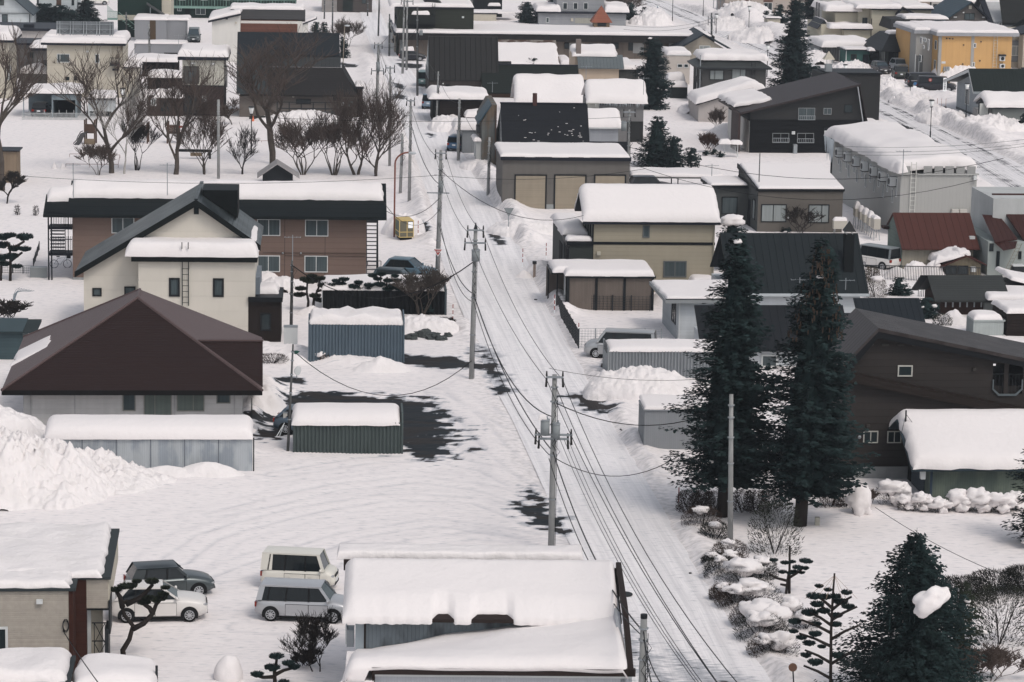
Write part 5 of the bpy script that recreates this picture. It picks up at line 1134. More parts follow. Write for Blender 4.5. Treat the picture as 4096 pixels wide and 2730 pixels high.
MB().box(xl,yF,zE-.28,xr_,yF+.05,zE).box(xl,yF,zE-.26,xl+.05,yB,zE).box(xr_-.05,yF,zE-.26,xr_,yB,zE).box(xl+.06,yF+.06,zE-.3,xr_-.06,yB,zE-.24).build('eave_fascia',mat('fascia_brownblack',(.018,.014,.013)),b.root)
tile(0,2);zr=b.z(12,xr_-2,3.2);fr=(zr-zE)/(3.2+.2)
b.prism('side_wing_roof',[(-.2,zE+.0),(3.2,zr),(3.6,zr),(8,zE)],'x',xr_-3.6,xr_+.02,hb);b.box('wing_ridge',xr_-3.7,3.1,zr,xr_+.06,3.4,zr+.1,sb)
for(x0_,y0_,x1_,y1_,c_)in((1097,466,1216,637,1),(1287,466,1540,760,2),(1583,470,1832,640,2),(1938,470,2066,570,1)):b.wf(x0_,y0_,x1_,y1_,mat('frame_taupe',(.26,.25,.22)),gN if c_==1 else glass('glass_frost',(.16,.20,.18),.3,.3),fw=.06,splits=[.4]if x0_==1287 else([.6]if c_==2 else None))
for px in(275,670,1565,2100):x=b.f(px,600).x;b.box('corner_strip',x-.04,-.03,0,x+.04,-.002,b.H,mat('strip_grey',(.36,.35,.34)))
p=b.f(1605,442);MB().ell((p.x,-.3,b.H-.12),(.07,.07,.07)).ell((b.f(1655,450).x,-.3,b.H-.16),(.12,.1,.1)).build('security_lights',fB,b.root,True);MB().tube([(b.f(2012,0).x,-.2,.3),(b.f(2012,0).x,-.2,1.0),(b.f(2022,0).x,-.2,1.1)],.03).build('tap_pipe',STEEL,b.root)
snowcap(b.root,'y',[(xl,zE-.05),(xl+2.2,zE+1.0)],6,10,.25,seed=215,wob=.3)
mb=MB();
for k in range(5):y=.5+k*.9;mb.box(b.W+.5,y,0,b.W+.56,y+.06,1.25)
mb.box(b.W+.5,.5,1.2,b.W+.56,4.2,1.26).box(b.W+.5,.5,.65,b.W+.56,4.2,.7).box(b.W+.1,.5,1.2,b.W+.56,.56,1.26);mb.build('porch_railing',STEELD,b.root)
b=Bld('long_shed','long low shed of weathered pale metal sheets under a loaf of snow','shed',(432,1185),2262,880,2.4)
b.walls(mat('weathered_sheet',(.40,.42,.43),.6,'v',.12,.18,.5,mott=.12,c2=(.30,.33,.36),ms=.8));
for k in range(1,6):x=b.W*k/6;b.box('panel_joint',x-.03,-.02,-.3,x+.03,-.002,b.H,mat('joint_grey',(.2,.22,.25)))
b.snow('x',[(-.15,b.H-.05),(.9,b.H+.25),(b.D+.2,b.H+.3)],-.2,b.W+.03,.55,seed=217,r=.5,wob=.04,amp=.05);b.box('downpipe',b.W+.03,.0,0,b.W+.1,.07,b.H,fB)
tile(0,1)
b=Bld('teal_shed','teal-grey clapboard shed with a dark flat roof at the left edge','shed',(-250,1700),205,1450,5)
b.walls(mat('teal_lap',(.075,.125,.14),.7,'h',.2,.35,.5));b.prism('roof',[(-.3,b.H-.05),(4.5,b.z(1362,1,4.5)),(4.6,b.H)],'x',-.2,b.W+.9,mat('roof_teal_dark',(.04,.06,.06)))
tile(0,3)
b=Bld('brick_tile_building','flat building of beige brick with dark red brick corners and rumpled snow roof, bottom left','building',(-500,1560),622,752,10)
bb=mat('beige_brick',(.40,.345,.28),.85,'h',.09,.22,.5,mott=.14,ms=4);rbk_=mat('red_brick',(.115,.035,.02),.85,'h',.085,.4,.6,mott=.2,ms=3)
b.walls(bb);z=b.H;x1=b.f(652,745).x;x2=b.f(968,632,1.9).x;x1b=b.f(775,640,1.9).x
b.box('corner_pier',b.W,-.02,-.5,x1,1.8,z,rbk_);b.box('red_brick_wall',x1,1.75,-.5,x1b,2.2,z,rbk_);p=b.f(775,900,1.9);b.box('projecting_box',x1b,1.8,p.z,x2,b.D,z,bb);b.box('box_trim',x1b-.02,1.78,p.z-.08,x2+.02,b.D,p.z,DARK)
b.box('recess_wall',x1b,2.6,-.5,x2-.3,3.6,p.z-.08,CREAM);b.box('recess_post',x1b,2.3,-.5,x1b+.15,2.45,p.z,fW)
b.box('side_wall',x2,1.9,p.z-.05,x2+.05,b.D+.1,z+.02,CREAM)
rf=mat('roof_slate',(.06,.075,.08));b.box('roof',-.2,-.12,z,x1+.12,1.7,z+.12,rf);b.box('roof',-.2,1.7,z,x2+.12,b.D+.1,z+.118,rf)
b.snow('y',[(-.3,z+.12),(x1-.12,z+.12)],-.05,1.95,.3,seed=219,wob=.16,m=SNOWR,amp=.3,freq=2);b.snow('y',[(-.3,z+.12),(x2-.22,z+.12)],1.6,b.D-.05,.32,seed=220,wob=.16,m=SNOWR,amp=.45,freq=1.4,r=.3)
MB().box(0,b.D-1.15,z+.3,b.f(300,150,b.D).x,b.D-.3,z+.42).build('bare_roof_patch',rf,b.root)
b.wf(-60,1070,74,1400,fW,gD,fw=.1);b.panel('vent_hood',328,822,384,858,fW,.18);mb=MB();p=b.f(590,1050)
for k in range(3):mb.tube([(p.x+.12*math.cos(t),-.05-.03*k,p.z+.25*math.sin(t)-.03*k)for t in[i*PI/5 for i in range(11)]],.015,4)
mb.build('cable_loop',fB,b.root)
mb=MB();pa=b.f(845,1030,1.9);pb=b.f(945,1395,1.9)
for x in(pa.x,pb.x):mb.bar((x,1.8,pa.z),(x,1.8,pb.z),.025)
for z_ in(pa.z,(pa.z+pb.z)/2+.1,pb.z+.2):mb.bar((pa.x-.1,1.8,z_),(pb.x+.1,1.8,z_),.03)
mb.bar((pa.x,1.8,pa.z),(pb.x,1.8,(pa.z+pb.z)/2),.02).bar((pb.x,1.8,pa.z),(pa.x,1.8,(pa.z+pb.z)/2),.02).bar((pa.x,1.8,(pa.z+pb.z)/2),(pb.x,1.8,pb.z),.02).bar((pb.x,1.8,(pa.z+pb.z)/2),(pa.x,1.8,pb.z),.02)
mb.build('metal_frame',STEELD,b.root);p=b.f(995,830,1.9);q=b.f(940,1390,1.9);MB().box(p.x-.1,1.7,q.z+1.3,p.x-.02,3.2,p.z).box(p.x-.25,1.6,q.z,p.x-.1,3.0,p.z-1.2).build('screen_panel',STEELD,b.root)
b=Bld('low_annex','low roof with lumpy snow and a dark verge against the beige brick wall','annex',(-500,2050),590,1600,3.6)
b.walls(bb);z=b.H;b.box('roof',-.1,-.1,z,b.W+.2,b.D,z+.14,rf);b.snow('y',[(-.2,z+.1),(b.W+.02,z+.12)],-.1,b.D,.5,seed=222,wob=.12,m=SNOWR,amp=.4,freq=1.5)
b=Bld('low_annex','snow-heaped low roof with a short post at its right corner, bottom edge','annex',(690,2040),1380,1640,3.4)
b.walls(bb);z=b.H;b.snow('y',[(-.2,z),(b.W+.05,z)],-.1,b.D,.55,seed=223,wob=.15,amp=.3,r=.5);b.box('corner_post',b.W+.02,1.2,0,b.W+.12,1.3,z+.6,STEELD)
tile(1,3);YAW=.03
b=Bld('foreground_shed','big pale grey ribbed shed with brown trim under deep double snow roofs','shed',(1060,2040),3356,1482,9)
fs=mat('ribbed_palegrey',(.40,.41,.43),.6,'v',.11,.22,.6,mott=.06);bt=mat('brown_trim',(.06,.035,.028),.6);gs=mat('ribbed_bluegrey',(.21,.245,.265),.6,'v',.16,.3,.6,mott=.12,c2=(.12,.13,.14))
zE=b.H;b.box('wall',0,0,-.5,b.W,.3,zE,fs);b.box('eave_trim',-.12,-.25,zE,b.W+.12,.0,zE+.28,bt);b.box('side_trim',-.1,-.1,-.5,-.0,.05,zE,bt);b.box('sill_trim',.0,-.1,zE-.12,b.W,-.0,zE,fW)
yU=5.0;zr_=b.f(840+2294,900,yU).z;zl_=b.f(900,1265,yU).z
pw=b.f(892,950,yU);xL=pw.x;zW=b.f(1300,985,yU).z
b.box('upper_wall',xL+.35,yU,-.5,b.W-.9,yU+5,zW,gs);b.box('corner_panel',xL,yU-.02,-.5,xL+.35,yU+5,zW+.1,mat('corner_palegrey',(.33,.37,.39)));b.box('corner_strip',xL+.35,yU-.04,-.5,xL+.43,yU-.001,zW,bt)
ym,zm_=3.9,b.f(830+2294,890,3.9).z;ye,ze=8.6,b.f(745+2294,490,8.6).z
xv0=b.f(1092+2294,1440,-.25).x;xv1=b.f(832+2294,890,ym).x;xv2=b.f(750+2294,490,ye).x;xv1=xv0-.06;xv2=xv0-.1
MB().prism([(-.25,zE+.0),(-.25,zE+.28),(ym,zm_),(ye,ze),(ye,ze-.4),(ym,zm_-.35)],'x',xv0-.22,xv0).build('verge_board',bt,b.root)
b.prism('side_wall',[(0,-.5),(0,zE),(ym,zm_-.4),(ye-.2,ze-.5),(ye-.2,-.5)],'x',xv0-.5,xv0-.3,fs)
xw0=-1.35;mb=MB();nx,ny=60,24
for j in range(ny+1):
 t=j/ny
 for i in range(nx+1):
  s=i/nx;x=xw0+(xv0-.24-xw0)*s;y=-.3+(ym+1.3+.3)*t
  zb2=zl_+(zr_-zl_)*max(0,min(1,(s-.1)*1.05))**.9
  z=(zE+.2)*(1-t)+zb2*t+.10*mnoise.noise(Vector((x*.5,y*.6,3)))
  z+=.42*math.sin(min(1,t*9)*PI/2)*(1-.9*max(0,t-.25)/.75)-.1*(1-s)*t
  if s<.05:z-=(1-s/.05)**2*1.1
  if s>.985:z-=(s-.985)/.015*.3
  if t<.04 and s>.42:z+=.0
  mb.v.append((x,y-.08*math.sin(min(1,t*9)*PI)*1.3,z))
for j in range(ny):
 for i in range(nx):a=j*(nx+1)+i;mb.f.append((a,a+1,a+nx+2,a+nx+1))
n0=len(mb.v)
for i in range(nx+1):v=mb.v[i];mb.v.append((v[0],v[1]+.15,zE-.3 if i/nx<.09 else zE+.2))
for i in range(nx):mb.f.append((n0+i,n0+i+1,i+1,i))
mb.build('roof_snow',SNOW,b.root,True)
MB().box(-1.2,-.1,-.5,-.02,4,zE-.3).build('drifted_snow',SNOW,b.root)
yr,zr2=ye,ze-.25;
for k,(xa_,xb_,yy)in enumerate(((780,1540,1000),(1540,1735,935),(1735,1860,985),(1860,2240,930),(2240,3130,1000))):
 pass
xs0=b.f(775,900,yU-.6).x
lowz=b.f(1300,1000,yU-.75).z
b.roof('x',[(yU-.65,zW+.12),(yr,zr2)],xL-.1,xv0-.2,bt,.15)
def edge(px):
 v=1.0
 for a,c in((1525,1732),(1862,2235)):
  if a<px<c:v=min(v,1-min(1,min(px-a,c-px)/60.0)*.9)
 return v
mb=MB();nx,ny=150,26;xe0=xs0;xe1=xv0-.28
for j in range(ny+1):
 t=j/ny
 for i in range(nx+1):
  s=i/nx;x=xe0+(xe1-xe0)*s;px=775+(3130-775)*s;e=edge(px)
  y0=yU-.75+(1-e)*.55+.05*mnoise.noise(Vector((x*3,0,0)));y=y0+(yr-y0)*t
  base=zW+.12+(zr2-zW-.12)*max(0,(y-(yU-.65)))/(yr-yU+.65)
  th=.5*math.sin(min(1,t*3.2+.05)*PI/2);k=min(1,s*26);k2=min(1,(1-s)*50)
  th *= math.sin(k*PI/2)**.7*math.sin(k2*PI/2)**.5
  th *= 1-.35*max(0,t-.9)*10
  mb.v.append((x,y,base+th+.04*mnoise.noise(Vector((x*.8,y*.8,9)))))
for j in range(ny):
 for i in range(nx):a=j*(nx+1)+i;mb.f.append((a,a+1,a+nx+2,a+nx+1))
n0=len(mb.v)
for i in range(nx+1):v=mb.v[i];e=edge(775+(3130-775)*i/nx);mb.v.append((v[0],v[1]+.04,zW+.12-.22*e-.06*mnoise.noise(Vector((v[0]*4,1,0)))*e))
for i in range(nx):mb.f.append((n0+i,n0+i+1,i+1,i))
mb.build('upper_roof_snow',SNOW,b.root,True)
zc_=b.z(425,3,yr+1.2);b.box('ridge_fascia',xL-.6,yr+.3,zr2-.3,b.f(690+2294,480,yr+.3).x,yr+.5,b.z(478,3,yr+.3)-.0,bt)
b.snow('y',[(xL-.9,b.z(474,3,yr+.4)),(b.f(640+2294,470,yr+.4).x,b.z(474,3,yr+.4))],yr+.35,yr+1.9,.36,seed=227,r=.12,wob=.1,m=SNOWR,name='ridge_snow')
p=b.f(850,1265,yU);u_=b.box('outdoor_unit',b.f(820,0,yU).x,yU+.2,p.z,b.f(886,0,yU).x,yU+1.0,b.f(0,1108,yU).z,STEEL);MB().box(b.f(815,0,yU).x-.03,yU+.25,p.z+.1,b.f(820,0,yU).x,yU+.9,p.z+.8).build('grille',fW,u_)
tile(2,1);YAW=.075
bg2=mat('beige_khaki_siding',(.37,.315,.22),.85,'h',.3,.1,.3,mott=.06)
b=Bld('khaki_house','two-storey khaki house with a dark mid band and a huge smooth snow roof','house',(716,1095),1802,450,8)
b.walls(bg2);b.prism('gable',[(0,b.H),(b.D/2,b.H+2.1),(b.D,b.H)],'x',.0,b.W,mat('khaki_gable',(.21,.20,.165),.85,'h',.3,.1))
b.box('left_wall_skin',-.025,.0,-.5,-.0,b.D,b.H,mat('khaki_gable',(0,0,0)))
y1,z1=b.slope(190,.52,b.H,-.4,3);b.roof('x',[(-.45,b.H-.1),(y1,z1),(y1*2+.4,b.H-.1)],-.8,b.W+.3,DKN,.16)
b.snow('x',[(-.5,b.H-.05),(y1,z1),(y1*2+.4,b.H-.1)],-.85,b.W+.35,.62,seed=301,r=.6,wob=.1,amp=.06)
zb_=b.f(0,652).z;b.box('mid_band',-.04,-.045,zb_-.1,b.W+.03,-.001,zb_+.1,DARK)
MB().box(-.08,-.1,0,.03,-.002,b.H).build('downpipe',DARK,b.root);MB().box(b.W-.12,-.1,0,b.W-.04,-.002,b.H).build('downpipe',mat('pipe_khaki',(.3,.27,.2)),b.root)
fg=mat('frame_greytaupe',(.16,.17,.165));b.wf(1172,498,1233,608,fg,gN,fw=.09);b.wf(1357,816,1562,963,fg,gN,2,fw=.09);b.panel('vent_hood',760,733,792,763,mat('vent_cream',(0,0,0)),.2);MB().ell((b.f(780,463).x,-.1,b.f(780,463).z),(.1,.1,.1)).build('camera',STEEL,b.root)
for i in range(3):b.win('L',1.3+i*1.7,b.H-1.8,1.9+i*1.7,b.H-.5,fB,gN,off=-.03)
zr=b.f(515,672).z;wl=mat('wing_grey',(.105,.11,.105),.85,mott=.05);xl=b.f(515,700).x
b.box('front_wing',xl,-.2,-.5,-.03,3,zr,mat('wing_darkgreen',(.065,.075,.068)));b.box('wing_roof',xl-.25,-.35,zr,-.03,3.2,zr+.28,DARK);b.snow('y',[(xl-.2,zr+.28),(-.05,zr+.28)],0,1.3,.28,seed=303,wob=.2,m=SNOWR,amp=.5)
b.box('wing',xl-.15,3.0,-.5,-.04,12.5,zr+.25,wl);cap(b,xl-.3,3.2,-.03,12.6,zr+.2,.5,304)
b.box('wing_door_shade',xl-.2,4.0,-.2,xl-.15,6.3,zr-.6,BLACK)  # thin black sheet stands in for the shade of a door recess
for i in range(3):b.win('L',.4+i*.7,zr-1.6,.8+i*.7,zr-.3,fB,gD,off=xl-.01)
b=Bld('car_shelter','brown panelled car shelter with black posts and snow, beside the khaki house','garage',(500,1255),1256,968,5.2)
pn2=mat('brown_rib_panel',(.20,.155,.125),.7,'v',.11,.25,.5);
b.box('wall',0,.06,-.3,b.W,.12,b.H,pn2);b.box('wall',b.W-.1,.13,-.3,b.W,b.D,b.H,pn2);b.box('wall',-1.15,b.D-.1,-.3,b.W-.11,b.D,b.H,pn2)
for k in range(4):x=b.W*k/3;b.box('post',x-.09,-.02,-.3,x+.09,.05,b.H,fB)
for k in range(3):b.box('side_post',-.5*k-.15,.4+1.9*k*.9,-.3,-.5*k-.05,.5+1.9*k*.9,b.H,fB)
b.box('side_panel',-.14,.5,-.2,-.1,2.0,b.H-.1,mat('shelter_white',(.42,.42,.4),.7,'h',.12,.2));
b.box('roof',-.2,-.15,b.H,b.W+.2,b.D+.2,b.H+.14,fB);b.box('roof',-1.1,1.5,b.H+.0,-.2,b.D+.2,b.H+.138,fB)
b.snow('y',[(-.25,b.H+.14),(b.W+.15,b.H+.14)],-.15,b.D+.2,.42,seed=306,wob=.08,r=.4,amp=.1);b.snow('y',[(-1.0,b.H+.14),(.6,b.H+.14)],1.4,b.D+.2,.4,seed=307,wob=.08,r=.4)
def meshfence(a,c,h,label,nposts,m=STEELD,name='mesh_fence',grid=.28):
 d=c-a;L_=d.length;e=empty(name,a,math.atan2(d.y,d.x),label,'fence');mb=MB()
 for k in range(int(L_/grid)+1):mb.box(k*grid-.008,-.01,.05,k*grid+.008,.01,h)
 for k in range(int(h/.18)+1):mb.box(0,-.01,.08+k*.18,L_,.005,.09+k*.18+.008)
 mb.build('wire_panel',m,e)
 for k in range(nposts):x=L_*k/(nposts-1);MB().box(x-.035,-.035,-.4,x+.035,.035,h+.06).build('post',m,e)
 return e
meshfence(G(396,1250),G(1235,1262),1.05,'dark mesh fence running in front of the brown car shelter',6)
meshfence(G(396,1252),G(594,1600),1.25,'dark slatted fence along the street edge by the snowy yard',9,grid=.14)
meshfence(G(598,1600),G(1335,1602),1.3,'grey mesh fence behind the silver van',6,STEEL,grid=.2)
b=Bld('strip_carport','thin flat carport with snow between the triple garage and the taupe house','carport',(1075,190),1885,75,5)
mb=MB()
for k in range(3):
 for y in(0,b.D-.2):mb.box(b.W*k/2,y,-.2,b.W*k/2+.1,y+.1,b.H)
mb.build('post_frame',STEELD,b.root);b.box('roof',-.1,-.1,b.H,b.W+.1,b.D,b.H+.16,mat('roof_edge_taupe',(.2,.19,.18)));cap(b,-.1,-.05,b.W+.1,b.D,b.H+.16,.28,309,r=.25)
tile(3,1);YAW=.11
b=Bld('taupe_house','taupe single-storey house with two pale windows under a clean sheet of snow','house',(-98,560),660,190,9)
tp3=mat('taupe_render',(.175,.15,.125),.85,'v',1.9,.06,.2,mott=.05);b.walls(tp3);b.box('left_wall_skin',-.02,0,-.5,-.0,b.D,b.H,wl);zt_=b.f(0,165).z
b.box('roof',-.1,-.2,b.H,b.W+.1,b.D,b.H+.2,DARK);b.snow('x',[(-.15,b.H+.2),(b.D,b.H+1.1)],-.02,b.W+.05,.2,seed=311,wob=.04,r=.2,amp=.1)
b.prism('side_verge',[(-.2,b.H),(-.2,b.H+.22),(b.D+.1,b.H+1.2),(b.D+.1,b.H+.8)],'x',-.2,-.1,DARK);b.prism('side_gable',[(0,b.H-.1),(0,b.H+.1),(b.D,b.H+.95),(b.D,b.H-.1)],'x',-.06,b.W+.05,wl)
b.wf(-60,308,162,468,fB,gL,splits=[.48]);b.wf(364,310,544,476,fB,gL,splits=[.64]);b.panel('switch_box',174,412,190,438,fW,.06)
b.box('left_wing',-3.2,4.5,-.5,-.03,b.D,b.H-.35,mat('wing_grey',(0,0,0)));b.box('wing_roof',-3.4,4.2,b.H-.35,-.05,b.D,b.H-.1,DARK);cap(b,-3.35,4.3,-.1,b.D,b.H-.1,.2,312,r=.2)
b.box('porch_recess',-2.2,4.44,1.0,-1.0,4.49,2.3,gN);b.box('porch_frame',-2.3,4.45,.9,-.9,4.499,2.4,fB);b.win('L',1.0,.9,2.1,2.6,fB,gL,off=-.02);b.box('entry_door',-.06,3.2,0,-.021,4.1,2.3,fB)
YAW=.1
b=Bld('red_roof_shed','shed with a rust-red seamed metal roof and pale green block side wall','shed',(1196,900),1832,696,5)
b.walls(mat('beige_ribbed',(.33,.29,.22),.8,'v',.25,.15));y1,z1=b.slope(384,.62,b.H,-.45,2);rr=mat('red_seam_roof',(.155,.042,.026),.5,'x',.55,.35,.8,mott=.07)
b.roof('x',[(-.5,b.H-.02),(y1,z1)],-.15,b.W+.4,rr,.1);b.roof('x',[(y1,z1),(y1+2,z1-1.2)],-.15,b.W+.4,rr,.1,name='rear_roof');gbk=mat('green_block',(.17,.22,.185),.85,'h',.3,.3,.4)
b.prism('side_wall',[(0,-.4),(0,b.H-.1),(y1,z1-.15),(y1+1.8,z1-1.3),(y1+1.8,-.4)],'x',-.05,.0,gbk);b.box('side_eave',-.55,y1+1.2,z1-1.5,-.1,y1+2.1,z1-1.3,mat('red_dark',(.08,.03,.02)))
b=Bld('red_roof_house','white house with layered dark red roofs and a leaning ladder at the right edge','house',(1962,940),2700,500,10)
wwr=mat('white_wall_worn',(.46,.46,.44),.85,mott=.15);rdk=mat('red_roof_dark',(.105,.028,.020),.45,'x',.4,.35,.8,mott=.08)
p0=b.f(2030,225,3.5);p1=b.f(2260,640,.5)
b.box('wall',0,0,-.4,b.W,b.D,b.f(0,640).z,mat('white_wall_green',(.33,.36,.33),.85,mott=.15));b.box('upper_wall',b.f(2015,400,3).x,3,0,b.W,b.D,b.f(0,250,3).z,wwr)
q=b.f(2026,222,4.5);r_=b.f(2300,640,.2)
MB().q((r_.x,.2,r_.z),(r_.x+5,.2,r_.z),(q.x+5,5.2,q.z),(q.x,5.2,q.z)).q((r_.x,.2,r_.z-.15),(q.x,5.2,q.z-.15),(q.x,5.2,q.z),(r_.x,.2,r_.z)).build('main_roof',rdk,b.root)
e1,e2,e3,e4=b.f(1918,400,3.2),b.f(2075,412,3.4),b.f(2208,600,1.2),b.f(2030,645,-.3)
MB().q((e4.x,-.3,e4.z),(e3.x,.3,e3.z),(e2.x,3.4,e2.z),(e1.x,3.2,e1.z)).q((e4.x,-.3,e4.z-.12),(e3.x,.3,e3.z-.12),(e3.x,.3,e3.z),(e4.x,-.3,e4.z)).build('middle_roof',rdk,b.root)
g1,g2,g3,g4=b.f(2025,650,0),b.f(2235,640,0),b.f(2215,705,-1.2),b.f(2110,725,-1.3)
MB().q((g4.x,-1.3,g4.z),(g3.x,-1.2,g3.z),(g2.x,0,g2.z),(g1.x,0,g1.z)).build('porch_roof',rdk,b.root)
b.wf(1985,660,2018,730,fB,gD);b.wf(2048,730,2070,880,fB,gD);b.wf(2245,730,2268,800,fB,gD,2)
l0=b.f(2110,930,-2.0);l1=b.f(2240,660,-.8);mb=MB();dxx=Vector((.32,0,0));A_=Vector((l0.x,-2,l0.z));B2=Vector((l1.x,-.8,l1.z))
for o_ in(Vector(),dxx):mb.bar(A_+o_,B2+o_,.03)
for k in range(9):t=(k+.5)/9;mb.bar(A_.lerp(B2,t),A_.lerp(B2,t)+dxx,.02)
mb.build('leaning_ladder',mat('ladder_wood',(.25,.22,.17)),b.root);b.box('air_conditioner',b.f(1935,0).x-.2,2.6,1.8,b.f(1960,0).x,3.3,2.6,fW)
mb=MB().box(b.f(2190,0).x,-1.6,.3,b.f(2290,0).x,-.8,.9).build('yard_shelf',STEELD,b.root);MB().box(b.f(2190,0).x,-1.6,.9,b.f(2290,0).x,-.8,1.0).build('shelf_top',fW,mb)
b=Bld('snow_roof_lean_to','ribbed side roof under sheer snow between the long grey building and the red roofs','shed',(1852,610),2020,380,8)
b.walls(mat('slat_brown',(.14,.12,.09),.8,'h',.12,.4));b.snow('x',[(-.3,b.H),(b.D,b.H+1.2)],-.1,b.W+1.5,.5,seed=320);b.box('bin',.4,-1.2,0,1.2,-.6,.5,STEELD)
b=Bld('broken_shed','tumbledown grey shed with a crooked snow-littered roof beside the red-roofed shed','shed',(1228,890),1392,790,1.8)
b.walls(mat('old_board',(.24,.21,.15),.85,'v',.2,.2));b.wf(1270,803,1342,865,fB,gD);b.roof('x',[(-.5,b.H-.1),(2.2,b.H+.75)],-.3,b.W+.15,mat('old_roof',(.10,.085,.08)),.1);b.snow('x',[(-.3,b.H-.05),(2.1,b.H+.72)],-.2,b.W+.05,.18,seed=322,m=SNOWR,wob=.25,amp=.8,freq=3)
b=Bld('broken_shed','low tan greenhouse shed with a red gable roof half buried in clods of snow','shed',(1590,945),1905,845,3)
tn=mat('tan_board',(.27,.215,.13),.85,'v',.3,.15);b.walls(tn);pk=b.f(1770,762);b.roof('y',[(-.5,b.H-.15),(pk.x,pk.z),(b.W+.35,b.H+.02)],-.4,b.D,mat('red_old_roof',(.13,.04,.03),.6,'y',.3,.3),.1);b.prism('gable',[(0,b.H),(pk.x,pk.z-.1),(b.W,b.H)],'y',.0,.1,tn)
b.wf(1590,858,1690,940,fB,gD,2);b.wf(1700,858,1790,940,fB,gD);b.panel('white_chair',1815,866,1852,910,fW,.4);b.snow('y',[(-.9,b.H+.0),(pk.x*.9,pk.z-.05)],-.2,b.D,.4,seed=323,m=SNOWR,wob=.3,amp=.9,freq=2.4);b.snow('y',[(pk.x-.6,pk.z),(pk.x+.5,pk.z-.1)],.2,b.D,.3,seed=324,m=SNOWR,wob=.3,amp=.9,freq=2.4)
f0,f1=G(838,985),G(1896,1010)
d=f1-f0;e=empty('black_picket_fence',f0,math.atan2(d.y,d.x),'tall thin black picket fence in front of the tumbledown sheds','fence');mb=MB();n=74
for k in range(n):x=d.length*k/(n-1);mb.box(x-.02,-.02,-.2,x+.02,.02,1.15)
mb.box(0,-.03,1.1,d.length,.03,1.16);mb.build('pickets',STEELD,e)
f0=G(1345,1145);mb=MB()
for k in range(9):mb.box(k*.13-.02,-.02,-.2,k*.13+.02,.02,.75-.25*(k%3==1))
o_=mb.build('stake_row',STEELD);o_.location=f0;tag(o_,'short row of uneven dark stakes beside the grey lapped roof','fence')
b=Bld('timber_house','low dark timber house with a grey lapped metal roof and open gable end','house',(1545,1300),2000,1150,5)
b.walls(mat('timber_red',(.075,.032,.02),.8,'h',.16,.4));y1,z1=b.slope(944,.5,b.H,-.6,1);lg2=mat('lapped_grey',(.07,.075,.07),.5,'h',.1,.5,.9)
xl=b.f(1500,1130,-.6).x;b.roof('x',[(-.65,b.H-.05),(y1,z1),(y1*2+.6,b.H-.05)],xl,b.f(2180,1072,-.6).x,lg2,.14);b.roof('x',[(y1,z1),(y1*2+.6,b.H-.1)],xl-.5,xl,DARK,.14,name='verge')
mb=MB()
for k in range(7):x=.3+k*.52;mb.box(x,-.04,b.H-.65,x+.1,-.002,b.H-.15)
mb.build('slats',STEEL,b.root);b.prism('gable',[(0,b.H),(y1,z1-.2),(y1*2,b.H)],'x',.0,.1,WOODD)
b=Bld('concrete_carport','open carport with a worn concrete roof edge near the right edge','carport',(2040,1330),2700,1212,4.5)
b.box('wall',-.6,1,-.4,.4,1.3,b.H,mat('greygreen_panel',(0,0,0)));b.box('wall',0,b.D,-.4,b.W,b.D+.1,b.H,BLACK);b.box('post',.0,0,-.4,.15,.15,b.H,STEELD);b.box('roof',-.1,-.1,b.H,b.W,b.D,b.H+.33,mat('worn_concrete',(.23,.195,.165),.9,mott=.3,ms=2));b.box('side_edge',-.75,1,b.H+.02,-.1,b.D,b.H+.31,DARK);cap(b,-.55,.1,b.W,b.D+.3,b.H+.33,.35,330,r=.3)
b=Bld('dark_flat_shed','dark flat-roofed shed with rough snow in the corner behind the white storage box','shed',(2135,1495),2700,1285,4)
b.walls(WOODD);cap(b,-.1,-.1,b.W,b.D,b.H,.35,332,m=SNOWR,wob=.15)
b=Bld('snow_slope_shed','snow slope roof just above the concrete carport at the right edge','shed',(2200,1120),2700,1060,5)
b.walls(DARK);b.snow('y',[(-.2,b.H+.6),(b.W,b.H-.5)],0,b.D,.35,seed=333)
b=Bld('storage_shed','pale grey ribbed storage box with a sloping pad of snow','shed',(1838,1492),2108,1358,1.9)
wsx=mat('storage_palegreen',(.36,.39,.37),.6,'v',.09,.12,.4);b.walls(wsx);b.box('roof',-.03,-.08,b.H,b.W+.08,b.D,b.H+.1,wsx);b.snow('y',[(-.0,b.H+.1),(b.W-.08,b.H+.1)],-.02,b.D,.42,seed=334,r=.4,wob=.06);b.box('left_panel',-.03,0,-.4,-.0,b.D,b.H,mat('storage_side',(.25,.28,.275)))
YAW=.1
b=Bld('slate_green_house','white house under a big slate-green seamed roof with a tall black chimney','house',(-330,1330),818,1112,9)
b.walls(mat('white_lap_cool',(.50,.52,.53),.8,'h',.2,.12,.4));y1,z1=b.slope(566,.85,b.H,-.5,4);sgn_=mat('slate_green_roof',(.020,.034,.040),.5,'x',.5,.3,.7)
xr_=b.f(905,1100,-.5).x;b.roof('x',[(-.55,b.H+.12),(y1,z1)],-.3,xr_,sgn_,.12);b.roof('x',[(y1,z1),(y1+4,z1-3)],-.3,xr_,sgn_,.12,name='rear_roof');b.box('eave',-.3,-.6,b.H-.08,xr_+.02,-.48,b.H+.12,mat('eave_white',(.45,.48,.49)))
c=b.f(718,900,1.2);w_=.33;ch=b.box('chimney',c.x-w_,1.0,b.H,c.x+w_,1.66,b.z(582,c.x,1.0),mat('chimney_blackgreen',(.012,.018,.02)));zc=b.z(575,c.x,1.3)
b.prism('side_gable',[(0,b.H-.2),(y1,z1-.2),(y1*2,b.H-.2)],'x',b.W-.05,b.W,mat('white_lap_cool',(0,0,0)))
h_=.42;mb=MB();apx=(c.x,1.33,zc+.95)
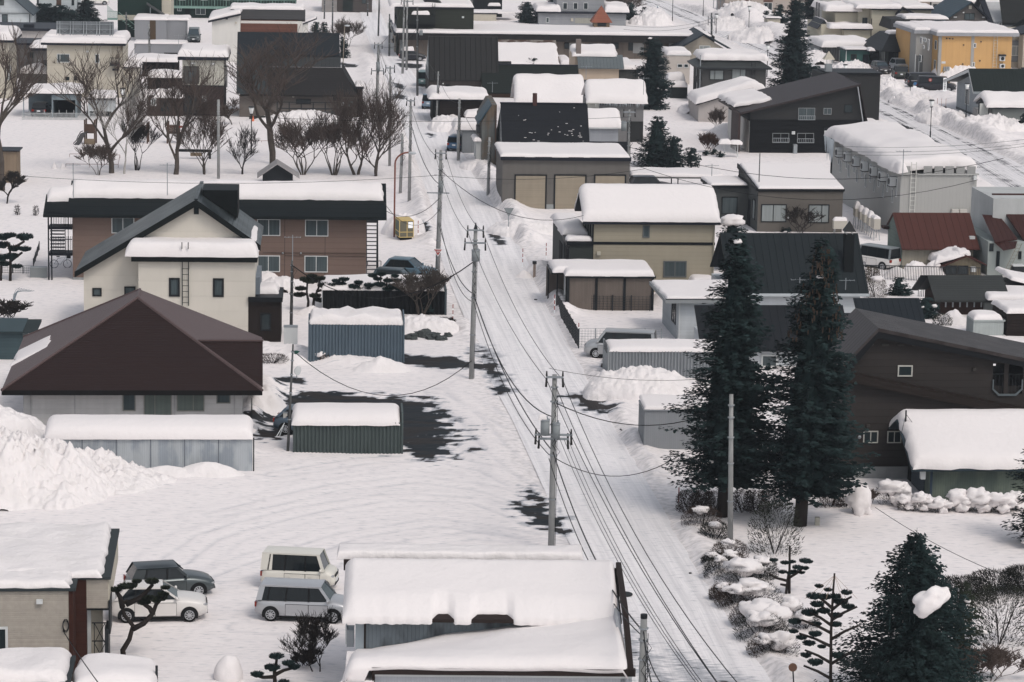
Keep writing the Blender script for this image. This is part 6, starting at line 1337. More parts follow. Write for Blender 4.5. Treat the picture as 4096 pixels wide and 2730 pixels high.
Q4=[(c.x-h_,1.33-h_,zc+.2),(c.x+h_,1.33-h_,zc+.2),(c.x+h_,1.33+h_,zc+.2),(c.x-h_,1.33+h_,zc+.2)]
for i in range(4):mb.q(Q4[i],Q4[(i+1)%4],apx)
mb.build('chimney_cap',DARK,ch);mb=MB()
for qx,qy,qz in Q4:mb.bar((c.x+(qx-c.x)*.5,1.33+(qy-1.33)*.5,zc-.1),(c.x+(qx-c.x)*.5,1.33+(qy-1.33)*.5,zc+.25),.025)
mb.build('cap_posts',fW,ch)
b=Bld('navy_lean_to','low navy seamed roof tucked between the slate-green house and the brown house','house',(830,1560),1400,1420,6)
b.walls(DARK);y1,z1=b.slope(1148,.6,b.H,-.3,2);b.roof('x',[(-.3,b.H),(y1,z1)],-.1,b.W+.1,mat('navy_seam_roof',(.025,.037,.048),.5,'x',.42,.35,.8),.1)
b=Bld('navy_roof_house','white house with a broad navy roof largely hidden behind the two tall spruces','house',(-700,1760),700,1600,8)
b.box('wall',1.5,0,-.5,b.W,b.D,b.H,mat('white_lap_cool',(0,0,0)));y1,z1=b.slope(1212,.75,b.H,-.5,3);b.roof('x',[(-.55,b.H),(y1,z1)],.6,b.W+.2,mat('navy_flat_roof',(.022,.028,.036),.5,'x',.5,.3,.6),.12);tile(3,2);b.wf(-60,132,84,245,fW,gN,fw=.1)
tile(2,1)
b=Bld('white_lap_house','small white lapboard house with a thin dark roof edge left of the tall spruce','house',(1482,1540),2100,1185,7)
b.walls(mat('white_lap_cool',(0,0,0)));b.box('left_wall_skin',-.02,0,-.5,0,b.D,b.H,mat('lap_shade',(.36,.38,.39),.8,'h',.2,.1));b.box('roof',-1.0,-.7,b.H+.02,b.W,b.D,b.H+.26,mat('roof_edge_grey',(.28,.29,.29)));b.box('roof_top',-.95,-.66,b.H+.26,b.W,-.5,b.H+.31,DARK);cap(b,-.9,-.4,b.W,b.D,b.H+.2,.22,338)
b.win('L',.8,1.0,2.6,3.0,fB,gN,2);b.box('downspout',.05,-.1,0,.12,-.02,b.H,fW)
b=Bld('beige_lean_box','small beige box with a pad of snow at the foot of the khaki house','shed',(1615,1130),1830,1035,2)
b.walls(mat('beige_box',(.36,.33,.28)));cap(b,-.1,-.1,b.W,b.D,b.H,.55,340,r=.4)
tile(2,2);YAW=.08
b=Bld('corrugated_garage','pale grey corrugated garage with a patterned end wall behind a big heap of snow','garage',(868,345),2000,102,3.1)
cg3=mat('grey_corrugated',(.26,.275,.285),.5);corr(b,'corrugated_front',0,b.W,0,-.4,b.H,cg3,pitch=.205,amp=.05);b.box('wall',0,.07,-.4,b.W,b.D,b.H-.05,cg3);b.prism('end_wall',[(-.05,-.4),(-.05,b.H),(.3,b.H+.2),(b.D,b.H+.25),(b.D,-.4)],'x',-.08,.0,mat('end_palegrey',(.30,.31,.31)))
b.snow('x',[(-.05,b.H-.03),(b.D,b.H+.0)],0,b.W,.27,seed=342,wob=.1,r=.35,amp=.25,freq=1.5)
mb=MB()
for i in range(5):
 for j in range(6):mb.box(-.1,.6+j*.3+(i%2)*.15,1.5+i*.13,-.085,.75+j*.3+(i%2)*.15,1.56+i*.13)
mb.build('vent_holes',DARK,b.root)
b=Bld('ribbed_shed','tall pale grey ribbed shed with a clean lean-to snow roof left of the spruce','shed',(1180,985),1790,632,2.6)
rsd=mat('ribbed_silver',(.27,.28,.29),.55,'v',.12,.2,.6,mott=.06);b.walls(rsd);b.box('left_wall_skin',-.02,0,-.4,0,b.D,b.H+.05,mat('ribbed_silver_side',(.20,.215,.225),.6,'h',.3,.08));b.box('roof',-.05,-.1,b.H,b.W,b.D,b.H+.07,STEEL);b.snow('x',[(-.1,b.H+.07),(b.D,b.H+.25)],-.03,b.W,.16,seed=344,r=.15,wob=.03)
tile(3,2);YAW=.09
b=Bld('dark_brown_house','large dark brown house with a long sloping roof and an octagonal balcony opening','house',(640,1225),2750,900,6)
dw=mat('darkbrown_siding',(.074,.060,.053),.85,'h',.38,.12,.3,mott=.08);dbr=mat('darkbrown_roof',(.06,.042,.038),.45,'y',.16,.4,.8,mott=.15,c2=(.09,.07,.065))
tile(3,1);pk=b.f(972,1422);tile(3,2);pl_=b.f(765,135);pr_=b.f(2290,170);m_=(pk.z-pr_.z)/(pr_.x-pk.x);zR=pk.z-m_*(b.W-pk.x);zL=pl_.z-(pk.z-pl_.z)/(pk.x-pl_.x)*pl_.x
o0=b.f(2018,215);o1=b.f(2275,500)
b.prism('wall',[(0,-.4),(o0.x,-.4),(o0.x,pk.z-m_*(o0.x-pk.x)),(pk.x,pk.z-.02),(0,zL-.02)],'y',0,b.D,dw)
b.prism('wall',[(o0.x,-.4),(b.W,-.4),(b.W,o1.z+.1),(o0.x,o1.z+.1)],'y',0,b.D,dw);b.prism('wall',[(o0.x,o0.z),(b.W,o0.z),(b.W,zR-.02),(o0.x,pk.z-m_*(o0.x-pk.x)-.02)],'y',0,b.D,dw);b.box('wall',o1.x,0,o1.z+.1,b.W,b.D,o0.z,dw)
xm=b.f(2150,0).x;b.box('opening_post',xm-.12,.0,o1.z,xm+.12,.25,o0.z,dw);b.box('balcony_floor',o0.x,.2,o1.z+.1,o1.x,b.D,o1.z+.5,dw)
mb=MB();zr1=b.f(0,305).z
for k in range(9):x=o0.x+k*(o1.x-o0.x)/9;mb.box(x,.05,o1.z+.1,x+.025,.08,zr1)
mb.box(o0.x,.03,zr1-.04,o1.x,.1,zr1);mb.build('balcony_railing',STEELD,b.root);MB().prism([(o0.x,o1.z+.9),(o0.x,o1.z+.35),(o0.x+.35,o1.z),(o1.x-.35,o1.z),(o1.x,o1.z+.35),(o1.x,o1.z+.9),(o1.x-.07,o1.z+.9),(o1.x-.07,o1.z+.4),(o1.x-.4,o1.z+.1),(o0.x+.4,o1.z+.1),(o0.x+.07,o1.z+.4),(o0.x+.07,o1.z+.9)],'y',-.1,-.0).build('opening_trim',mat('trim_bluegrey',(.15,.18,.19)),b.root)
b.roof('y',[(pk.x,pk.z+.12),(b.W,zR+.12)],-.55,b.D-.2,dbr,.2);b.roof('y',[(-.3,zL+.0),(pk.x,pk.z+.12)],-.55,b.D-.2,mat('left_slope_grey',(.10,.08,.078),.5,'y',.5,.3,.5),.2,name='left_roof');
b.prism('fascia',[(pk.x,pk.z-.45),(pk.x,pk.z+.1),(b.W,zR+.1),(b.W,zR-.35)],'y',-.5,-.42,DARK);b.prism('fascia',[(0,zL-.5),(0,zL),(pk.x,pk.z+.1),(pk.x,pk.z-.45)],'y',-.5,-.42,DARK)
s0=b.f(785,300,-.3);s1=b.f(2290,610,-.3);m2=(s0.z-s1.z)/(s1.x-s0.x);b.prism('pent_roof',[(0,s0.z+m2*s0.x-.45),(0,s0.z+m2*s0.x),(b.W,s0.z-m2*(b.W-s0.x)),(b.W,s0.z-m2*(b.W-s0.x)-.42)],'y',-1.0,-.0,mat('pent_brown',(.05,.032,.024),.5,'h',.1,.3))
b.box('lower_wall',0,-.5,-.4,b.W,-.0,b.f(2290,640,-.5).z-.3,dw);b.prism('lower_wall',[(0,1),(b.W,1),(b.W,s0.z-m2*(b.W-s0.x)-.4),(0,s0.z+m2*s0.x-.4)],'y',-.52,-.01,dw)
fcr=mat('frame_cream',(.5,.48,.42));p=b.f(1163,228);b.wf(1163,228,1292,328,fcr,gD,fw=.07)
for(x0_,x1_)in((855,983),(1070,1192)):p=b.f(x0_,816,-.53);q=b.f(x1_,924,-.53);b.win('F',p.x,q.z,q.x,p.z,fcr,gD,2,off=-.53,fw=.055)
for px in(885,1020,1158,1296):b.panel('soffit_vent',px,38,px+62,54,mat('vent_brownlight',(.10,.085,.075)),.1)
for(px,py,o__)in((882,755,.6),(1102,752,.6),(1832,250,.12)):p=b.f(px,py,-o__+.1);b.box('vent_hood',p.x,-o__-.1,p.z-.14,p.x+.17,-o__+.1,p.z,mat('vent_brownlight',(0,0,0)))
MB().ell((b.f(820,873,-.6).x,-.6,b.f(820,873,-.6).z),(.1,.08,.1)).build('round_vent',STEEL,b.root,True);b.box('foundation',-.02,-.58,-.4,b.W,-.521,b.f(0,1140,-.55).z,CONC)
b=Bld('green_ribbed_shed','green ribbed shed with a roller shutter under a sagging sheet of snow','shed',(1452,1450),2700,1122,7)
grb=mat('green_ribbed',(.165,.205,.155),.6,'v',.13,.28,.7,mott=.08,c2=(.12,.16,.13));b.walls(grb);b.box('corner_strip',-.05,-.05,-.4,.08,-.001,b.H,mat('strip_blue',(.05,.09,.14)))
b.prism('gable',[(0,b.H-.1),(3.5,b.H+1.5),(7,b.H-.1)],'x',.0,b.W,grb);b.roof('x',[(-.6,b.H-.1),(3.5,b.H+1.72),(7.6,b.H-.1)],-1.2,b.W,mat('shed_fascia',(.05,.08,.10)),.12)
b.snow('x',[(-.65,b.H-.1),(3.5,b.H+1.72),(7.4,b.H-.05)],-1.15,b.W,.6,seed=350,r=.5,wob=.22,freq=.9,amp=.1)
b.box('shutter',-.06,1.4,-.2,-.0,4.4,b.H-.55,mat('shutter_slate',(.09,.115,.14),.6,'h',.09,.4,.8));b.box('lintel_panel',-.05,.8,b.H-.54,-.0,5.2,b.H+.2,mat('lintel_blue',(.07,.11,.16)));b.box('side_door',-.05,4.7,-.2,-.0,5.6,2.1,mat('door_dark',(0,0,0)));b.panel('meter_box',1362,1148,1400,1240,fW,.3)
for k in range(1):MB().bar((-.9,2.6,b.H+1.2),(-.9,2.6,b.H+2.4),.05).bar((-.9,2.6,b.H+2.2),(-.3,2.2,b.H+1.4),.015).bar((-.9,2.6,b.H+2.2),(-1.2,2.2,b.H+1.2),.015).build('service_mast',STEELD,b.root)
tile(3,1)
def tank(px,py,w_,d_,h_,rz,label,leg=.6,sn=.3,group=None):
 e=empty('heating_oil_tank',G(px,py),rz,label,'tank',group);m_=mat('tank_beige',(.50,.45,.37),.6,mott=.05)
 MB().box(-w_/2,-d_/2,leg,w_/2,d_/2,leg+h_).build('tank_body',m_,e)
 for sx in(-1,1):
  for sy in(-1,1):MB().bar((sx*w_*.35,sy*d_*.3,leg),(sx*w_*.45,sy*d_*.5,-.1),.035).build('leg',STEEL,e)
 if sn:snowcap(e,'y',[(-w_/2,leg+h_),(w_/2,leg+h_)],-d_/2,d_/2,sn,r=.25,seed=int(px),name='tank_snow')
 return e
tank(640,590,1.15,.55,.68,.1,'beige heating-oil tank with a cap of snow at the corner of the taupe house')
tank(958,625,.55,1.4,.85,.1,'nearest beige oil tank in the row beside the long grey wall',.95,.25,'row of outdoor tanks')
for i in range(4):t_=tank(915-i*40,592-i*28,.5,1.0,.7,.1,('second','third','fourth','farthest')[i]+' snow-buried oil tank in the row beside the long grey wall',.9,.5,'row of outdoor tanks')
def carpaint(n,c,met=.0):return mat('paint_'+n,c,.28,raw=True,metal=met,mott=.03,bump=.02,spec=.5)
TYRE=mat('tyre_rubber',(.02,.02,.02),.85);RIM=mat('rim_alloy',(.55,.55,.56),.35,metal=.6);CG=glass('car_glass',(.015,.02,.024),.06,.2);CGB=glass('windscreen_glass',(.05,.08,.10),.06,.2)
LENS=glass('headlamp',(.5,.52,.54),.1,.1);REDL=glass('tail_lamp',(.35,.03,.015),.15,.1);BPL=mat('black_plastic',(.025,.025,.027),.6);PLATE=mat('plate',(.7,.7,.68),.5)
STY={
 'hatch':(.98,.98,.72,.38,.12,-.78,-.93,.95,[-.12,-.62]),'suv':(1.05,1.05,.86,.42,.06,-.66,-.90,1.03,[-.08,-.50]),
 'mini':(.98,1.0,.78,.58,.34,-.88,-.96,.96,[.12,-.36,-.74]),'kei':(1.0,1.02,.86,.72,.56,-.93,-.98,.98,[.22,-.35,-.80]),
 'van':(1.05,1.08,.86,.66,.42,-.92,-.97,1.02,[.18,-.32,-.78]),'box':(1.0,1.0,.7,.92,.82,-.96,-.98,1.0,[.4,-.2,-.7])}
def car(pos,rz,L_,W_,H_,sty,pc,label,name='parked_car',roofc=None,cat='car',group='parked cars',snow=0,dpil=None,mir=True,detail=True):
 zb,zh,zn,a,bq,c,d,zt,pil=STY[sty];h=L_/2;w=W_/2;e=empty(name,pos,rz,label,cat,group)
 xA,xB,xC,xD=a*h,bq*h,c*h,d*h
 def topz(x):
  if x>xA:t=(x-xA)/(h-xA);return zh+(zn-zh)*(t**1.6)
  if x<xD:t=(xD-x)/(h+xD+1e-6);return zt-.1*t
  return zt+(zb-zt)*(x-xD)/(xA-xD)
 xs=[-h,-h+.03,-h+.12,-h+.35,xD if xD>-h+.4 else-h+.5]+[xD+(xA-xD)*k/5 for k in range(1,6)]+[xA+(h-xA)*k/5 for k in range(1,4)]+[h-.3,h-.1,h-.02,h];xs=sorted(set(round(x,3)for x in xs))
 mb=MB();n=12
 for x in xs:
  k=1.0;dd=min(h-x,h+x)
  k=1-.16*max(0,1-dd/.45)**2 if x>0 else 1-.10*max(0,1-dd/.35)**2
  z1=topz(x);lo=.2+(.16*max(0,1-dd/.5));z1=z1-.22*max(0,1-dd/.14)**1.5
  ww=w*k;sec=[(0,z1+.025),(ww*.6,z1+.02),(ww*.9,z1-.03),(ww*.985,z1-.16),(ww,(z1+lo)/2),(ww*.97,lo+.08),(ww*.86,lo)]
  for(y,z)in sec:mb.v.append((x,y,z))
  for(y,z)in sec[::-1][:-1]:mb.v.append((x,-y,z))
 n=13
 for i in range(len(xs)-1):
  for j in range(n):k=(j+1)%n;mb.f.append((i*n+j,i*n+k,(i+1)*n+k,(i+1)*n+j))
 mb.f.append(tuple(range(n)));mb.f.append(tuple((len(xs)-1)*n+j for j in range(n))[::-1])
 fixn(mb.build('body',pc,e,True))
 wb,wt=w*.93,w*.76;zr=H_-.06;zb2=zb-.04
 B4=[(xD,-wb,zb2),(xA,-wb*.96,zb2+.02),(xA,wb*.96,zb2+.02),(xD,wb,zb2)];T4=[(xC,-wt,zr),(xB,-wt*.97,zr-.03),(xB,wt*.97,zr-.03),(xC,wt,zr)]
 rc=roofc or pc
 g=MB();g.q(B4[0],B4[1],T4[1],T4[0]);g.q(B4[2],B4[3],T4[3],T4[2]);g.build('side_windows',CG,e)
 g=MB();g.q(B4[1],B4[2],T4[2],T4[1]);g.build('windscreen',CGB,e);g=MB();g.q(B4[3],B4[0],T4[0],T4[3]);g.build('rear_window',CG,e)
 mb=MB();nx,ny=8,6
 for i in range(nx+1):
  for j in range(ny+1):
   s,t=i/nx,j/ny;x=xC-.04+(xB+.10-xC)*s;y=(t*2-1)*wt*1.03
   mb.v.append((x,y,H_-.07+.07*(1-abs(2*t-1)**3)*(1-abs(2*s-1)**4*.8)))
 m0=len(mb.v)
 for i in range(nx):
  for j in range(ny):q=i*(ny+1)+j;mb.f.append((q,q+1,q+ny+2,q+ny+1))
 mb.build('roof',rc,e,True);MB().box(xC-.02,-wt*1.04,zr-.07,xB+.03,wt*1.04,zr-.0).build('roof_rail',rc,e)
 mb=MB();mk=MB()
 def sidept(x_b,x_t,t,s,off=.008):return(x_b+(x_t-x_b)*t,s*(wb+(wt-wb)*t+off),zb2+(zr-zb2)*t)
 def strip(M_,xb0,xb1,xt0,xt1):
  for s in(-1,1):M_.q(sidept(xb0,0,0,s),sidept(xb1,0,0,s),(xt1,s*(wt+.008),zr),(xt0,s*(wt+.008),zr))
 strip(mb,xA-.10,xA+.06,xB-.10,xB+.06);strip(mb,xD-.04,xD+(dpil or .16),xC-.06,xC+(dpil or .16)*.9)
 def split(M_,nm,m_):
  for f in M_.f:MB().q(*[M_.v[i]for i in f]).build(nm,m_,e)
 split(mb,'pillar',pc if not roofc else rc)
 for x in pil:xx=x*h;strip(mk,xx-.035,xx+.035,xx*.93-.02,xx*.93+.05)
 split(mk,'door_pillar',BPL)
 if detail:
  dx=[xA-.12]+[p*h for p in pil]
  for s in(-1,1):
   for k in range(min(2,len(dx)-1)):
    x1,x0=dx[k],dx[k+1];x1=min(x1,h*.62)
    dr=MB().box(x0+.015,s*(w-.03),.30,x1-.015,s*(w+.007),zb-.17).build('door',pc,e);MB().box(x0+.0,s*(w-.03),.285,x1,s*(w+.002),zb-.155).build('seam',BPL,dr)
    MB().box(x0+.12,s*(w+.007),zb-.30,x0+.30,s*(w+.03),zb-.265).build('handle',rc if not roofc else pc,dr)
  MB().box(-h*.6,-w*.99,.17,h*.6,w*.99,.25).build('sill',BPL,e)
  for s in(-1,1):MB().box(-h-.012,s*w*.62,zt-.32,-h+.07,s*(w*.93),zt-.1).build('tail_lamp',REDL,e);MB().ell((h-.17,s*w*.74,zn-.10),(.17,w*.17,.075),10,6).build('headlight',LENS,e,True)
  MB().box(h-.03,-w*.5,zn-.2,h+.012,w*.5,zn-.08).build('grille',BPL,e);MB().box(h-.02,-w*.6,.3,h+.02,w*.6,.42).build('bumper_intake',BPL,e);MB().box(-h-.02,-.165,.6,-h,.165,.76).box(h,-.165,.42,h+.03,.165,.58).build('number_plate',PLATE,e)
  if mir:
   for s in(-1,1):MB().ell((xA-.12,s*(w+.08),zb+.06),(.07,.12,.085),8,6).build('wing_mirror',pc,e,True)
 r=.32 if sty!='kei' else .28;wx=(h-.80,-h+.72)if sty!='kei' else(h-.5,-h+.5)
 for x in wx:
  for s in(-1,1):
   yo=s*(w-.10);mb=MB();N=20
   wheel=MB().tube([(x,s*(w-.2),r),(x,s*(w+.0),r)],r,20).build('wheel',TYRE,e,False)
   mb=MB().tube([(x,s*(w+.0),r),(x,s*(w+.012),r)],r*.66,18);mb.build('rim_dish',mat('rim_shadow',(.1,.1,.1)),wheel)
   mb=MB()
   for k in range(9):t=2*PI*k/9;mb.tube([(x,s*(w+.015),r),(x+math.cos(t)*r*.62,s*(w+.018),r+math.sin(t)*r*.62)],[.028,.022],4)
   mb.tube([(x+math.cos(t)*r*.64,s*(w+.014),r+math.sin(t)*r*.64)for t in[2*PI*i/18 for i in range(19)]],.018,4);mb.build('rim',RIM,wheel)
   mb=MB();R2=r+.075;P_=[(x+math.cos(t)*R2,s*(w+.004),r+math.sin(t)*R2)for t in[PI*(-.12+1.24*i/14)for i in range(15)]];mb.q(*P_);mb.build('wheel_arch',BPL,e)
 if snow:snowcap(e,'y',[(xC,H_-.04),(xB,H_-.04)],-wt,wt,snow,name='car_snow',r=.2)
 return e
def place(t0,r_,t1,f_,L_,W_,*a,**k):
 tile(*t0);A=G(*r_);tile(*t1);B_=G(*f_);d=(B_-A);rz=math.atan2(d.y,d.x);mid=(A+B_)/2;n=Vector((-math.sin(rz),math.cos(rz),0))
 if n.y<0:n=-n
 return car(mid+n*(W_/2-.05)+Vector((0,0,k.pop('dz',.02))),rz,L_,W_,*a,**k)
wht=carpaint('white',(.66,.64,.62));slv=carpaint('silver',(.42,.43,.45),.3);crmw=carpaint('pearl_cream',(.64,.62,.56));gryp_=carpaint('gunmetal',(.085,.10,.105),.45);blkp=carpaint('black',(.010,.011,.016));blup=carpaint('ice_blue',(.12,.19,.24),.4);drkp=carpaint('dark_olive',(.03,.035,.03),.3)
place((0,3),(1280,840),(0,3),(1812,808),4.0,1.72,1.52,'hatch',gryp_,'grey hatchback with a black roof parked behind the white crossover',roofc=carpaint('black_roof',(.015,.022,.024)),dpil=.5)
place((0,3),(1158,1040),(0,3),(1690,1030),4.3,1.77,1.62,'suv',wht,'white crossover parked beside the beige brick building behind a pruned tree')
place((1,3),(110,745),(1,3),(625,770),3.45,1.6,1.82,'kei',crmw,'boxy cream microvan parked behind the silver minivan',dpil=.5)
place((1,3),(138,1024),(1,3),(697,1048),4.32,1.7,1.68,'mini',slv,'silver minivan parked next to the big foreground shed',dpil=.22)
place((2,2),(1180,187),(2,2),(742,168),4.7,1.75,1.86,'van',carpaint('van_silver',(.40,.41,.42),.5),'silver van with its nose at the street, between mesh fence and corrugated garage')
place((1,1),(1195,990),(1,1),(1490,1010),4.1,1.72,1.68,'suv',blup,'ice-blue off-roader parked beside the brown apartment stair')
place((1,1),(1110,1075),(1,1),(1400,1090),4.0,1.65,1.55,'hatch',carpaint('slate_blue',(.04,.06,.07),.3),'dark slate car mostly hidden behind the dark garage roof')
place((1,2),(250,850),(1,2),(700,870),4.2,1.7,1.55,'suv',carpaint('steel_blue',(.08,.11,.14),.4),'blue-grey car half hidden behind the green-grey corrugated garage')
tile(3,0)
place((3,0),(1400,822),(3,0),(1606,830),4.8,1.85,1.9,'van',blkp,'nearer black minivan behind the snowbank of the wide road')
place((3,0),(1345,790),(3,0),(1500,790),4.8,1.85,1.88,'van',carpaint('black_blue',(.012,.014,.022)),'black minivan hidden behind a nearer black minivan by the wide road')
car(G(1010,655),-1.35,3.9,1.7,1.55,'hatch',carpaint('dark_plum',(.02,.018,.022)),'dark hatchback facing the camera beside the dark green house');car(G(1180,700),1.55,4.5,1.85,1.68,'suv',drkp,'dark olive car seen from behind in front of a silver one');car(G(1180,640),-1.4,4.5,1.85,1.7,'suv',slv,'silver car parked behind the dark olive car near the yellow apartments')
tile(0,0);car(G(1738,372),-1.5,4.7,1.8,1.9,'van',gryp_,'grey minivan facing the camera between the grey box building and the white house');car(G(368,1035),1.6,4.0,1.7,1.55,'hatch',blkp,'black car under the carport beside the open grey-blue garage');car(G(868,45),.2,4.0,1.7,1.5,'hatch',wht,'white car at the top edge between the evergreens and green apartments')
tile(1,0);car(G(1500,765),1.5,3.4,1.48,1.85,'box',carpaint('teal_van',(.10,.17,.17)),'teal microvan seen from behind beside the near-black seamed building',name='parked_van',cat='van');car(G(1560,968),1.45,3.4,1.5,1.75,'kei',carpaint('pale_blue',(.2,.28,.36),.3),'pale blue microvan nosing out left of the brown street garage');car(G(1400,545),.1,3.6,1.5,1.4,'hatch',blkp,'car buried under a rounded pad of snow by the two close poles',snow=.5);car(G(1800,1345),1.4,3.4,1.5,1.6,'kei',carpaint('deep_blue',(.04,.10,.18),.3),'deep blue car end beside the grey metal shed')
tile(2,1);car(G(1245,205),.1,4.3,1.7,1.6,'hatch',blkp,'black car tail under the thin flat carport');
place((3,1),(1020,905),(3,1),(860,880),3.3,1.48,1.85,'box',wht,'old white microvan with grey roof beside the black picket fence',roofc=carpaint('roof_grey',(.2,.22,.23)))
PC=mat('pole_concrete',(.30,.295,.28),.85,mott=.3,ms=1.2);PD=mat('pole_dark',(.13,.13,.125),.8,mott=.2);INS=mat('insulator_brown',(.05,.045,.04),.4);TR=mat('transformer_grey',(.26,.28,.28),.5,mott=.08);WIRE=mat('wire_black',(.02,.021,.024),.6)
POLES={}
def pole(key,t0,base,t1,top,label,r0=.17,r1=.11,arms=(),trans=(),cap=None,m=None,extra=True,yaw=.0,boxes=()):
 tile(*t0);B=G(*base);tile(*t1);h=up(B,top[1]);tx,ty=top
 k=(OX+tx/K-CX)/FPX;q=B+Vector((0,0,h))-CAM;v=R-F*k;dx=-q.dot(v)/v.x;dx=max(-.5,min(.5,dx))
 e=empty('utility_pole',B,0,label,'utility pole','utility poles');m=m or PC
 def at(z):return Vector((dx*z/h,0,z))
 MB().tube([at(-.5),at(h*.5),at(h)],[r0,(r0+r1)/2,r1],12).build('shaft',m,e,True)
 if cap:MB().tube([at(h),at(h+cap)],[r1*1.15,.01],10).build('pointed_cap',STEELD,e)
 mbb=MB()
 for z in(h*.3,h*.55,h*.72,h*.85,h*.93):mbb.tube([at(z-.03),at(z+.03)],r0*1.12,10)
 mbb.build('clamp_bands',STEEL,e)
 att=[]
 for(ay,hw)in arms:
  z=up(B,ay);p=at(z);arm=MB().box(p.x-hw,-.2,z-.05,p.x+hw,-.1,z+.05).build('crossarm',STEEL,e);ins=MB()
  for sx in(-1,1):
   X=p.x+sx*hw*.93;ins.tube([(X,-.15,z+.05),(X,-.15,z+.3)],[.05,.03],8).tube([(X,-.15,z-.05),(X+sx*.02,-.5,z-.4)],[.05,.06],7);att.append(B+Vector((X,-.3,z-.1)))
  ins.build('insulator',INS,arm,True)
 for(y0,y1,ox,w_)in trans:
  z0,z1=up(B,y1),up(B,y0);p=at((z0+z1)/2);t_=MB().tube([(p.x+ox,-.28,z0),(p.x+ox,-.28,z1)],w_,14).build('transformer',TR,e,True);MB().tube([(p.x+ox,-.28,z1-.05),(p.x+ox,-.28,z1+.03)],w_*1.06,14).tube([(p.x+ox-.1,-.35,z1),(p.x+ox-.1,-.35,z1+.18)],.03,6).tube([(p.x+ox+.1,-.35,z1),(p.x+ox+.1,-.35,z1+.18)],.03,6).build('lid',STEEL,t_)
 if extra:
  mb=MB();r_=random.Random(hash(key)%1000 if False else len(POLES)+3)
  for i in range(7):
   z=h*r_.uniform(.6,.92);a=r_.uniform(-.5,.5);mb.tube([at(z)+Vector((.1,-.15,0)),at(z)+Vector((.35*a+.2,-.3,-.25)),at(z)+Vector((.3*a,-.25,-.6)),at(z-.9)+Vector((.12,-.12,0))],.014,4)
  mb.tube([at(h*.9)+Vector((r0,-.1,0)),at(.1)+Vector((r0+.02,-.1,0))],.02,4);mb.build('loop_cables',WIRE,e)
 POLES[key]=(B,h,dx,att,e);return e
def P_at(key,z=None,py=None,ox=0.0):
 B,h,dx,att,e=POLES[key]
 if py is not None:z=up(B,py)
 return B+Vector((dx*z/h+ox,-.12,z))
pole('c',(2,2),(350,1900),(2,2),(383,312),'large central utility pole carrying two grey transformers above the street',.17,.12,arms=((330,.42),(845,.92),(882,.75)),trans=((740,870,.12,.19),(705,845,-.42,.22)))
snowcap(POLES['c'][4],'y',[(-.75,up(POLES['c'][0],705)),(-.3,up(POLES['c'][0],705))],-.45,-.1,.25,r=.12,name='pole_snow')
pole('b',(1,2),(1928,355),(1,1),(1968,535),'utility pole with a pointed black cap and one transformer at the crossing',.16,.12,arms=((538,.52),(652,.68)),trans=((712,812,.06,.26),),cap=.45)
pole('a',(1,1),(1623,980),(1,0),(1658,1345),'utility pole bearing the red triangular stop sign',.17,.12,arms=((1372,.42),),trans=())
tile(1,1);B_,h_,dx_,at_,e_=POLES['a'];z_=up(B_,205);MB().box(-.85,-.2,z_-.04,.85,-.12,z_+.04).build('crossarm',STEEL,e_);z0=up(B_,205);z1=up(B_,95);MB().tube([(.22,-.1,z0),(.22,-.1,z1)],.17,12).build('transformer',TR,e_,True)
pole('d',(2,3),(1150,2300),(2,3),(1182,990),'pale pole top beside the brown-trimmed foreground shed',.17,.13,arms=(),cap=None)
MB().tube([Vector((POLES['d'][2],0,POLES['d'][1]-.02)),Vector((POLES['d'][2],0,POLES['d'][1]+.14))],.135,12).build('top_cap',fB,POLES['d'][4])
pole('e',(1,1),(1370,320),(1,0),(1387,890),'slim grey pole with a short crossarm left of the roadway by the red lamp',.13,.09,arms=((903,.36),))
pole('f',(1,1),(1290,218),(1,0),(1312,1200),'short plain pole just left of the slim grey pole',.13,.1)
pole('g',(1,0),(1195,1495),(1,0),(1203,595),'thin pole rising out of the bare trees beside the street',.12,.08,arms=((610,.45),))
pole('h',(1,0),(1078,1010),(1,0),(1098,385),'far pole with crossarms and transformer above the top of the bare trees',.17,.12,arms=((402,.45),(635,.72)),trans=((560,640,.05,.22),))
pole('i',(1,0),(1618,1095),(1,0),(1634,642),'grey pole at the front corner of the brown street garage',.13,.09)
pole('j',(1,0),(1812,1440),(1,0),(1824,885),'grey pole standing before the grey metal shed',.15,.11)
pole('k',(1,1),(2078,230),(1,0),(2092,1232),'pair of pale poles at the corner of the triple garage',.14,.1)
pole('l',(1,0),(1445,858),(1,0),(1446,62),'dark tall pole with a transformer by the near-black seamed building',.13,.1,m=PD,trans=((275,315,.45,.22),))
pole('m',(1,0),(1312,660),(1,0),(1330,-20),'left one of two close tall poles near the long building end',.15,.11)
pole('n',(1,0),(1348,630),(1,0),(1356,-30),'right one of two close tall poles near the long building end',.15,.11,arms=((12,.8),))
pole('o',(1,0),(1193,505),(1,0),(1197,128),'grey pole along the beige street wing, nearer one',.12,.09,m=PD)
pole('p',(1,0),(1095,325),(1,0),(1104,-20),'grey pole along the beige street wing, farther one',.12,.09,m=PD)
pole('q',(1,0),(612,172),(1,0),(616,-60),'dark pole by the far brown house, nearest the left frame of the street',.12,.1,m=PD,extra=False)
pole('r',(1,0),(685,292),(1,0),(688,-30),'dark pole at the corner of the small far shrubs',.12,.1,m=PD,extra=False)
pole('s',(1,0),(1000,145),(1,0),(1002,-60),'dark pole in front of the brown house closing the street',.12,.1,m=PD,extra=False)
pole('t',(0,0),(1340,640),(0,0),(1333,218),'pole in front of the grey box block',.14,.1)
pole('u',(0,0),(1138,490),(0,0),(1130,110),'thin dark pole beside the right end of the cream house roof',.12,.1,m=PD)
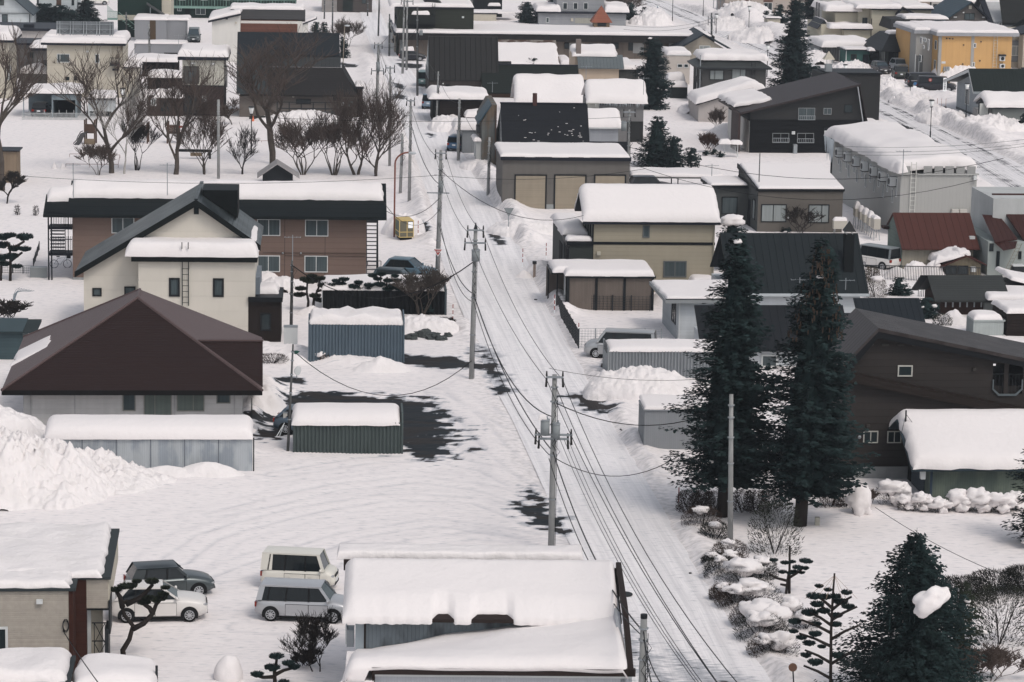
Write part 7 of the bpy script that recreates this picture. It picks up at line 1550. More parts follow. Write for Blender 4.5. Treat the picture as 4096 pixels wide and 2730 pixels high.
pole('v',(0,0),(758,185),(0,0),(760,-60),'pole standing before the dark evergreens',.15,.12,extra=False)
pole('w',(0,1),(1958,80),(0,0),(1957,895),'pale round pole in the park, between bare trees',.14,.13,extra=False)
pole('x',(2,0),(1785,470),(2,0),(1788,118),'dark pole with side brackets in front of the blue gable roof',.13,.1,m=PD,arms=((165,.5),(200,.5)))
pole('y',(2,1),(1040,180),(2,0),(1052,985),'pole with a grey cabinet at the right end of the navy shingled roof',.14,.1,arms=((1005,.55),),trans=((1095,1170,-.5,.25),))
pole('z',(2,3),(1955,350),(2,2),(1965,490),'tall slender grey pole standing before the left spruce',.15,.1,extra=False)
pole('aa',(1,2),(285,1000),(1,2),(332,40),'thin dark pole with a meter box left of the green-grey garage',.085,.05,m=PD,extra=False)
pole('ab',(1,1),(312,1480),(1,1),(322,810),'thin dark pole with drooping cables by the round-clipped pines',.10,.07,m=PD)
pole('ac',(3,1),(-95,535),(3,0),(-72,1375),'thin black mast in front of the taupe house window',.05,.04,m=STEELD,extra=False)
NW=[0]
def wire(a,b,sag=.8,r=.016,label=None,n=14,grp='overhead cables'):
 pts=[]
 for i in range(n+1):
  t=i/n;p=a.lerp(b,t);p.z-=sag*4*t*(1-t);pts.append(p)
 o=MB().tube([p-a for p in pts],r,4).build('overhead_cable',WIRE,None);o.location=a
 return tag(o,label,'cable',grp)
def W3(t,x,y,Y):tile(*t);return PY(x,y,Y)
ca,cb=POLES['c'][3][0],POLES['c'][3][1];ba,bb_=POLES['b'][3][0],POLES['b'][3][1];aa,ab=POLES['a'][3][0],POLES['a'][3][1]
tile(2,3)
L1='power cable running down over the street from the central transformer pole'
for i,(A_,px,py,sg)in enumerate(((ca,1900,1660,.9),(cb,2075,1640,1.2),(P_at('c',z=up(POLES['c'][0],up and 0))if False else ca+Vector((.4,0,-.2)),1925,1690,.9))):wire(A_,W3((2,3),px,py,96),sg,.018,L1)
tile(2,2);q1=P_at('c',py=840);q2=P_at('c',py=880)
for ox,px in((.3,1700),(.5,1725),(.7,1755)):wire(q2+Vector((ox,0,0)),W3((2,3),px,1640,98),.8,.013,L1)
tile(2,2);q3=P_at('c',py=1000);q4=P_at('c',py=1060)
tile(2,3);dd=P_at('d',py=1110);wire(q3,dd,1.0,.03,'thick telephone cable from the central pole down to the shed-side pole');wire(q4+Vector((-.2,0,0)),dd+Vector((0,0,-.2)),1.2,.022,'second telephone cable from the central pole down to the shed-side pole')
wire(dd,W3((2,3),1290,1640,92),.5,.03,'cable leaving the shed-side pole towards the bottom edge');wire(dd+Vector((0,0,-.3)),W3((2,3),1480,1640,90),.6,.022,'cable sagging right from the shed-side pole to the bottom edge')
L2='power cable between the pointed-cap pole and the central transformer pole'
wire(ba,ca,.8,.016,L2);wire(bb_,cb,.9,.016,L2)
tile(1,2);r1=P_at('b',z=up(POLES['b'][0],-600));
tile(1,1);rb1=P_at('b',py=1110);rb2=P_at('b',py=1180);ra1=P_at('a',py=480);ra2=P_at('a',py=360)
L3='telephone cable between the stop-sign pole, the pointed-cap pole and the central pole'
wire(rb1,q3,1.0,.03,L3);wire(rb2,q4,1.3,.022,L3);wire(ra1,rb1,1.0,.03,L3);wire(ra1+Vector((.1,0,.1)),rb2,1.4,.022,L3)
L4='power cable between the stop-sign pole and the pointed-cap pole'
wire(aa,ba,.9,.016,L4);wire(ab,bb_,.9,.016,L4)
L5='cable following the far street poles'
for(k0,k1,z0,z1)in(('e','a',9.0,9.2),('h','e',9,9.2),('g','e',8,8),('h','g',9,8.5),('m','h',10,9),('l','i',8,6.5),('i','j',6.5,7),('j','k',6.5,6.5),('h','l',8,8)):wire(P_at(k0,z=min(z0,POLES[k0][1]-.3)),P_at(k1,z=min(z1,POLES[k1][1]-.3)),1.0,.018,L5)
wire(P_at('e',z=7.5),P_at('a',z=7.2),1.0,.03,L5)
tile(1,1);t_=P_at('b',py=815)
tile(1,1);wire(t_,P_at('ab',py=850),2.3,.035,'thick cable swooping from the pointed-cap pole across the dark garage to the thin left pole');
tile(1,2);wire(P_at('b',py=185),P_at('aa',py=90),2.4,.024,'sagging cable from the pointed-cap pole to the thin pole by the green-grey garage')
tile(2,2);wire(P_at('c',py=555),W3((2,2),2000,560,158),1.2,.028,'cable from the central pole over the ribbed shed into the left spruce');wire(P_at('c',py=1045),W3((2,2),1540,1010,152),1.1,.022,'low double cable from the central pole towards the left spruce');wire(P_at('c',py=690),rb1+Vector((0,0,0)),1.6,.03,L3)
wire(W3((2,2),330,255,170),W3((2,2),1640,355,172),.3,.014,'thin cable crossing the street before the grey corrugated garage')
tile(1,1);wire(P_at('a',py=0),W3((2,1),640,410,215),1.6,.022,'cable sagging from the stop-sign pole to the khaki house corner');tile(1,1);wire(P_at('a',py=250),W3((1,1),1170,372,212),.8,.022,'cable from the stop-sign pole to the brown apartment eave');wire(W3((1,1),1140,285,212),P_at('a',py=360),1.4,.018,'second cable sagging between the brown apartment eave and the stop-sign pole')
wire(W3((1,0),-600,1020,250),W3((2,0),1060,1050,250),.5,.018,'long thin cable crossing above the street at mid distance');wire(W3((0,0),-50,1560,205),W3((1,1),1620,50,205),.6,.016,'long thin cable passing over the apartment roof snow');wire(W3((2,1),-700,45,205),W3((2,1),1200,-10,205),.5,.016,'cable crossing in front of the three roller doors')
wire(W3((2,1),1050,-60,215),W3((3,1),1880,90,215),2.0,.02,'cable slung from the cabinet pole across to the long grey building');wire(W3((2,0),1050,1320,230),W3((3,0),2110,1420,230),2.0,.024,'heavier cable passing in front of the icicled snow roof');
for dy in(0,45,75):wire(W3((3,0),600,1310+dy,200),W3((3,0),2400,1240+dy*.8,200),.3,.012,'faint parallel cable high over the icicled snow roof')
for dy in(0,35):wire(W3((2,0),1000,230+dy,330),P_at('x',z=POLES['x'][1]-.8-dy/80),.6,.02,'cable reaching the bracketed pole before the blue gable roof')
wire(W3((3,3),960,0,125),W3((3,3),2330,690,105),.25,.012,'thin diagonal cable above the snowy lawn')
wire(W3((0,3),440,900-0,128),W3((0,3),900,1600,108),.1,.02,'thin cable running down past the beige brick building')
def text(parent,s,loc,size,m,name='lettering',rot=(PI/2,0,0),ex=.004,al='CENTER',lines=None):
 cu=bpy.data.curves.new(name,'FONT');cu.body=s;cu.size=size;cu.align_x=al;cu.align_y='CENTER';cu.extrude=ex;cu.space_line=.95
 cu.materials.append(m);tmp=bpy.data.objects.new(name,cu);col.objects.link(tmp)
 dg=bpy.context.evaluated_depsgraph_get();dg.update();me=bpy.data.meshes.new_from_object(tmp.evaluated_get(dg));bpy.data.objects.remove(tmp);o=bpy.data.objects.new(name,me);col.objects.link(o);o.parent=parent;o.location=loc;o.rotation_euler=rot;return o
REDS=mat('sign_red',(.50,.06,.035),.5,mott=.03);WHT=mat('sign_white',(1.1,1.1,1.08),.5,mott=.03)
tile(1,1);B_,h_,dx_,at_,e_=POLES['a'];zt=up(B_,705);zb=up(B_,775);s_=(zt-zb);hw=s_*.6;cx=dx_*(zt/h_)
se=empty('stop_sign',B_+Vector((cx,-.22,0)),.0,'red upside-down triangle stop sign with white characters on a utility pole','road sign')
MB().prism([(-hw,zt),(0,zb),(hw,zt)],'y',-.01,.02).build('border',WHT,se);MB().prism([(-hw*.86,zt-s_*.06),(0,zb+s_*.12),(hw*.86,zt-s_*.06)],'y',-.02,-.011).build('face',REDS,se);text(se,'止まれ',(0,-.03,zt-s_*.34),hw*.5,WHT)
def lamp(t,base,topy,label,kind='post',group='black post-top street lamps',red=False):
 tile(*t);B=G(*base);h=up(B,topy);e=empty('street_lamp',B,0,label,'street lamp',group)
 if kind=='post':
  MB().tube([(0,0,-.3),(0,0,h*.25),(0,0,h*.26),(0,0,h-.75)],[.075,.075,.05,.045],10).build('post',fB,e,True);MB().tube([(0,0,h-.75),(0,0,h-.1)],[.13,.27],10).build('lamp_shade',mat('lamp_white',(.95,.93,.88),.4),e,True);MB().tube([(0,0,h-.1),(0,0,h)],[.32,.26],10).tube([(0,0,h-.82),(0,0,h-.72)],.15,10).build('lamp_cap',fB,e)
 return e
for(t,b_,ty,lb)in(((3,0),(1452,1275),895,'nearest black street lamp on the near side of the wide road'),((3,0),(1770,1122),745,'black street lamp before the pale grey cottage'),((3,0),(689,700),578,'street lamp head rising just behind the charcoal box'),((2,0),(2120,315),55,'black street lamp among the high snow heaps'),((2,0),(1828,300),125,'black street lamp just right of the bracketed pole'),((2,0),(1436,222),-60,'tall black street lamp left of the wide road near the crossing'),((2,0),(1712,145),-50,'tall black street lamp on the far side of the wide road'),((3,0),(-30+20,690),400,'street lamp half hidden by the far dark spruce')):lamp(t,b_,ty,lb)
def armlamp(t0,base,t1,knee,head,m,label,r=.07):
 tile(*t0);B=G(*base);Y=B.y;tile(*t1);k=PY(*knee,Y);hd=PY(*head,Y);e=empty('street_lamp',B,0,label,'street lamp','arm street lamps');k-=B;hd-=B
 P_=[Vector((0,0,-.3)),Vector((k.x*.5,0,k.z*.5)),k]
 for i in range(1,8):t=i/7;P_.append(Vector((k.x+(hd.x-k.x)*(1-math.cos(t*PI/2)),0,k.z+(hd.z-k.z)*math.sin(t*PI/2))))
 MB().tube(P_,r,8).build('curved_post',m,e,True);MB().ell((hd.x+.25,0,hd.z-.06),(.38,.14,.12),10,6).build('lamp_head',mat('lamp_head_grey',(.45,.47,.48),.4),e,True)
armlamp((1,1),(1238,600),(1,0),(1246,1470),(1370,1368),mat('rust_red_paint',(.32,.09,.05),.6,mott=.25),'rust-red curved street lamp beside the yellow collection box')
armlamp((1,0),(778,600),(1,0),(792,300),(800,228),mat('lamp_tan',(.3,.24,.18),.6),'pale tan street lamp at the corner of the navy roof',.06)
lm=lamp
for(t,b_,ty,lb)in(((0,0),(2252,1380),955,'black park lamp near the orange cone'),((0,0),(1104,1180),790,'thin park lamp post behind the central bare tree')):lamp(t,b_,ty,lb,group='park lamps')
for i,(t,b_,ty,lb)in enumerate((((1,1),(1452,600),455,'beside the yellow collection box'),((1,1),(1763,1395),1205,'at the corner of the dark garage'),((2,1),(95,868),705,'at the far left of the side lane'),((2,1),(305,802),655,'beside the grey wing of the khaki house'),((2,1),(380,1300),1118,'at the corner of the slatted fence'),((2,1),(595,1560),1372,'at the near corner of the slatted fence'),((2,2),(1492,1480),1322,'at the end of the twig hedge'))):
 tile(*t);B=G(*b_);h=up(B,ty);e=empty('snow_pole',B,0,'thin red and white snow pole '+lb,'snow pole','snow poles');MB().tube([(0,0,-.1),(0,0,h)],.025,6).build('rod',WHT,e)
 for k in range(3):MB().tube([(0,0,h*(1-.28*k)-.28),(0,0,h*(1-.28*k))],.03,6).build('red_band',REDS,e)
tile(2,1);B=G(-32,580);h=up(B,342);e=empty('give_way_sign',B,0,'back of a grey triangular sign on a thin post by the snowbank','road sign');MB().tube([(0,0,-.2),(0,0,h)],.035,8).build('post',STEEL,e);MB().prism([(-.42,h),(0,h-.75),(.42,h)],'y',-.04,-.02).build('sign_plate',TR,e)
tile(3,0);B=G(1271,895);h=up(B,680);e=empty('road_sign',B,0,'black-backed round and triangular signs on one dark post','road sign');MB().tube([(0,0,-.2),(0,0,h)],.04,8).build('post',STEELD,e);w_=up(B,680)-up(B,718);MB().tube([(0,-.03,h-w_/2),(0,-.06,h-w_/2)],w_*.5,20).build('round_plate',fB,e);z=up(B,768);MB().prism([(-.36,z),(0,z+.68),(.36,z)],'y',-.05,-.03).build('triangle_plate',fB,e)
MB().tube([(.55,-.03,h-.95),(.55,-.05,h-.95)],.2,18).build('blue_plate',mat('sign_blue',(.05,.2,.42),.4),e);MB().box(.35,-.05,h-1.4,.75,-.03,h-1.25).build('white_plate',WHT,e)
B=G(1447,885);h=up(B,705);e=empty('no_parking_sign',B,0,'small round red sign in front of the black minivans','road sign');MB().tube([(0,0,-.2),(0,0,h)],.03,8).build('post',STEELD,e);MB().tube([(0,-.03,h-.18),(0,-.05,h-.18)],.21,18).build('sign_plate',REDS,e);text(e,'止',(0,-.06,h-.18),.22,WHT)
B=G(1578,900);h=up(B,700);h0=up(B,820);e=empty('banner_sign',B,0,'tall narrow white sign board with black characters in front of the black minivans','sign');MB().tube([(-.1,0,-.2),(-.1,0,h)],.035,8).tube([(.12,0,-.2),(.12,0,h)],.025,8).build('posts',STEEL,e);MB().box(-.2,-.06,h0,.22,-.03,h).build('board',WHT,e);s_=(h-h0)/5.3;text(e,'士',(.01,-.07,h-s_*.75),s_*.9,REDS,'red_character');[text(e,c_,(.01,-.07,h-s_*(1.75+.88*i_)),s_*.86,fB,'black_character')for i_,c_ in enumerate('美瑛農産')]
tile(2,0);B=G(1302,135);h=up(B,50);e=empty('road_sign',B,0,'blue triangular crossing sign near the top of the wide road','road sign');MB().tube([(0,0,-.2),(0,0,h)],.04,8).build('post',STEEL,e);MB().prism([(-.45,h-.75),(0,h),(.45,h-.75)],'y',-.05,-.03).build('border',WHT,e);MB().prism([(-.36,h-.70),(0,h-.1),(.36,h-.70)],'y',-.06,-.051).build('face',mat('sign_blue_grey',(.12,.2,.3),.4),e)
B=G(1970,232);h=up(B,122);e=empty('road_sign',B,0,'dark round sign back standing in the high snow heaps','road sign');MB().tube([(0,0,-.2),(0,0,h)],.04,8).build('post',STEEL,e);MB().tube([(0,-.03,h-.22),(0,-.06,h-.22)],.26,18).build('sign_plate',fB,e)
tile(1,1);B=G(1285,632);ye=mat('yellow_frame',(.62,.43,.12),.6,mott=.12);e=empty('collection_box',B,.22,'yellow-framed rubbish collection box sunk in the snow at the crossing','collection box')
wv=1.15;hv=1.35;dv_=1.9;mb=MB();z0=.25
for x in(0,wv):
 for y in(0,dv_):mb.box(x-.03,y-.03,z0,x+.03,y+.03,z0+hv+(0 if y==0 else-.1))
for z in(z0,z0+.42,z0+hv):mb.box(0,-.03,z-.03,wv,.03,z+.03).box(-.03,0,z-.03,.03,dv_,z+.03).box(wv-.03,0,z-.03,wv+.03,dv_,z+.03)
mb.box(wv*.52,-.03,z0,wv*.57,.03,z0+hv);mb.box(0,0,z0+hv,wv,dv_,z0+hv+.06);mb.build('frame',ye,e);MB().box(.03,-.0,z0,wv-.03,.02,z0+hv).build('front_mesh',mat('mesh_dim',(.2,.18,.12),.8),e);MB().box(-.0,.03,z0,.02,dv_,z0+hv-.05).build('side_mesh',mat('mesh_green',(.16,.19,.14),.8),e);MB().box(wv*.62,-.05,z0+.75,wv*.95,-.03,z0+1.25).build('notice',WHT,e);MB().box(.1,.1,0,wv-.1,dv_-.1,z0).build('plinth',BPL,e)
def aerial(t,base,Y,topy,label,n=5,w_=.5):
 tile(*t);B=PY(base[0],base[1],Y);h=up(B,topy);e=empty('tv_aerial',B,0,label,'aerial','rooftop aerials');mb=MB().tube([(0,0,-.1),(0,0,h)],.028,5).build('mast',STEEL,e);mb=MB();mb.bar((-w_,0,h-.15),(w_,-.2,h-.1),.02)
 for k in range(n):x=-w_+2*w_*k/(n-1);mb.bar((x,-.25,h-.13),(x,.25,h-.13),.012)
 mb.build('antenna',STEEL,e)
for t,b_,Y,ty,lb in(((0,1),(658,240),208,-60,'tall aerial mast on the left end of the brown apartment roof'),((0,1),(1500,215),205,-60,'aerial mast behind the dark gable ridge'),((1,1),(328,800),190,585,'aerial above the thin left pole'),((2,0),(662,745),290,588,'aerial between the twin snow roofs'),((2,0),(1178,840),290,690,'aerial in front of the dark conifer'),((2,0),(1790,1568),230,1470,'aerial over the snow field behind the carport'),((3,0),(1207,1568),205,1340,'aerial with a dish on the long grey building roof'),((1,0),(2118,820),300,735,'aerial on the green lapped roof'),((0,0),(1600,420),360,310,'aerial over the low grey annex'),((3,1),(285,1000),175,965,'aerial behind the right spruce, left one'),((3,1),(695,1060),175,970,'aerial beside the tall black chimney')):aerial(t,b_,Y,ty,lb)
BARK=mat('bark_grey',(.07,.058,.05),.9,raw=True,mott=.4,ms=3);BARKD=mat('bark_dark',(.06,.045,.038),.9,mott=.3);NDL=mat('needles_dark',(.014,.027,.027),.9,raw=True,mott=.7,ms=2.5,bump=.1);NDL2=mat('needles_olive',(.022,.028,.018),.9,raw=True,mott=.5,ms=1.5,bump=.1);BRN_T=mat('twigs_brown',(.082,.062,.053),.9,raw=True,mott=.4);PALE=mat('bark_pale',(.4,.37,.33),.9,mott=.3);RED_T=mat('twigs_red',(.14,.07,.045),.9)
def bare_tree(t0,base,t1,topy,label,spread=3.0,seed=1,stems=1,fork=.28,dens=1.0,m=None,lean=0.0,name='bare_tree',tw=.017,r0=None,group='bare park trees'):
 tile(*t0);B=G(*base);tile(*t1);H=up(B,topy);r_=random.Random(seed);e=empty(name,B,0,label,'tree',group)
 T_=MB();C_=MB();r0=r0 or H*.026;tw=tw if tw<.012 else .018
 def rv(s):return Vector((r_.uniform(-s,s),r_.uniform(-s,s),r_.uniform(-s,s)))
 def limb(p,d,L_,r,lv):
  n=4 if lv<3 else 3;pts=[p];q=p.copy();dd=d.copy()
  for i in range(n):
   dd=(dd+rv(.22)+Vector((0,0,.10 if lv else .03))).normalized();q=q+dd*L_/n;pts.append(q.copy())
  rr=[r*(1-.55*i/n)for i in range(n+1)]
  (T_ if lv<3 else C_).tube(pts,rr,7 if lv==0 else 5 if lv<3 else 3,False)
  if lv>=4:return
  k=(4,5,6,7)[lv]if dens>=1 else(3,3,3,4)[lv]
  if lv==0:k=4 if stems<4 else 2
  for j in range(k):
   f=1.0 if j<2 else r_.uniform(.35,.95);i=min(n-1,int(f*n));o=pts[i].lerp(pts[i+1],f*n-i)if f<1 else pts[-1]
   a=r_.uniform(0,2*PI)if lv else 2*PI*(j+r_.random()*.5)/k;s=r_.uniform(.35,.9)*(1.5 if lv==0 else 1.1)
   side=Vector((math.cos(a),math.sin(a),.15));nd=(dd*.9+side*s).normalized()
   limb(o,nd,L_*r_.uniform(.55,.85)if lv else(H*(1-fork))*r_.uniform(.36,.5),max(tw,r*r_.uniform(.42,.6)),lv+1)
 for s in range(stems):
  a=2*PI*s/max(1,stems)+seed;d=Vector((lean,0,1))if stems==1 else Vector((math.cos(a)*.45*spread/3,math.sin(a)*.3,1));d.normalize()
  st=Vector((math.cos(a)*.12*(stems>1),0,-.2));limb(st,d,H*fork,r0 if stems==1 else r0*.55,0)
 q_=lambda L_,f:sorted(L_)[int(len(L_)*f)-1];zs=q_([v[2]for v in C_.v],.985);xs=q_([abs(v[0])for v in C_.v],.95);kz=H/zs;kx=min(2.2,spread/xs)
 for M_ in(T_,C_):M_.v=[(v[0]*(kx if v[2]>H*fork*.6 else 1+(kx-1)*max(0,v[2])/(H*fork*.6)),v[1]*min(1,kx),v[2]*(kz if v[2]>0 else 1))for v in M_.v]
 T_.build('trunk',m or BARK,e,True);C_.build('crown',BRN_T if m is None else m,e);return e
BT=[((0,1),(15,190),(0,0),330,'huge bare tree at the left edge, its trunk leaning to the picture edge',dict(spread=4.6,seed=3,lean=.1,fork=.36,r0=.34)),
 ((0,0),(1000,1552),(0,0),480,'tall bare tree standing before the cream house with the billboard',dict(spread=4.4,seed=12,fork=.33,r0=.27)),
 ((0,0),(1112,1560),(0,0),700,'slender pale-barked bare tree right behind the tall one',dict(spread=2.4,seed=5,m=PALE,fork=.3,r0=.12)),
 ((0,0),(1575,1562),(0,0),560,'bare tree before the tall narrow house',dict(spread=3.4,seed=6,fork=.3,r0=.26)),
 ((0,0),(1225,1525),(0,0),1060,'multi-stemmed bare shrub with rusty seed heads',dict(spread=1.7,seed=7,stems=5,m=BARKD,fork=.4)),
 ((0,0),(1830,1562),(0,0),960,'low twisted bare tree beside the pale round pole',dict(spread=2.4,seed=8,fork=.3,stems=2)),
 ((0,0),(2172,1560),(0,0),1150,'small dark bare tree right of the pale round pole',dict(spread=1.3,seed=9,fork=.35,m=BARKD)),
 ((1,0),(148,1470),(1,0),320,'single tall bare tree in front of the stepped navy roof',dict(spread=4.0,seed=10,fork=.42,r0=.3,lean=-.03)),
 ((1,0),(420,1570),(1,0),1080,'wide low bare shrub just right of the single tall tree',dict(spread=2.6,seed=11,stems=6,fork=.35)),
 ((1,0),(700,1575),(1,0),1040,'dense upright bare shrub in the middle of the row',dict(spread=2.3,seed=12,stems=7,fork=.4)),
 ((1,0),(900,1575),(1,0),790,'tall bare tree nearest the stepped roof entrance',dict(spread=2.5,seed=13,fork=.3,stems=2,r0=.3)),
 ((1,1),(1075,60),(1,0),850,'leaning bare tree with a dense crown at the street end of the row',dict(spread=2.3,seed=14,fork=.38,stems=2,r0=.3)),
 ((0,1),(60,300),(0,1),20,'thin young bare tree in the snow left of the apartments',dict(spread=1.4,seed=15,fork=.5,m=BARKD)),
 ((0,0),(880,1568),(0,0),1300,'low sprawling bare bush behind the apartment roof',dict(spread=1.6,seed=16,stems=4,fork=.4)),
 ((0,0),(700,860),(0,0),470,'bare tree right in front of the cream house wall',dict(spread=2.6,seed=17,fork=.35)),
 ((0,0),(2080,1120),(0,0),900,'small bare tree by the far park lamp',dict(spread=1.3,seed=18,fork=.35)),
 ((1,0),(820,420),(1,0),185,'pale bare bush by the street below the tan lamp',dict(spread=2.2,seed=19,stems=5,fork=.3)),
 ((2,0),(990,130),(2,0),-30,'bare tree at the top edge near the wide road',dict(spread=3.0,seed=20,stems=3,fork=.3)),
 ((2,0),(1835,1180),(2,0),985,'stake-like bare shrub beside the maroon ribbed wall',dict(spread=.8,seed=21,stems=4)),
 ((2,0),(1755,1370),(2,0),1200,'reddish bare shrub in the garden of the charcoal house',dict(spread=.9,seed=22,stems=6,m=RED_T)),
 ((3,1),(290,570),(3,1),340,'fine bare bush under the taupe house windows',dict(spread=1.6,seed=23,stems=5,dens=.5,m=BARKD)),
 ((1,1),(1480,1310),(1,1),900,'bare fan-shaped tree before the black garage corner',dict(spread=1.6,seed=24,stems=5,fork=.4,m=BARK)),
 ((1,3),(545,1470),(1,3),980,'knobbly bare tree beside the silver minivan',dict(spread=.95,seed=25,stems=2,fork=.35,m=BARKD,tw=.01)),
 ((1,3),(440,1420),(1,3),1260,'short knobbly bush left of the bare tree',dict(spread=.5,seed=26,stems=3,m=BARKD,tw=.01)),
 ((1,1),(1680,1425),(1,1),1325,'little round bare shrub at the garage corner',dict(spread=.6,seed=27,stems=6,m=BARKD,tw=.01)),
 ((0,1),(95,1345),(0,1),1180,'bare twiggy bush at the left edge above the teal shed',dict(spread=1.3,seed=28,stems=4,m=BARKD)),
 ((3,2),(880,1490),(3,2),1345,'round brown bare shrub behind the snowball bush',dict(spread=.55,seed=29,stems=8,m=BRN_T,tw=.01)),
 ((3,3),(1990,1560),(3,3),1260,'tangle of thin bare twigs right of the big near conifer',dict(spread=1.9,seed=31,stems=7,m=BRN_T,tw=.009)),((3,3),(1560,1600),(3,3),1290,'brown twigs at the foot of the big near conifer',dict(spread=1.3,seed=33,stems=7,m=BRN_T,tw=.009))]
for t0,b_,t1,ty,lb,kw in BT:bare_tree(t0,b_,t1,ty,lb,**kw)
def conifer(t0,base,t1,topy,R_,label,seed=1,m=None,lo=.1,lv=None,shape=.85,leaf=.34,name='spruce',dense=1.0,snow=6,lean=0.0,spike=0,group='dark conifers',cone=None):
 tile(*t0);B=G(*base);tile(*t1);H=up(B,topy);r_=random.Random(seed);e=empty(name,B,0,label,'tree',group)
 MB().tube([(0,0,-.3),(lean*.5,0,H*.5),(lean,0,H*.97)],[H*.02+.06,H*.013+.03,.03],9).build('trunk',BARKD,e,True)
 mb=MB();z=lo*H;lvN=lv or int(H/.30);sn=[]
 lobes=[(r_.uniform(0,2*PI),r_.uniform(.5,2.5),r_.uniform(0,6))for _ in range(3)]
 for i in range(lvN):
  t=(i+r_.random()*.6)/lvN;z0_=H*(lo+(1-lo)*t);rad=R_*(1-t)**shape*(1 if t>.10 else .72+.28*t/.10)*r_.uniform(.86,1.12)
  nb=max(5,int((7+8*(1-t))*dense))
  for j in range(nb):
   a=r_.uniform(0,2*PI);z=z0_+r_.uniform(-.3,.3)*(1-t)-.0;L_=rad*r_.uniform(.55,1.12)*(1+.14*sum(math.sin(a*1.0+z*f+p)for a0,f,p in lobes)/1.5)
   if L_<.12:continue
   n=max(2,int(L_/.17));ca,sa=math.cos(a),math.sin(a)
   for k in range(n):
    f=(k+1)/n
    if f<.3 and r_.random()<.5:continue
    x=ca*L_*f;y=sa*L_*f;zz=z-.20*L_*f+.16*L_*f*f*f-.05*r_.random()
    for q in range(4 if R_>1.9 else 3):
     b=a+r_.uniform(-1.25,1.25);l_=leaf*r_.uniform(.7,1.35)*(1.15-.4*f);dx,dy=math.cos(b)*l_,math.sin(b)*l_;dz=r_.uniform(-.32,.08)*l_;w_=.15 if leaf<.25 else .34;px,py=-math.sin(b)*l_*w_,math.cos(b)*l_*w_
     X=x+r_.uniform(-.08,.08)+lean*z/H;Y=y+r_.uniform(-.08,.08);Z=zz+r_.uniform(-.14,.14)
     mb.q((X-px,Y-py,Z),(X+dx*.6-px*.8,Y+dy*.6-py*.8,Z+dz*.5-.03),(X+dx,Y+dy,Z+dz),(X+dx*.6+px*.8,Y+dy*.6+py*.8,Z+dz*.5+.03+r_.uniform(-.05,.05)))
   if r_.random()<snow/(lvN*nb)and sa<-.1:sn.append((ca*L_*.9+lean*z/H,sa*L_*.9,z-.1*L_))
 NS=14;b0_=len(mb.v);nl=16
 for i in range(nl+1):
  t=i/nl;z=H*(lo+.02+(.93-lo)*t);rr=R_*(1-t)**shape*(.22 if leaf<.25 else .42)*(.55 if i==0 else 1)
  for k in range(NS):a=2*PI*k/NS;q=rr*(1+.35*mnoise.noise(Vector((math.cos(a)*2,math.sin(a)*2,z*.9+seed))));mb.v.append((math.cos(a)*q+lean*z/H,math.sin(a)*q,z-.12*(k%2)))
 for i in range(nl):
  for k in range(NS):mb.f.append((b0_+i*NS+k,b0_+i*NS+(k+1)%NS,b0_+(i+1)*NS+(k+1)%NS,b0_+(i+1)*NS+k))
 for k in range(spike):
  a=r_.uniform(0,2*PI);rr=R_*r_.uniform(.0,.55);zt=H*(1-rr/R_*.75)+r_.uniform(-.2,.3);x,y=math.cos(a)*rr,math.sin(a)*rr;mb.tube([(x,y,zt-.8),(x*1.02,y*1.02,zt)],[.03,.008],4)
  for q in range(5):b=r_.uniform(0,2*PI);zz=zt-.15-.12*q;mb.tube([(x,y,zz),(x+math.cos(b)*.16,y+math.sin(b)*.16,zz+.1)],[.02,.008],3)
 mb.build('crown',m or NDL,e)
 if cone:
  cb=MB()
  for k in range(cone):t=r_.uniform(.62,.97);a=r_.uniform(PI,2*PI);rad=R_*(1-t)**shape*.85;x,y=math.cos(a)*rad+lean*t,math.sin(a)*rad;z=H*(lo+(1-lo)*t);cb.tube([(x,y,z),(x,y,z-.22)],[.05,.03],4)
  cb.build('cones',mat('cone_brown',(.10,.06,.035)),e)['kind']='stuff'
 for(x,y,z)in sn:s=r_.uniform(.08,.2);MB().ell((x,y,z),(s*1.3,s,s*.6),8,5,.3,seed).build('snow_clump',SNOW,e,True)
 return e
conifer((2,2),(1890,1570),(2,1),565,3.05,'left of the two tall dark spruces, standing behind the slender grey pole',1,lo=.13,shape=.62,leaf=.32,snow=9,lean=.35,dense=1.25,lv=62)
conifer((3,3),(285,165),(3,1),605,3.1,'right of the two tall dark spruces, brown with cones near its top',2,lo=.12,shape=.66,leaf=.32,snow=9,lean=.7,cone=170,dense=1.25,lv=62)
conifer((3,0),(215,870),(3,0),-110,3.3,'big dark spruce rising behind the maroon mono-pitch roof',3,lo=.08,shape=.8,leaf=.42,snow=6,dense=1.2)
conifer((3,0),(390,245),(3,0),-120,2.4,'dark pine with an upswept crown right behind the big far spruce',4,lo=.25,shape=.6,leaf=.45,snow=2)
conifer((3,0),(90,300),(3,0),30,2.0,'small dark conifer left behind the big far spruce',5,lo=.05,shape=.7,leaf=.45)
conifer((2,0),(1245,975),(2,0),320,2.75,'dense dark cypress between the snow roofs and the pinkish-beige block',6,lo=.02,shape=.5,leaf=.36,dense=1.5,snow=7,name='cypress')
conifer((2,0),(1290,1490),(2,0),1035,2.5,'broad dark evergreen heap beside the cabinet pole',7,lo=.02,shape=.62,leaf=.32,dense=1.6,snow=2,name='evergreen',m=NDL)
conifer((2,0),(1440,1515),(2,0),1205,1.6,'lower dark evergreen leaning right of the broad one',8,lo=.05,shape=.5,leaf=.3,dense=1.5,name='evergreen')
conifer((2,0),(1605,1525),(2,0),1315,.95,'small round-headed evergreen on a short trunk in the snow',9,lo=.28,shape=.4,leaf=.26,dense=1.6,name='evergreen')
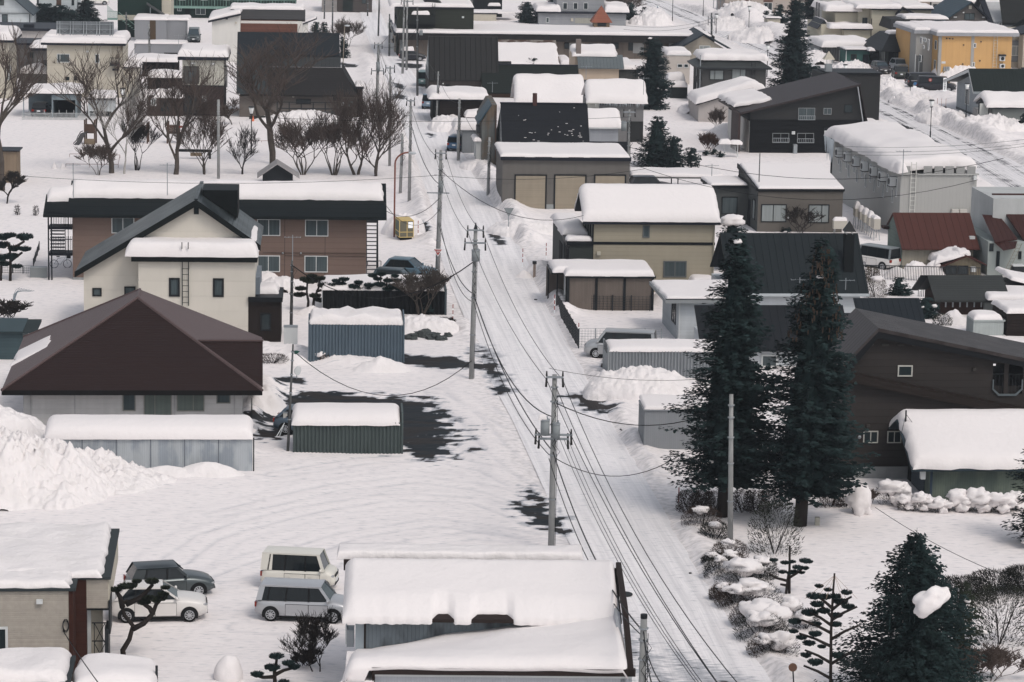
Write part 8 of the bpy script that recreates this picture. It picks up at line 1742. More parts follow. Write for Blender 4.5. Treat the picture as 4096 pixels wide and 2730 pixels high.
conifer((3,3),(1270,1780),(3,3),240,3.3,'big near conifer with spiky leaders at the bottom edge',10,lo=.0,shape=.62,leaf=.24,dense=2.1,lv=50,spike=60,snow=2,name='near_conifer')
tile(3,3);MB_=MB().ell((0,0,0),(.78,.5,.5),32,20,.2,3).build('snow_lump',SNOW,None,True);MB_.rotation_euler=(0,-.6,0);MB_.location=PY(1455,835,G(1270,1780).y-2.2);tag(MB_,'large lump of snow resting on the near conifer','snow lump')
conifer((3,3),(1700,1500),(3,3),640,1.6,'shorter conifer behind the snow lump, right of the big near conifer',11,lo=.0,shape=.7,leaf=.24,dense=1.4,spike=6,name='near_conifer',m=NDL2)
conifer((3,3),(2450,330),(3,2),740,2.0,'conifer branches entering at the right edge beside the green ribbed shed',12,lo=.02,shape=.5,leaf=.3,dense=1.2)
for i,(x,y,ty,r)in enumerate(((400,215,20,2.6),(520,225,40,2.8),(620,200,70,1.8),(770,190,-20,2.3))):conifer((0,0),(x,y),(0,0),ty,r,('leftmost','second','third','rightmost')[i]+' of the dark evergreens above the billboard',20+i,lo=.02,shape=.4,leaf=.5,dense=1.2,name='evergreen',group='evergreens above the billboard')
for i,(t,b_,ty,r,lb)in enumerate((((1,0),(540,300),195,1.0,'dark shrub by the tiny white shed'),((1,0),(610,300),190,.6,'narrow dark shrub beside the far street pole'),((1,0),(780,520),330,.9,'round dark bush at the end of the navy roof'),((2,0),(130,205),10,2.3,'dark evergreen left of the grey tiled house'),((2,0),(370,120),-50,2.0,'dark evergreen behind the grey tiled house'),((2,0),(1060,180),20,1.3,'dark pine by the grey tiled house corner'),((2,0),(1195,195),55,1.1,'compact dark evergreen near the top road bend'),((2,0),(190,640),520,1.4,'evergreen top poking above the green lapped roof'),((2,0),(2280,210),90,.8,'round dark bush before the peach apartments'),((3,1),(1160,1130),960,1.0,'dark juniper between hedge and grey lapped roof'),((3,1),(1400,1330),1140,1.45,'dark rounded yew below the grey lapped roof'),((3,0),(2285,1160),1010,.5,'dark bush at the right edge by the side shed'),((1,1),(960,1280),1130,.75,'little blue-green fir before the black garage'),((1,1),(1540,1285),985,.7,'dark ragged yew behind the fan-shaped tree'),((3,1),(160,565),520,.3,'tiny dark bush under the taupe house window'),((2,0),(1740,1400),1350,.35,'small conical shrub, left one of three in the garden'),((2,0),(1800,1390),1335,.35,'small conical shrub, middle one of three in the garden'),((2,0),(1866,1415),1350,.45,'small conical shrub, right one of three in the garden'))):conifer(t,b_,t,ty,r,lb,40+i,lo=.0,shape=.45,leaf=.3,dense=1.5,snow=2,name='evergreen_shrub')
e=conifer((2,1),(1960,900),(2,1),430,1.45,'dark evergreen wearing a domed cap of snow behind the left tall spruce',13,lo=.05,shape=.25,leaf=.28,dense=1.4,name='evergreen');h_=up(e.location,440)
MB().ell((0,-.2,h_-.1),(1.0,.8,.45),14,8,.2,2).build('snow_cap',SNOW,e,True)
def niwaki(t,base,trunk,pads,label,m=None,needle=.11,r=.09,cat='tree',name='garden_pine'):
 tile(*t);B=G(*base);Y=B.y;e=empty(name,B,0,label,cat,'clipped garden pines');mb=MB()
 for P_ in trunk:
  pts=[PY(x,y,Y+.0)-B for x,y in P_];mb.tube(pts,[r*(1-.6*i/len(pts))for i in range(len(pts))],7)
 mb.build('trunk',BARKD,e,True);r_=random.Random(len(pads)+int(base[0]))
 for(x,y,s)in pads:
  c=PY(x,y,Y)-B;rr=s*mpp(B);c.y+=r_.uniform(-.4,.4)*rr*2;mb=MB()
  mb.ell(c,(rr*.8,rr*.7,rr*.42),10,6,.25,int(x))
  for k in range(int(160+rr*620)):
   a=r_.uniform(0,2*PI);q=r_.random()**.4;z=r_.uniform(-.35,.5);p=Vector((c.x+math.cos(a)*rr*q,c.y+math.sin(a)*rr*q,c.z+z*rr*(1.15-q*.7)))
   d=(Vector((math.cos(a)*q,math.sin(a)*q,.7+r_.uniform(-.4,.4)))).normalized()*needle;s_=d.orthogonal().normalized()*needle*.3;mb.q(p-s_,p+s_,p+d*1.4)
   s2=d.cross(s_).normalized()*needle*.3;mb.q(p-s2,p+d*.7+s2,p+d)
  mb.build('needle_pad',m or NDL2,e)
 return e
niwaki((0,3),(1110,1362),[[(1110,1362),(1100,1280),(1160,1180),(1190,1060),(1110,960),(1090,880),(1140,830)],[(1190,1090),(1290,1040),(1370,950),(1400,870),(1455,810)],[(1130,870),(1240,820),(1310,760),(1370,690)],[(1100,900),(1075,800),(1040,750)],[(1370,950),(1340,900),(1290,870)]],[(1040,745,45),(1110,715,45),(1165,705,55),(1225,672,30),(1365,660,50),(1480,730,28),(1330,815,40),(1285,865,52),(1440,830,45),(1460,790,38),(1400,840,28)],'twisted pruned pine with tufted ends before the white crossover',r=.13,needle=.09)
niwaki((1,3),(170,1600),[[(172,1600),(165,1480),(180,1400),(190,1330)],[(170,1500),(250,1460),(330,1440)],[(165,1520),(60,1525),(-20,1500)]],[(190,1325,60),(148,1435,62),(292,1400,50),(340,1437,45),(15,1490,52),(250,1565,40)],'cloud-pruned pine with dark round pads at the bottom edge',m=NDL,r=.09,needle=.07)
niwaki((1,1),(462,1270),[[(460,1275),(470,1180),(455,1100),(460,1010)],[(510,1260),(520,1150),(560,1060),(570,990)],[(465,1120),(400,1100)],[(540,1090),(620,1070)]],[(440,990,45),(490,1000,62),(575,975,40),(610,1045,52),(400,1070,42),(640,1070,38),(530,1130,45),(385,1130,45),(570,1175,42),(500,960,40)],'garden pine clipped into rounded cushions by the thin left pole',r=.11)
niwaki((1,1),(800,1280),[[(800,1280),(780,1180),(740,1090),(700,1040)],[(805,1275),(830,1180),(880,1110),(910,1040)],[(790,1200),(790,1080),(770,1000)]],[(720,1000,32),(790,985,38),(690,1040,42),(760,1030,40),(920,1010,32),(880,1045,45),(930,1060,30)],'vase-shaped garden pine before the black garage',m=NDL)
niwaki((1,1),(1130,1290),[[(1130,1290),(1125,1150),(1115,1040),(1120,950)],[(1150,1290),(1165,1120),(1175,960)],[(1170,1100),(1250,1060)],[(1120,1100),(1030,1070)]],[(1045,950,32),(1125,940,34),(1245,960,26),(1090,985,32),(1185,1000,38),(1260,1000,36),(1015,1035,38),(1110,1030,46),(1230,1045,42),(1290,1070,38),(1010,1065,32),(1180,1070,40)],'tiered garden pine in the middle of the black garage front',m=NDL)
niwaki((0,1),(90,1000),[[(92,1000),(95,850),(90,730),(60,640)],[(5,1000),(10,850)],[(92,820),(200,740)],[(90,720),(220,640)]],[(30,600,60),(90,590,50),(215,610,70),(20,680,60),(130,710,55),(225,715,48),(100,780,62),(20,790,60),(155,865,40),(40,850,50)],'tiered dark garden pine at the left edge',m=NDL,r=.12)
niwaki((3,3),(165,785),[[(160,785),(175,650),(180,600)],[(175,660),(60,630),(10,590)],[(175,640),(260,590),(320,540)],[(165,700),(110,690)],[(190,770),(195,345)]],[(50,470,32),(150,495,34),(215,488,26),(330,480,46),(370,495,28),(265,540,42),(330,550,32),(130,580,32),(200,590,30),(240,585,30),(300,590,26)],'staked bonsai-like pine with thin flat pads on the snowy lawn',m=NDL,r=.07,needle=.06)
tr=[[(560,1568),(565,1100),(580,800),(596,592)]]+[[(570,y0),(570+dx*.5,y0-70),(570+dx,y0-120)]for y0,dx in((1540,-250),(1400,230),(1400,-240),(1250,-290),(1180,240),(1130,-270),(1060,-200),(1010,230),(980,-120),(920,180),(900,-160))]
niwaki((3,3),(560,1800),tr,[(458,712,28),(535,742,26),(700,760,42),(410,790,62),(520,815,50),(600,800,45),(650,860,60),(440,870,55),(720,900,50),(500,930,50),(620,980,42),(380,960,70),(240,1030,50),(430,1060,42),(230,1120,32),(300,1170,40),(420,1130,50),(610,1060,45),(370,1230,50),(340,1330,42),(480,1250,28),(420,1380,62),(640,1340,60)],'roped and staked tall pine with flat pads left of the big near conifer',m=NDL,r=.07,needle=.07)
tile(3,3);B=G(560,1800);s_=PY(596,610,B.y);mb=MB()
for px in(330,430,520,660,700,800):q=PY(px,820,B.y-.2);mb.tube([Vector(),(q-s_)*1.0],.008,3)
o=mb.build('branch_ropes',mat('straw_rope',(.4,.28,.2)),None);o.location=s_;tag(o,'straw ropes fanning from the stake top of the tall roped pine','rope')
def shrub(pos,rx,ry,h,label,m=None,seed=1,snow=0.0,dens=900,leaf=.10,cap=None,cat='shrub',group=None,name='snowy_shrub'):
 r_=random.Random(seed);e=empty(name,pos,0,label,cat,group);mb=MB()
 for k in range(int(dens)):
  a=r_.uniform(0,2*PI);q=r_.random()**.45;z=r_.random();w_=math.sqrt(max(0,1-(z*1.0-.35)**2/.55));p=Vector((math.cos(a)*rx*q*w_,math.sin(a)*ry*q*w_,z*h));d=Vector((math.cos(a)*.5,math.sin(a)*.5,r_.uniform(.1,1))).normalized()*leaf*r_.uniform(.8,2.0);s_=d.orthogonal().normalized()*leaf*.16;mb.q(p-s_,p+s_,p+d)
 mb.build('foliage',m or BRN_T,e);tb=MB()
 for k in range(6):a=r_.uniform(0,2*PI);tb.tube([(0,0,-.1),(math.cos(a)*rx*.6,math.sin(a)*ry*.6,h*.8)],[.03,.01],4)
 tb.build('stems',BARKD,e)
 for(x,y,z,s,k)in(cap or[]):MB().ell((x,y,z),(s*1.05,s*.95,s*k*1.35),18,12,.34,seed+int(x*9)).build('snow_cap',SNOW,e,True)
 return e
HS=mat('hedge_twigs',(.05,.036,.03),.9,raw=True,mott=.4);EV=mat('shrub_dark',(.03,.035,.025),.9,mott=.4)
tile(2,2)
for i in range(3):shrub(G(1590+i*110,1545+i*8),.75,.5,1.15,('left','middle','right')[i]+' block of the brown twig hedge before the left tall spruce',HS,60+i,dens=1900,leaf=.09,group='brown twig hedge',name='hedge',cat='hedge')
for i in range(3):shrub(G(2060+i*120,1540),.7,.5,1.1,('first','second','third')[i]+' twig hedge block between the two tall spruces',HS,65+i,dens=1500,leaf=.09,group='twig hedge between the spruces',name='hedge',cat='hedge')
tile(3,2)
for i in range(2):shrub(G(560+i*130,1500),.7,.5,.95,('left','right')[i]+' twig hedge block right of the right tall spruce',HS,70+i,dens=1300,leaf=.09,group='twig hedge right of the spruces',name='hedge',cat='hedge')
tile(2,3)
SB=[(1700,200,.75,.8),(1820,290,.6,.6),(1950,480,.65,.7),(1870,640,.6,.75),(1960,560,.5,.6),(2080,710,1.0,.8),(2010,900,.7,.7),(2160,890,1.0,.75),(2130,1060,.65,.7),(2230,1190,.85,.8),(2280,1330,.6,.6),(1800,540,.4,.5),(1900,830,.5,.5),(2240,640,.55,.7)]
for i,(x,y,s,h)in enumerate(SB):shrub(G(x,y),s*1.45,s*1.1,h*1.4,'snow-laden shrub number'.replace(' number','')+' in the roadside row, '+('farthest','second farthest','third from the far end','fourth from the far end','fifth from the far end','sixth, broadly capped','seventh, hugging the street','eighth, thickly capped','ninth, low one','tenth, broad one','nearest','low one tucked below the third','small one on the street side','pale one on the lawn side')[i],EV if i%2 else HS,80+i,dens=2600,leaf=.075,cap=[(r_[0]*s,r_[1]*s,h*1.3*r_[2],s*r_[3]*(.8 if i<4 else 1.1),.36)for r_ in((-.1,-.1,1.0,.62),(.45,.2,.85,.42),(-.55,.2,.8,.36))[:1+(i%3>0)+(i>4)]],group='snow-laden shrubs along the street')
tile(3,2)
for i,(x,y,s,h,lb)in enumerate(((1120,1480,.85,1.1,'left, over a brown stump'),(1240,1530,.5,.7,'second'),(1380,1540,.55,.9,'third, tallest'),(1540,1545,.6,.6,'fourth'),(1720,1530,.8,.8,'fifth, twiggy'),(1900,1530,.9,.85,'sixth, long one'),(2080,1540,.8,.8,'seventh'),(2230,1520,.6,.8,'last, by the right edge'))):shrub(G(x,y),s,s*.6,h,'snow-draped bush in front of the green ribbed shed, '+lb,HS,100+i,dens=700,leaf=.08,cap=[(-.2*s,-.2,h*.9,s*.75,.45),(.45*s,-.1,h*.75,s*.6,.5),(.1,-.5*s,h*.35,s*.4,.6)],group='snow-draped bushes before the green shed')
shrub(G(830,1560),.45,.4,.5,'white snow-wrapped cone bush before the round brown shrub',HS,120,dens=200,cap=[(0,0,.55,.62,.95),(-.1,0,1.0,.38,.9)])
tile(3,3);RH=mat('rhododendron',(.045,.05,.028),.8,mott=.5)
e=shrub(G(60,420),1.35,1.0,2.6,'tall loose rhododendron between the roadside shrubs and the lawn',RH,130,dens=1500,leaf=.13,name='rhododendron')
shrub(G(2070,1230),1.6,1.2,2.6,'spreading rhododendron at the lower right edge',RH,131,dens=2000,leaf=.14,name='rhododendron')
for i,(x,y,s)in enumerate(((1750,860,1.6),(2050,800,1.7),(2280,760,1.2))):shrub(G(x,y),s,.9,1.2,'dark clipped hedge rising to the right edge, '+('left','middle','right')[i]+' stretch',mat('hedge_green',(.022,.022,.014),.9,mott=.4),140+i,dens=3600,leaf=.10,name='hedge',cat='hedge',group='dark hedge along the lawn')
for i,(x,y,s,h)in enumerate(((200,960,.6,.6),(340,1080,.6,.7),(120,1330,.8,.9),(60,1120,.9,.9))):shrub(G(x,y),s,s,h,('round snow-capped shrub left of the roped pine','dark shrub against the roped pine','low dark juniper at the foot of the roadside row','broad snow-smothered shrub beside the roped pine')[i],EV,150+i,dens=1000,leaf=.08,cap=[(0,-.1,h*.85,s*.7,.5)]+([(-.5,.3,h*.9,s*.9,.5)]if i==3 else[]))
tile(3,1);shrub(G(960,1150),.9,.9,1.5,'brownish clipped hedge behind the slate-green roof',mat('hedge_rust',(.10,.07,.03),.9,mott=.4),160,dens=1800,leaf=.09,cap=[(.1,-.3,1.5,.45,.3)],name='hedge',cat='hedge');shrub(G(930,1000),.6,1.6,1.0,'rust-coloured hedge end beside the tall black chimney',mat('hedge_rust',(0,0,0)),161,dens=1400,leaf=.09,name='hedge',cat='hedge');shrub(G(1560,1400),.7,.5,.8,'leafy shrub beside the storage box',RH,162,dens=500,leaf=.12)
tile(0,1)
for i,(x,y)in enumerate(((155,405),(322,410),(507,412))):shrub(G(x,y),.22,.2,.8,('left','middle','right')[i]+' of three bundled saplings in the snow behind the stair',BARKD,170+i,dens=160,leaf=.12,group='bundled saplings')
tile(1,2);shrub(G(150,210),1.1,.4,.6,'low twig hedge at the foot of the dark brown annex',HS,175,dens=1200,leaf=.08,name='hedge',cat='hedge');shrub(G(620,200),.35,.3,.5,'rusty little conifer shrub before the corrugated garage',RED_T,176,dens=500,leaf=.08,cap=[(-.3,.1,.5,.3,.5)])
tile(0,2)
def heap(x,y,rx,ry,h,lb,s=1,rough=.15,**k):return mound(G(x,y),rx,ry,h,lb,s,rough=rough,group='ploughed snow heaps',**k)
def big_heap(c,rx,ry,h,label,seed,n=(150,110),rough=.5,wx=1.0):
 nx,ny=n;xs=np.linspace(-rx,rx,nx);ys=np.linspace(-ry,ry,ny);X,Y=np.meshgrid(xs,ys);r2=(X/rx)**2+(Y/ry)**2
 e_=np.clip(1-r2*(1+.35*fbm(X*.5,Y*.5,seed)),0,1)**(1.2 if rx>6 else .62);H=h*e_*(1+.4*fbm(X*.45,Y*.45,seed+3))+rough*e_**.4*(fbm(X*.9,Y*.9,seed+5)*.7+np.abs(fbm(X*2.2,Y*2.2,seed+7))*1.1+.35*np.abs(vnoise(X*5,Y*5,seed)))-.12*(e_<=0)
 o=np_mesh('snow_heap',np.stack([X,Y,H],-1).reshape(-1,3),ny,nx,{},SNOWR);o.location=c;return tag(o,label,'snow pile','ploughed snow heaps')
big_heap(G(560,1250),6.2,3.6,1.1,'rubbly apron of the great ploughed heap spilling right below the long shed',5,rough=.55)
big_heap(G(0,1340),6.1,4.6,2.9,'great ploughed snow heap at the left before the long shed',9,rough=.85)
big_heap(G(-150,1030),4.6,3.0,3.0,'smoother tall snow heap at the left edge behind the long shed',13,rough=.15)
for a in((1500,1215,2.2,.9,.55,'smooth drift along the foot of the long shed, left',2,.05),(1870,1215,2.4,.9,.75,'smooth drift along the foot of the long shed, right',3,.05)):heap(*a)
tile(1,2);heap(1130,270,2.1,1.2,.85,'rounded snow heap at the foot of the blue-grey corrugated garage',4,.3);heap(60,640,1.7,2.6,1.5,'tall crusted snow heap between the bungalow and the asphalt',5,.35);heap(330,200,1.4,.9,.6,'low snow heap beside the thin pole',6,.25)
tile(1,1);big_heap(G(1480,1440),2.6,1.6,.9,'lumpy snow over the garden rocks at the black garage corner',21,(60,40),.3);big_heap(G(260,1080),2.0,1.2,.8,'snow heap under the brown apartment windows',22,(50,30),.3);heap(520,1300,1.6,1.0,.6,'snow heap under the clipped pines',8,.2)
big_heap(G(1330,560),1.9,2.4,1.6,'tall snowbank wrapping the yellow collection box',23,(60,50),.25)
tile(2,2);big_heap(G(1150,500),3.6,2.6,1.3,'big snow heap before the pale grey corrugated garage',24,(80,60),.35);big_heap(G(1800,480),1.6,1.4,1.0,'lower snow heap against the left tall spruce',25,(50,40),.25)
tile(2,1);heap(1400,1180,1.8,2.4,1.0,'smooth snow mound at the foot of the khaki house',9,.06);big_heap(G(100,560),3.0,3.0,.9,'broad snowbank on the corner below the triple garage',26,(70,50),.25);heap(110,960,.9,.9,.5,'small snow cone beside the wooden post',10,.1);heap(270,900,1.3,1.2,.8,'snow heap at the lane corner before the grey wing',11,.15)
e=empty('gate_post',G(200,965),0,'short wooden gate post with a dark cap in the snow at the lane corner','post');MB().box(-.1,-.1,-.2,.1,.1,1.05).build('post',mat('post_wood',(.3,.22,.17)),e);MB().box(-.16,-.16,1.05,.16,.16,1.25).build('cap',STEELD,e)
tile(3,1);heap(1320,930,1.6,1.0,1.0,'clods of fallen snow before the broken shed',12,.4);heap(1150,960,1.3,.8,.8,'snow heap behind the black pickets',13,.2);heap(1480,940,1.2,.8,1.1,'clods of fallen snow against the tan greenhouse shed',14,.4);heap(1660,1370,1.5,1.5,.9,'snow bank left of the storage box',15,.15);heap(740,700,2.5,2.0,.9,'snow bank beyond the old white microvan',16,.2)
tile(3,0)
for a in((1700,690,3.8,2.6,2.0,'high rough snow heap against the yellow apartments',31),(1290,925,2.8,3.5,1.1,'rounded snow heap where the side lane meets the wide road',32),(1060,800,2.2,4.0,1.1,'snow heap right of the charcoal box',33),(1560,1090,3.0,4.0,1.1,'rough snow heap around the dark dump box',34),(2000,1150,4.5,4.0,1.0,'rough snow heap before the side shed',35),(780,640,3.0,3.0,.9,'snow heap before the teal hut',36),(430,560,2.5,4,1.2,'snow heap right of the far spruce',37)):big_heap(G(a[0],a[1]),*a[2:],n=(70,50),rough=.5)
tile(2,0)
for a in((2080,180,5.0,9.0,2.3,'highest snow heap on the far side of the wide road',41),(1960,250,5.0,7,1.3,'long snow heap beside the wide road lamps',42),(2270,360,5.5,7,1.4,'snow heap left of the far spruce by the wide road',43),(1280,210,3.0,6,2.2,'pointed snow heap near the compact dark evergreen',44),(1150,215,2,3,1.0,'low snow heap at the long roof far edge',45),(1930,1230,2.4,3,.9,'domed snow over a garden shrub by the charcoal house',46),(1600,1010,1.6,2,.9,'snow heap at the corner of the low pale house',47)):big_heap(G(a[0],a[1]),*a[2:],n=(60,40),rough=.3 if a[0]<1500 or a[1]>900 else .7)
tile(1,0);big_heap(G(1700,1150),2.0,4.0,1.0,'ploughed snow beside the grey metal shed',50,(50,40),.35);big_heap(G(470,1090),7.0,2.4,.9,'snowbank along the base of the stepped roof building',51,(80,30),.3);big_heap(G(1990,1500),2.0,3.0,.7,'snow over the low wall of the mossy house',52,(40,30),.35)
tile(0,3);o=MB().ell((0,0,0),(.62,.6,1.0),24,16,.05).build('snow_mound',SNOW,None,True);o.location=G(2050,1530);tag(o,'smooth igloo-like snow mound at the bottom edge','snow pile')
tile(1,1);e=None
RK=mat('garden_rock',(.10,.11,.105),.9,mott=.5,ms=4)
for i,(x,y,s)in enumerate(((1400,1520,.5),(1500,1500,.65),(1590,1520,.55),(1660,1530,.42),(1720,1500,.3))):o=MB().ell((0,0,.15),(s,s*.7,s*.55),12,8,.35,i).build('garden_rock',RK,None);o.location=G(x,y);tag(o,('leftmost','second','middle','fourth','rightmost')[i]+' dark garden rock in the snow right of the blue-grey garage','rock','garden rocks')
tile(1,2);e=empty('oil_tank',G(310,90),.06,'tall cream oil tank beside the thin pole and dark brown annex','tank');MB().box(-.45,0,.1,.45,.6,1.5).build('tank_body',fW,e);MB().box(-.47,-.02,1.5,.47,.62,1.56).build('lid',STEEL,e)
o=MB().tube([(0,0,0),(0,0,.35)],[.16,.22],12).build('bucket',mat('bucket_green',(.02,.22,.14)),None);o.location=G(368,148);tag(o,'green bucket under the cream oil tank','bucket');
e=empty('satellite_dish',G(365,352),.9,'white satellite dish on a short mast in the snow','dish');MB().tube([(0,0,0),(0,0,.55)],.025,6).build('mast',STEEL,e);MB().tube([(0,-.04,.55),(0,-.1,.55)],[.28,.3],16).build('dish',fW,e)
tile(0,0);wdm=mat('play_wood',(.16,.09,.06),.8,'v',.16,.4)
def playtower(x,y,ty,w_,lb,slide=False,beam=None):
 B=G(x,y);h=up(B,ty);e=empty('climbing_tower',B,0,lb,'playground tower','play towers');
 for sx in(0,w_):
  for sy in(0,1.2):MB().box(sx-.07,sy-.07,-.2,sx+.07,sy+.07,h).build('post',wdm,e)
 zf=h*.5;MB().box(0,0,zf-.1,w_,1.2,zf).build('deck',wdm,e);mb=MB()
 for k in range(9):xx=.08+(w_-.16)*k/8;mb.box(xx-.05,-.05,zf,xx+.05,0,zf+.85)
 mb.build('guard_boards',wdm,e)
 if slide:
  mb=MB();P_=[(-.1,-.1,zf),(-.35,-.2,zf-.1),(-.6,-.4,zf*.55),(-.7,-.6,zf*.3),(-1.0,-.8,.05)]
  for(a,b_)in zip(P_[:-1],P_[1:]):mb.q((a[0]-.05,a[1],a[2]),(b_[0]-.05,b_[1],b_[2]),(b_[0]+.5,b_[1]-.1,b_[2]),(a[0]+.5,a[1]-.1,a[2]))
  mb.tube([(p[0]-.05,p[1],p[2]+.15)for p in P_],.05,5).tube([(p[0]+.5,p[1]-.1,p[2]+.15)for p in P_],.05,5);mb.build('slide',mat('slide_grey',(.12,.11,.11)),e);MB().box(.0,-.12,0,w_,-.06,zf*.5).build('climbing_wall',mat('play_tan',(.28,.2,.12),.8,'h',.2,.4),e)
 if beam:MB().box(-beam,.3,zf+.5,w_*.2,.45,zf+.7).build('bridge_beam',mat('play_red',(.4,.07,.04)),e)
playtower(760,1300,1075,1.0,'wooden play tower with a curved grey slide',True);playtower(1215,1290,1100,1.2,'wooden play tower half hidden behind a bare tree, left of the rope bridge');playtower(1500,1290,1095,1.1,'wooden play tower with a red beam at its right',beam=-1.8)
def rail(t,pts,h,lb,m,r=.03,name='pipe_barrier'):
 tile(*t);P_=[G(*p)for p in pts];o=P_[0];mb=MB();mb.tube([p-o+Vector((0,0,h))for p in P_],r,5)
 for p in P_:mb.tube([p-o,p-o+Vector((0,0,h))],r,5)
 x=mb.build(name,m,None);x.location=o;tag(x,lb,'barrier')
rp=mat('pipe_red',(.30,.08,.06));rail((0,0),[(590,1500),(800,1503),(1060,1505),(1075,1420),(800,1412),(625,1410)],.32,'faded red low pipe barrier around the play area',rp,.022);rail((1,0),[(-50,1282),(50,1282),(200,1282),(400,1282)],.22,'thin red pipe rail behind the single tall tree',rp,.02);rail((1,1),[(1120,858+0),(1000,856)],.35,'short dark rail behind the parked blue off-roader',STEELD,.03)
tile(0,0);B=G(1570,1420);e=empty('pergola_beam',B,0,'long black timber beam on posts among the bare trees','pergola');MB().box(0,0,.65,3.6,.25,.9).build('beam',fB,e);MB().box(.1,.02,-.1,.3,.2,.65).box(3.3,.02,-.1,3.5,.2,.65).build('posts',fB,e);MB().box(1.5,-.1,.25,2.6,.1,.6).build('hanging_board',mat('play_tan',(0,0,0)),e)
for i,(x,y)in enumerate(((487,1505),(562,1510))):o=mound(G(x,y),.38,.35,.5,('left','right')[i]+' of two little snow-capped stones in the park',60+i,rough=.05,name='snowy_stone',cat='stone',group='snow-capped stones')
B=G(30,1640);e=empty('park_shed',B,.05,'tan shed corner behind the huge left tree','shed');MB().box(-1.2,0,-.2,1.3,2.5,2.9).build('wall',mat('tan_shed',(.3,.21,.13),.8,'v',.3,.2),e);MB().box(-1.4,-.2,2.9,1.5,2.7,3.0).build('roof',DKN,e)
o=MB().tube([(0,0,0),(0,0,.04),(0,0,.05),(0,0,.6)],[.22,.22,.15,.03],10).build('traffic_cone',mat('cone_orange',(.8,.16,.05)),None);o.location=G(2268,1090);tag(o,'orange traffic cone by the park lamp','traffic cone')
tile(1,0);b=Bld('park_hut','small black-sided park hut with a pale ribbed gable roof behind the apartment snow','hut',(60,1660),330,1560,2.5);pk=b.f(190,1460);b.walls(fB);hr=mat('hut_roof',(.33,.30,.29),.6,'y',.2,.25);b.roof('y',[(-.5,b.H-.25),(pk.x,pk.z),(b.W+.6,b.H-.25)],-.6,b.D+.4,hr,.1);b.prism('gable',[(0,b.H),(pk.x,pk.z-.15),(b.W,b.H)],'y',-.02,.1,fB)
tile(0,1);e=empty('electric_cabinet',G(268,972),.06,'grey box cabinet in the snow left of the black stair','cabinet');MB().box(0,0,.0,1.25,.5,.78).build('body',TR,e);MB().box(.02,-.02,.78,1.23,.5,.84).build('lid',STEEL,e)
B=G(110,1235);e=empty('pruned_vine',B,0,'fan of pale curved pipes sticking out of the snow','garden frame');mb=MB()
for k in range(7):mb.tube([(.0,0,0),(.1+.05*k,0,.9+.05*k),(.3+.16*k,0,1.3-.02*k),(.55+.17*k,0,1.42-.03*k)],.018,5)
mb.build('hoops',mat('hoop_blue',(.25,.3,.33)),e)
tile(0,1);B=G(545,880);e=empty('bicycle',B,.2,'grey bicycle parked under the black outdoor stair','bicycle')
for x in(-.5,.5):MB().tube([(x+.31*math.cos(t),0,.32+.31*math.sin(t))for t in[2*PI*i/18 for i in range(19)]],.022,5).build('wheel',TYRE,e)
MB().tube([(-.5,0,.32),(-.2,0,.75),(.35,0,.8),(0,0,.3),(-.5,0,.32)],.02,5).tube([(.5,0,.32),(.38,0,.95),(.3,.25,.98),(.3,-.25,.98)],.02,5).build('frame',STEEL,e);MB().box(-.32,-.08,.85,-.08,.08,.91).build('saddle',BPL,e);MB().box(.45,-.16,.75,.75,.16,1.0).build('basket',STEELD,e)
tile(0,1);meshfence(G(20,930),G(300,935),.55,'low railing left of the grey box cabinet',4,STEELD,'low_railing',.14);meshfence(G(300,870),G(352,715),.6,'slanting dark railing beside the stair yard',4,STEELD,'low_railing',.1)
tile(2,0);e=empty('rose_trellis',G(1900,1415),0,'white lattice rose trellis roofed with two pads of snow','trellis');
for x in(0,1.35):MB().box(x-.05,-.05,-.2,x+.05,.05,1.45).build('post',fW,e)
mb=MB()
for k in range(10):mb.bar((.25+k*.09,0,.35),(.25+k*.09+.3 if k<7 else 1.2,0,1.25),.012).bar((.25+k*.1,0,1.25),(min(1.2,.25+k*.1+.3),0,.35),.012)
mb.build('lattice',fW,e);snowcap(e,'y',[(-.6,1.45),(.65,1.45)],-.7,.6,.5,r=.4,name='snow_pad');snowcap(e,'y',[(.55,1.45),(1.8,1.4)],-.7,.6,.48,r=.4,name='snow_pad',seed=5)
tile(3,0);e=empty('dump_box',G(1510,1010),0,'black roadside grit box with orange marker rods half buried in snow','grit box');MB().box(0,0,0,1.15,.8,.7).build('box',blkp,e);mb=MB()
for x in(.1,.6,1.1):mb.tube([(x,.4,.7),(x,.4,1.6)],.02,5)
mb.build('marker_rod',mat('rod_orange',(.5,.12,.05)),e)
for i in range(4):o=MB().ell((0,0,.2),(.32,.45,.22),12,8).build('tyre_marker',fB,None,True);tile(3,0);o.location=G(1160+i*38,1212+i*14)+Vector((0,0,.9));tag(o,('first','second','third','fourth')[i]+' dark oval marker in the snowbank above the icicled roof','marker','dark oval markers')
e=empty('satellite_tanks',G(940,590),0,'round black oil tank on legs beside the teal hut','tank');MB().tube([(-.5,0,1.1),(.6,0,1.1)],.45,16).build('drum',BPL,e);MB().bar((-.4,0,1),(-.5,0,0),.04).bar((.5,0,1),(.6,0,0),.04).build('leg_frame',STEELD,e)
e=empty('roof_loader',G(1420,688),0,'red snow shovels leaning by the yellow apartment entrance','snow shovels')if False else None
tile(2,0);b=Bld('peach_apartments','pinkish apartment block with brown panels at the top edge beyond the snow heaps','apartment block',(1905,115),2700,-80,8);b.walls(mat('apt_pink',(.42,.34,.29),.85,mott=.04));
for(x0_,x1_,y1_)in((2066,2142,98),(2256,2330,135),(2560,2620,60)):b.wf(x0_,24,x1_,y1_,fW,gD,2)
for px in(2064,2256):b.panel('brown_panel',px,-70,px+80,22,mat('apt_brown',(.20,.09,.06)))
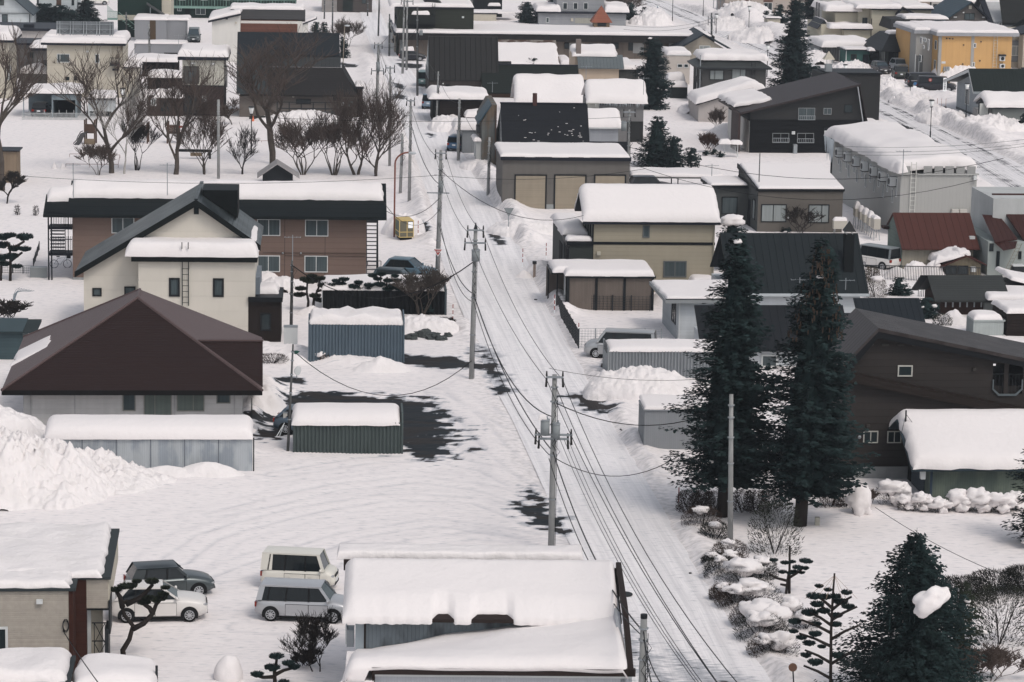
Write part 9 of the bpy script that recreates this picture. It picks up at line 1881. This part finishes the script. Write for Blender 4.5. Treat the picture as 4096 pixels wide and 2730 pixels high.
b=Bld('block_shed','low grey block shed with a snow strip before the pinkish apartments','shed',(1908,125),2110,58,2);b.walls(gx);cap(b,-.1,-.1,b.W,b.D,b.H,.35,401)
for i in range(3):o=MB().ell((0,0,2.6),(.62,.55,.55),12,8,.1,i).build('snowy_tank',SNOW,None,True);o.location=G(1820+i*30,110);tag(o,('left','middle','right')[i]+' of three snow-domed tanks by the block shed','tank','snow-domed tanks');MB().tube([(-.3,0,0),(-.3,0,2.1)],.06,5).tube([(.3,0,0),(.3,0,2.1)],.06,5).box(-.4,-.3,2.0,.4,.3,2.5).build('tank_stand',STEEL,o)
b=Bld('cream_hut','small cream hut left of the far spruce','hut',(2285,310),2400,170,3);b.walls(CREAM);b.flat(DKN,o=.2,th=.12,snow=.2,seed=402)
b=Bld('dark_timber_house','dark timber house with a snowy bird-house dormer at the top edge','house',(-350,150),-90,-80,6);b.walls(DARK);b.box('dormer',b.W*.55,-.4,2,b.W*.9,0,b.f(0,55).z,mat('dormer_wood',(.20,.09,.03)));cap(b,b.W*.5,-.8,b.W*.95,.3,b.f(0,55).z,.5,403,r=.4)
b=Bld('tan_low_wall','low tan wall building right of the olive building','building',(-345,185),-140,125,3);b.walls(CREAM);b.box('roof',-.1,-.1,b.H,b.W+.2,b.D,b.H+.12,DKN);cap(b,0,.5,b.W+3,b.D+3,b.H,.3,404)
tile(1,0);e=empty('crow',G(2165,905)+Vector((0,0,5.6)),0,'black crow perched on the rounded snow roof','bird')if False else None
tile(2,3)
for t,x,y,r,lb in(((2,3),1000,782,.42,'round bare manhole cover near the foreground shed'),((2,3),1597,593,.07,'small dark stone on the snowy roadside'),((2,1),212,1165,.12,'small dark lump on the lane edge')):tile(*t);o=MB().tube([(0,0,.0),(0,0,.045)],r,24).build('manhole_cover' if r>.2 else 'stone',mat('iron_dark',(.045,.05,.05),.6,mott=.3),None);o.location=G(x,y);tag(o,lb,'manhole' if r>.2 else 'stone')
tile(2,2);o=MB().box(-.12,-1.1,0,.12,1.1,.12).build('kerb_drain',DARK,None);o.location=G(1025,850);o.rotation_euler=(0,0,.22);tag(o,'dark strip of drain grating beside the ribbed shed','grating')
tile(3,3);e=empty('mirror_sign',G(240,1640),0,'round brown-orange disc on a leaning dark post at the bottom edge','road sign');MB().tube([(0,0,-.3),(-.12,0,1.0)],.03,6).build('post',STEELD,e);MB().tube([(-.12,-.02,1.0),(-.12,-.06,1.0)],.18,18).build('disc',mat('disc_rust',(.3,.14,.08)),e)
o=MB().box(-.12,-.12,0,.12,.12,.42).build('marker_post',mat('marker_cream',(.4,.37,.3)),None);o.location=G(440,160);tag(o,'short square cream post by the right tall spruce trunk','post')
cd=bpy.data.cameras.new('camera');cd.sensor_width=36;cd.lens=FPX/4096*36;cd.clip_end=8000;cd.clip_start=1
co=bpy.data.objects.new('camera',cd);col.objects.link(co);sc.camera=co
from mathutils import Matrix
Mx=Matrix((R,U,-F)).transposed().to_4x4();Mx.translation=CAM;co.matrix_world=Mx
w=bpy.data.worlds.new('World');sc.world=w;w.use_nodes=True
N=w.node_tree.nodes;L=w.node_tree.links;bg=N['Background']
sky=N.new('ShaderNodeTexSky');sky.sky_type='NISHITA';sky.sun_disc=False
SE,SA=math.radians(52),math.radians(145)
sky.sun_elevation=SE;sky.sun_rotation=SA;sky.dust_density=3.0;sky.ozone_density=1.0
hs=N.new('ShaderNodeHueSaturation');hs.inputs['Saturation'].default_value=.36
L.new(sky.outputs[0],hs.inputs['Color']);L.new(hs.outputs[0],bg.inputs[0]);bg.inputs[1].default_value=.15
sd=bpy.data.lights.new('sun','SUN');sd.energy=.85;sd.angle=math.radians(12);sd.color=(1,.89,.79)
so=bpy.data.objects.new('sun',sd);col.objects.link(so)
dv=Vector((math.sin(SA)*math.cos(SE),math.cos(SA)*math.cos(SE),math.sin(SE)))
so.rotation_euler=dv.to_track_quat('Z','Y').to_euler()
hz=MB().box(-5200,-600,-3.2,5200,6100,42).build('haze',None);tag(hz,kind='stuff');hm=bpy.data.materials.new('haze_air');hm.use_nodes=True;hn=hm.node_tree;hn.nodes.clear();ho=hn.nodes.new('ShaderNodeOutputMaterial');hv=hn.nodes.new('ShaderNodeVolumePrincipled');hv.inputs['Color'].default_value=(.82,.9,1,1);hv.inputs['Density'].default_value=.00015;hn.links.new(hv.outputs[0],ho.inputs['Volume']);hz.data.materials.append(hm)
sc.view_settings.view_transform='Standard';sc.view_settings.look='None';sc.view_settings.gamma=1
sc.view_settings.exposure=0.0
sc.cycles.max_bounces=5;sc.cycles.diffuse_bounces=3;sc.cycles.glossy_bounces=2
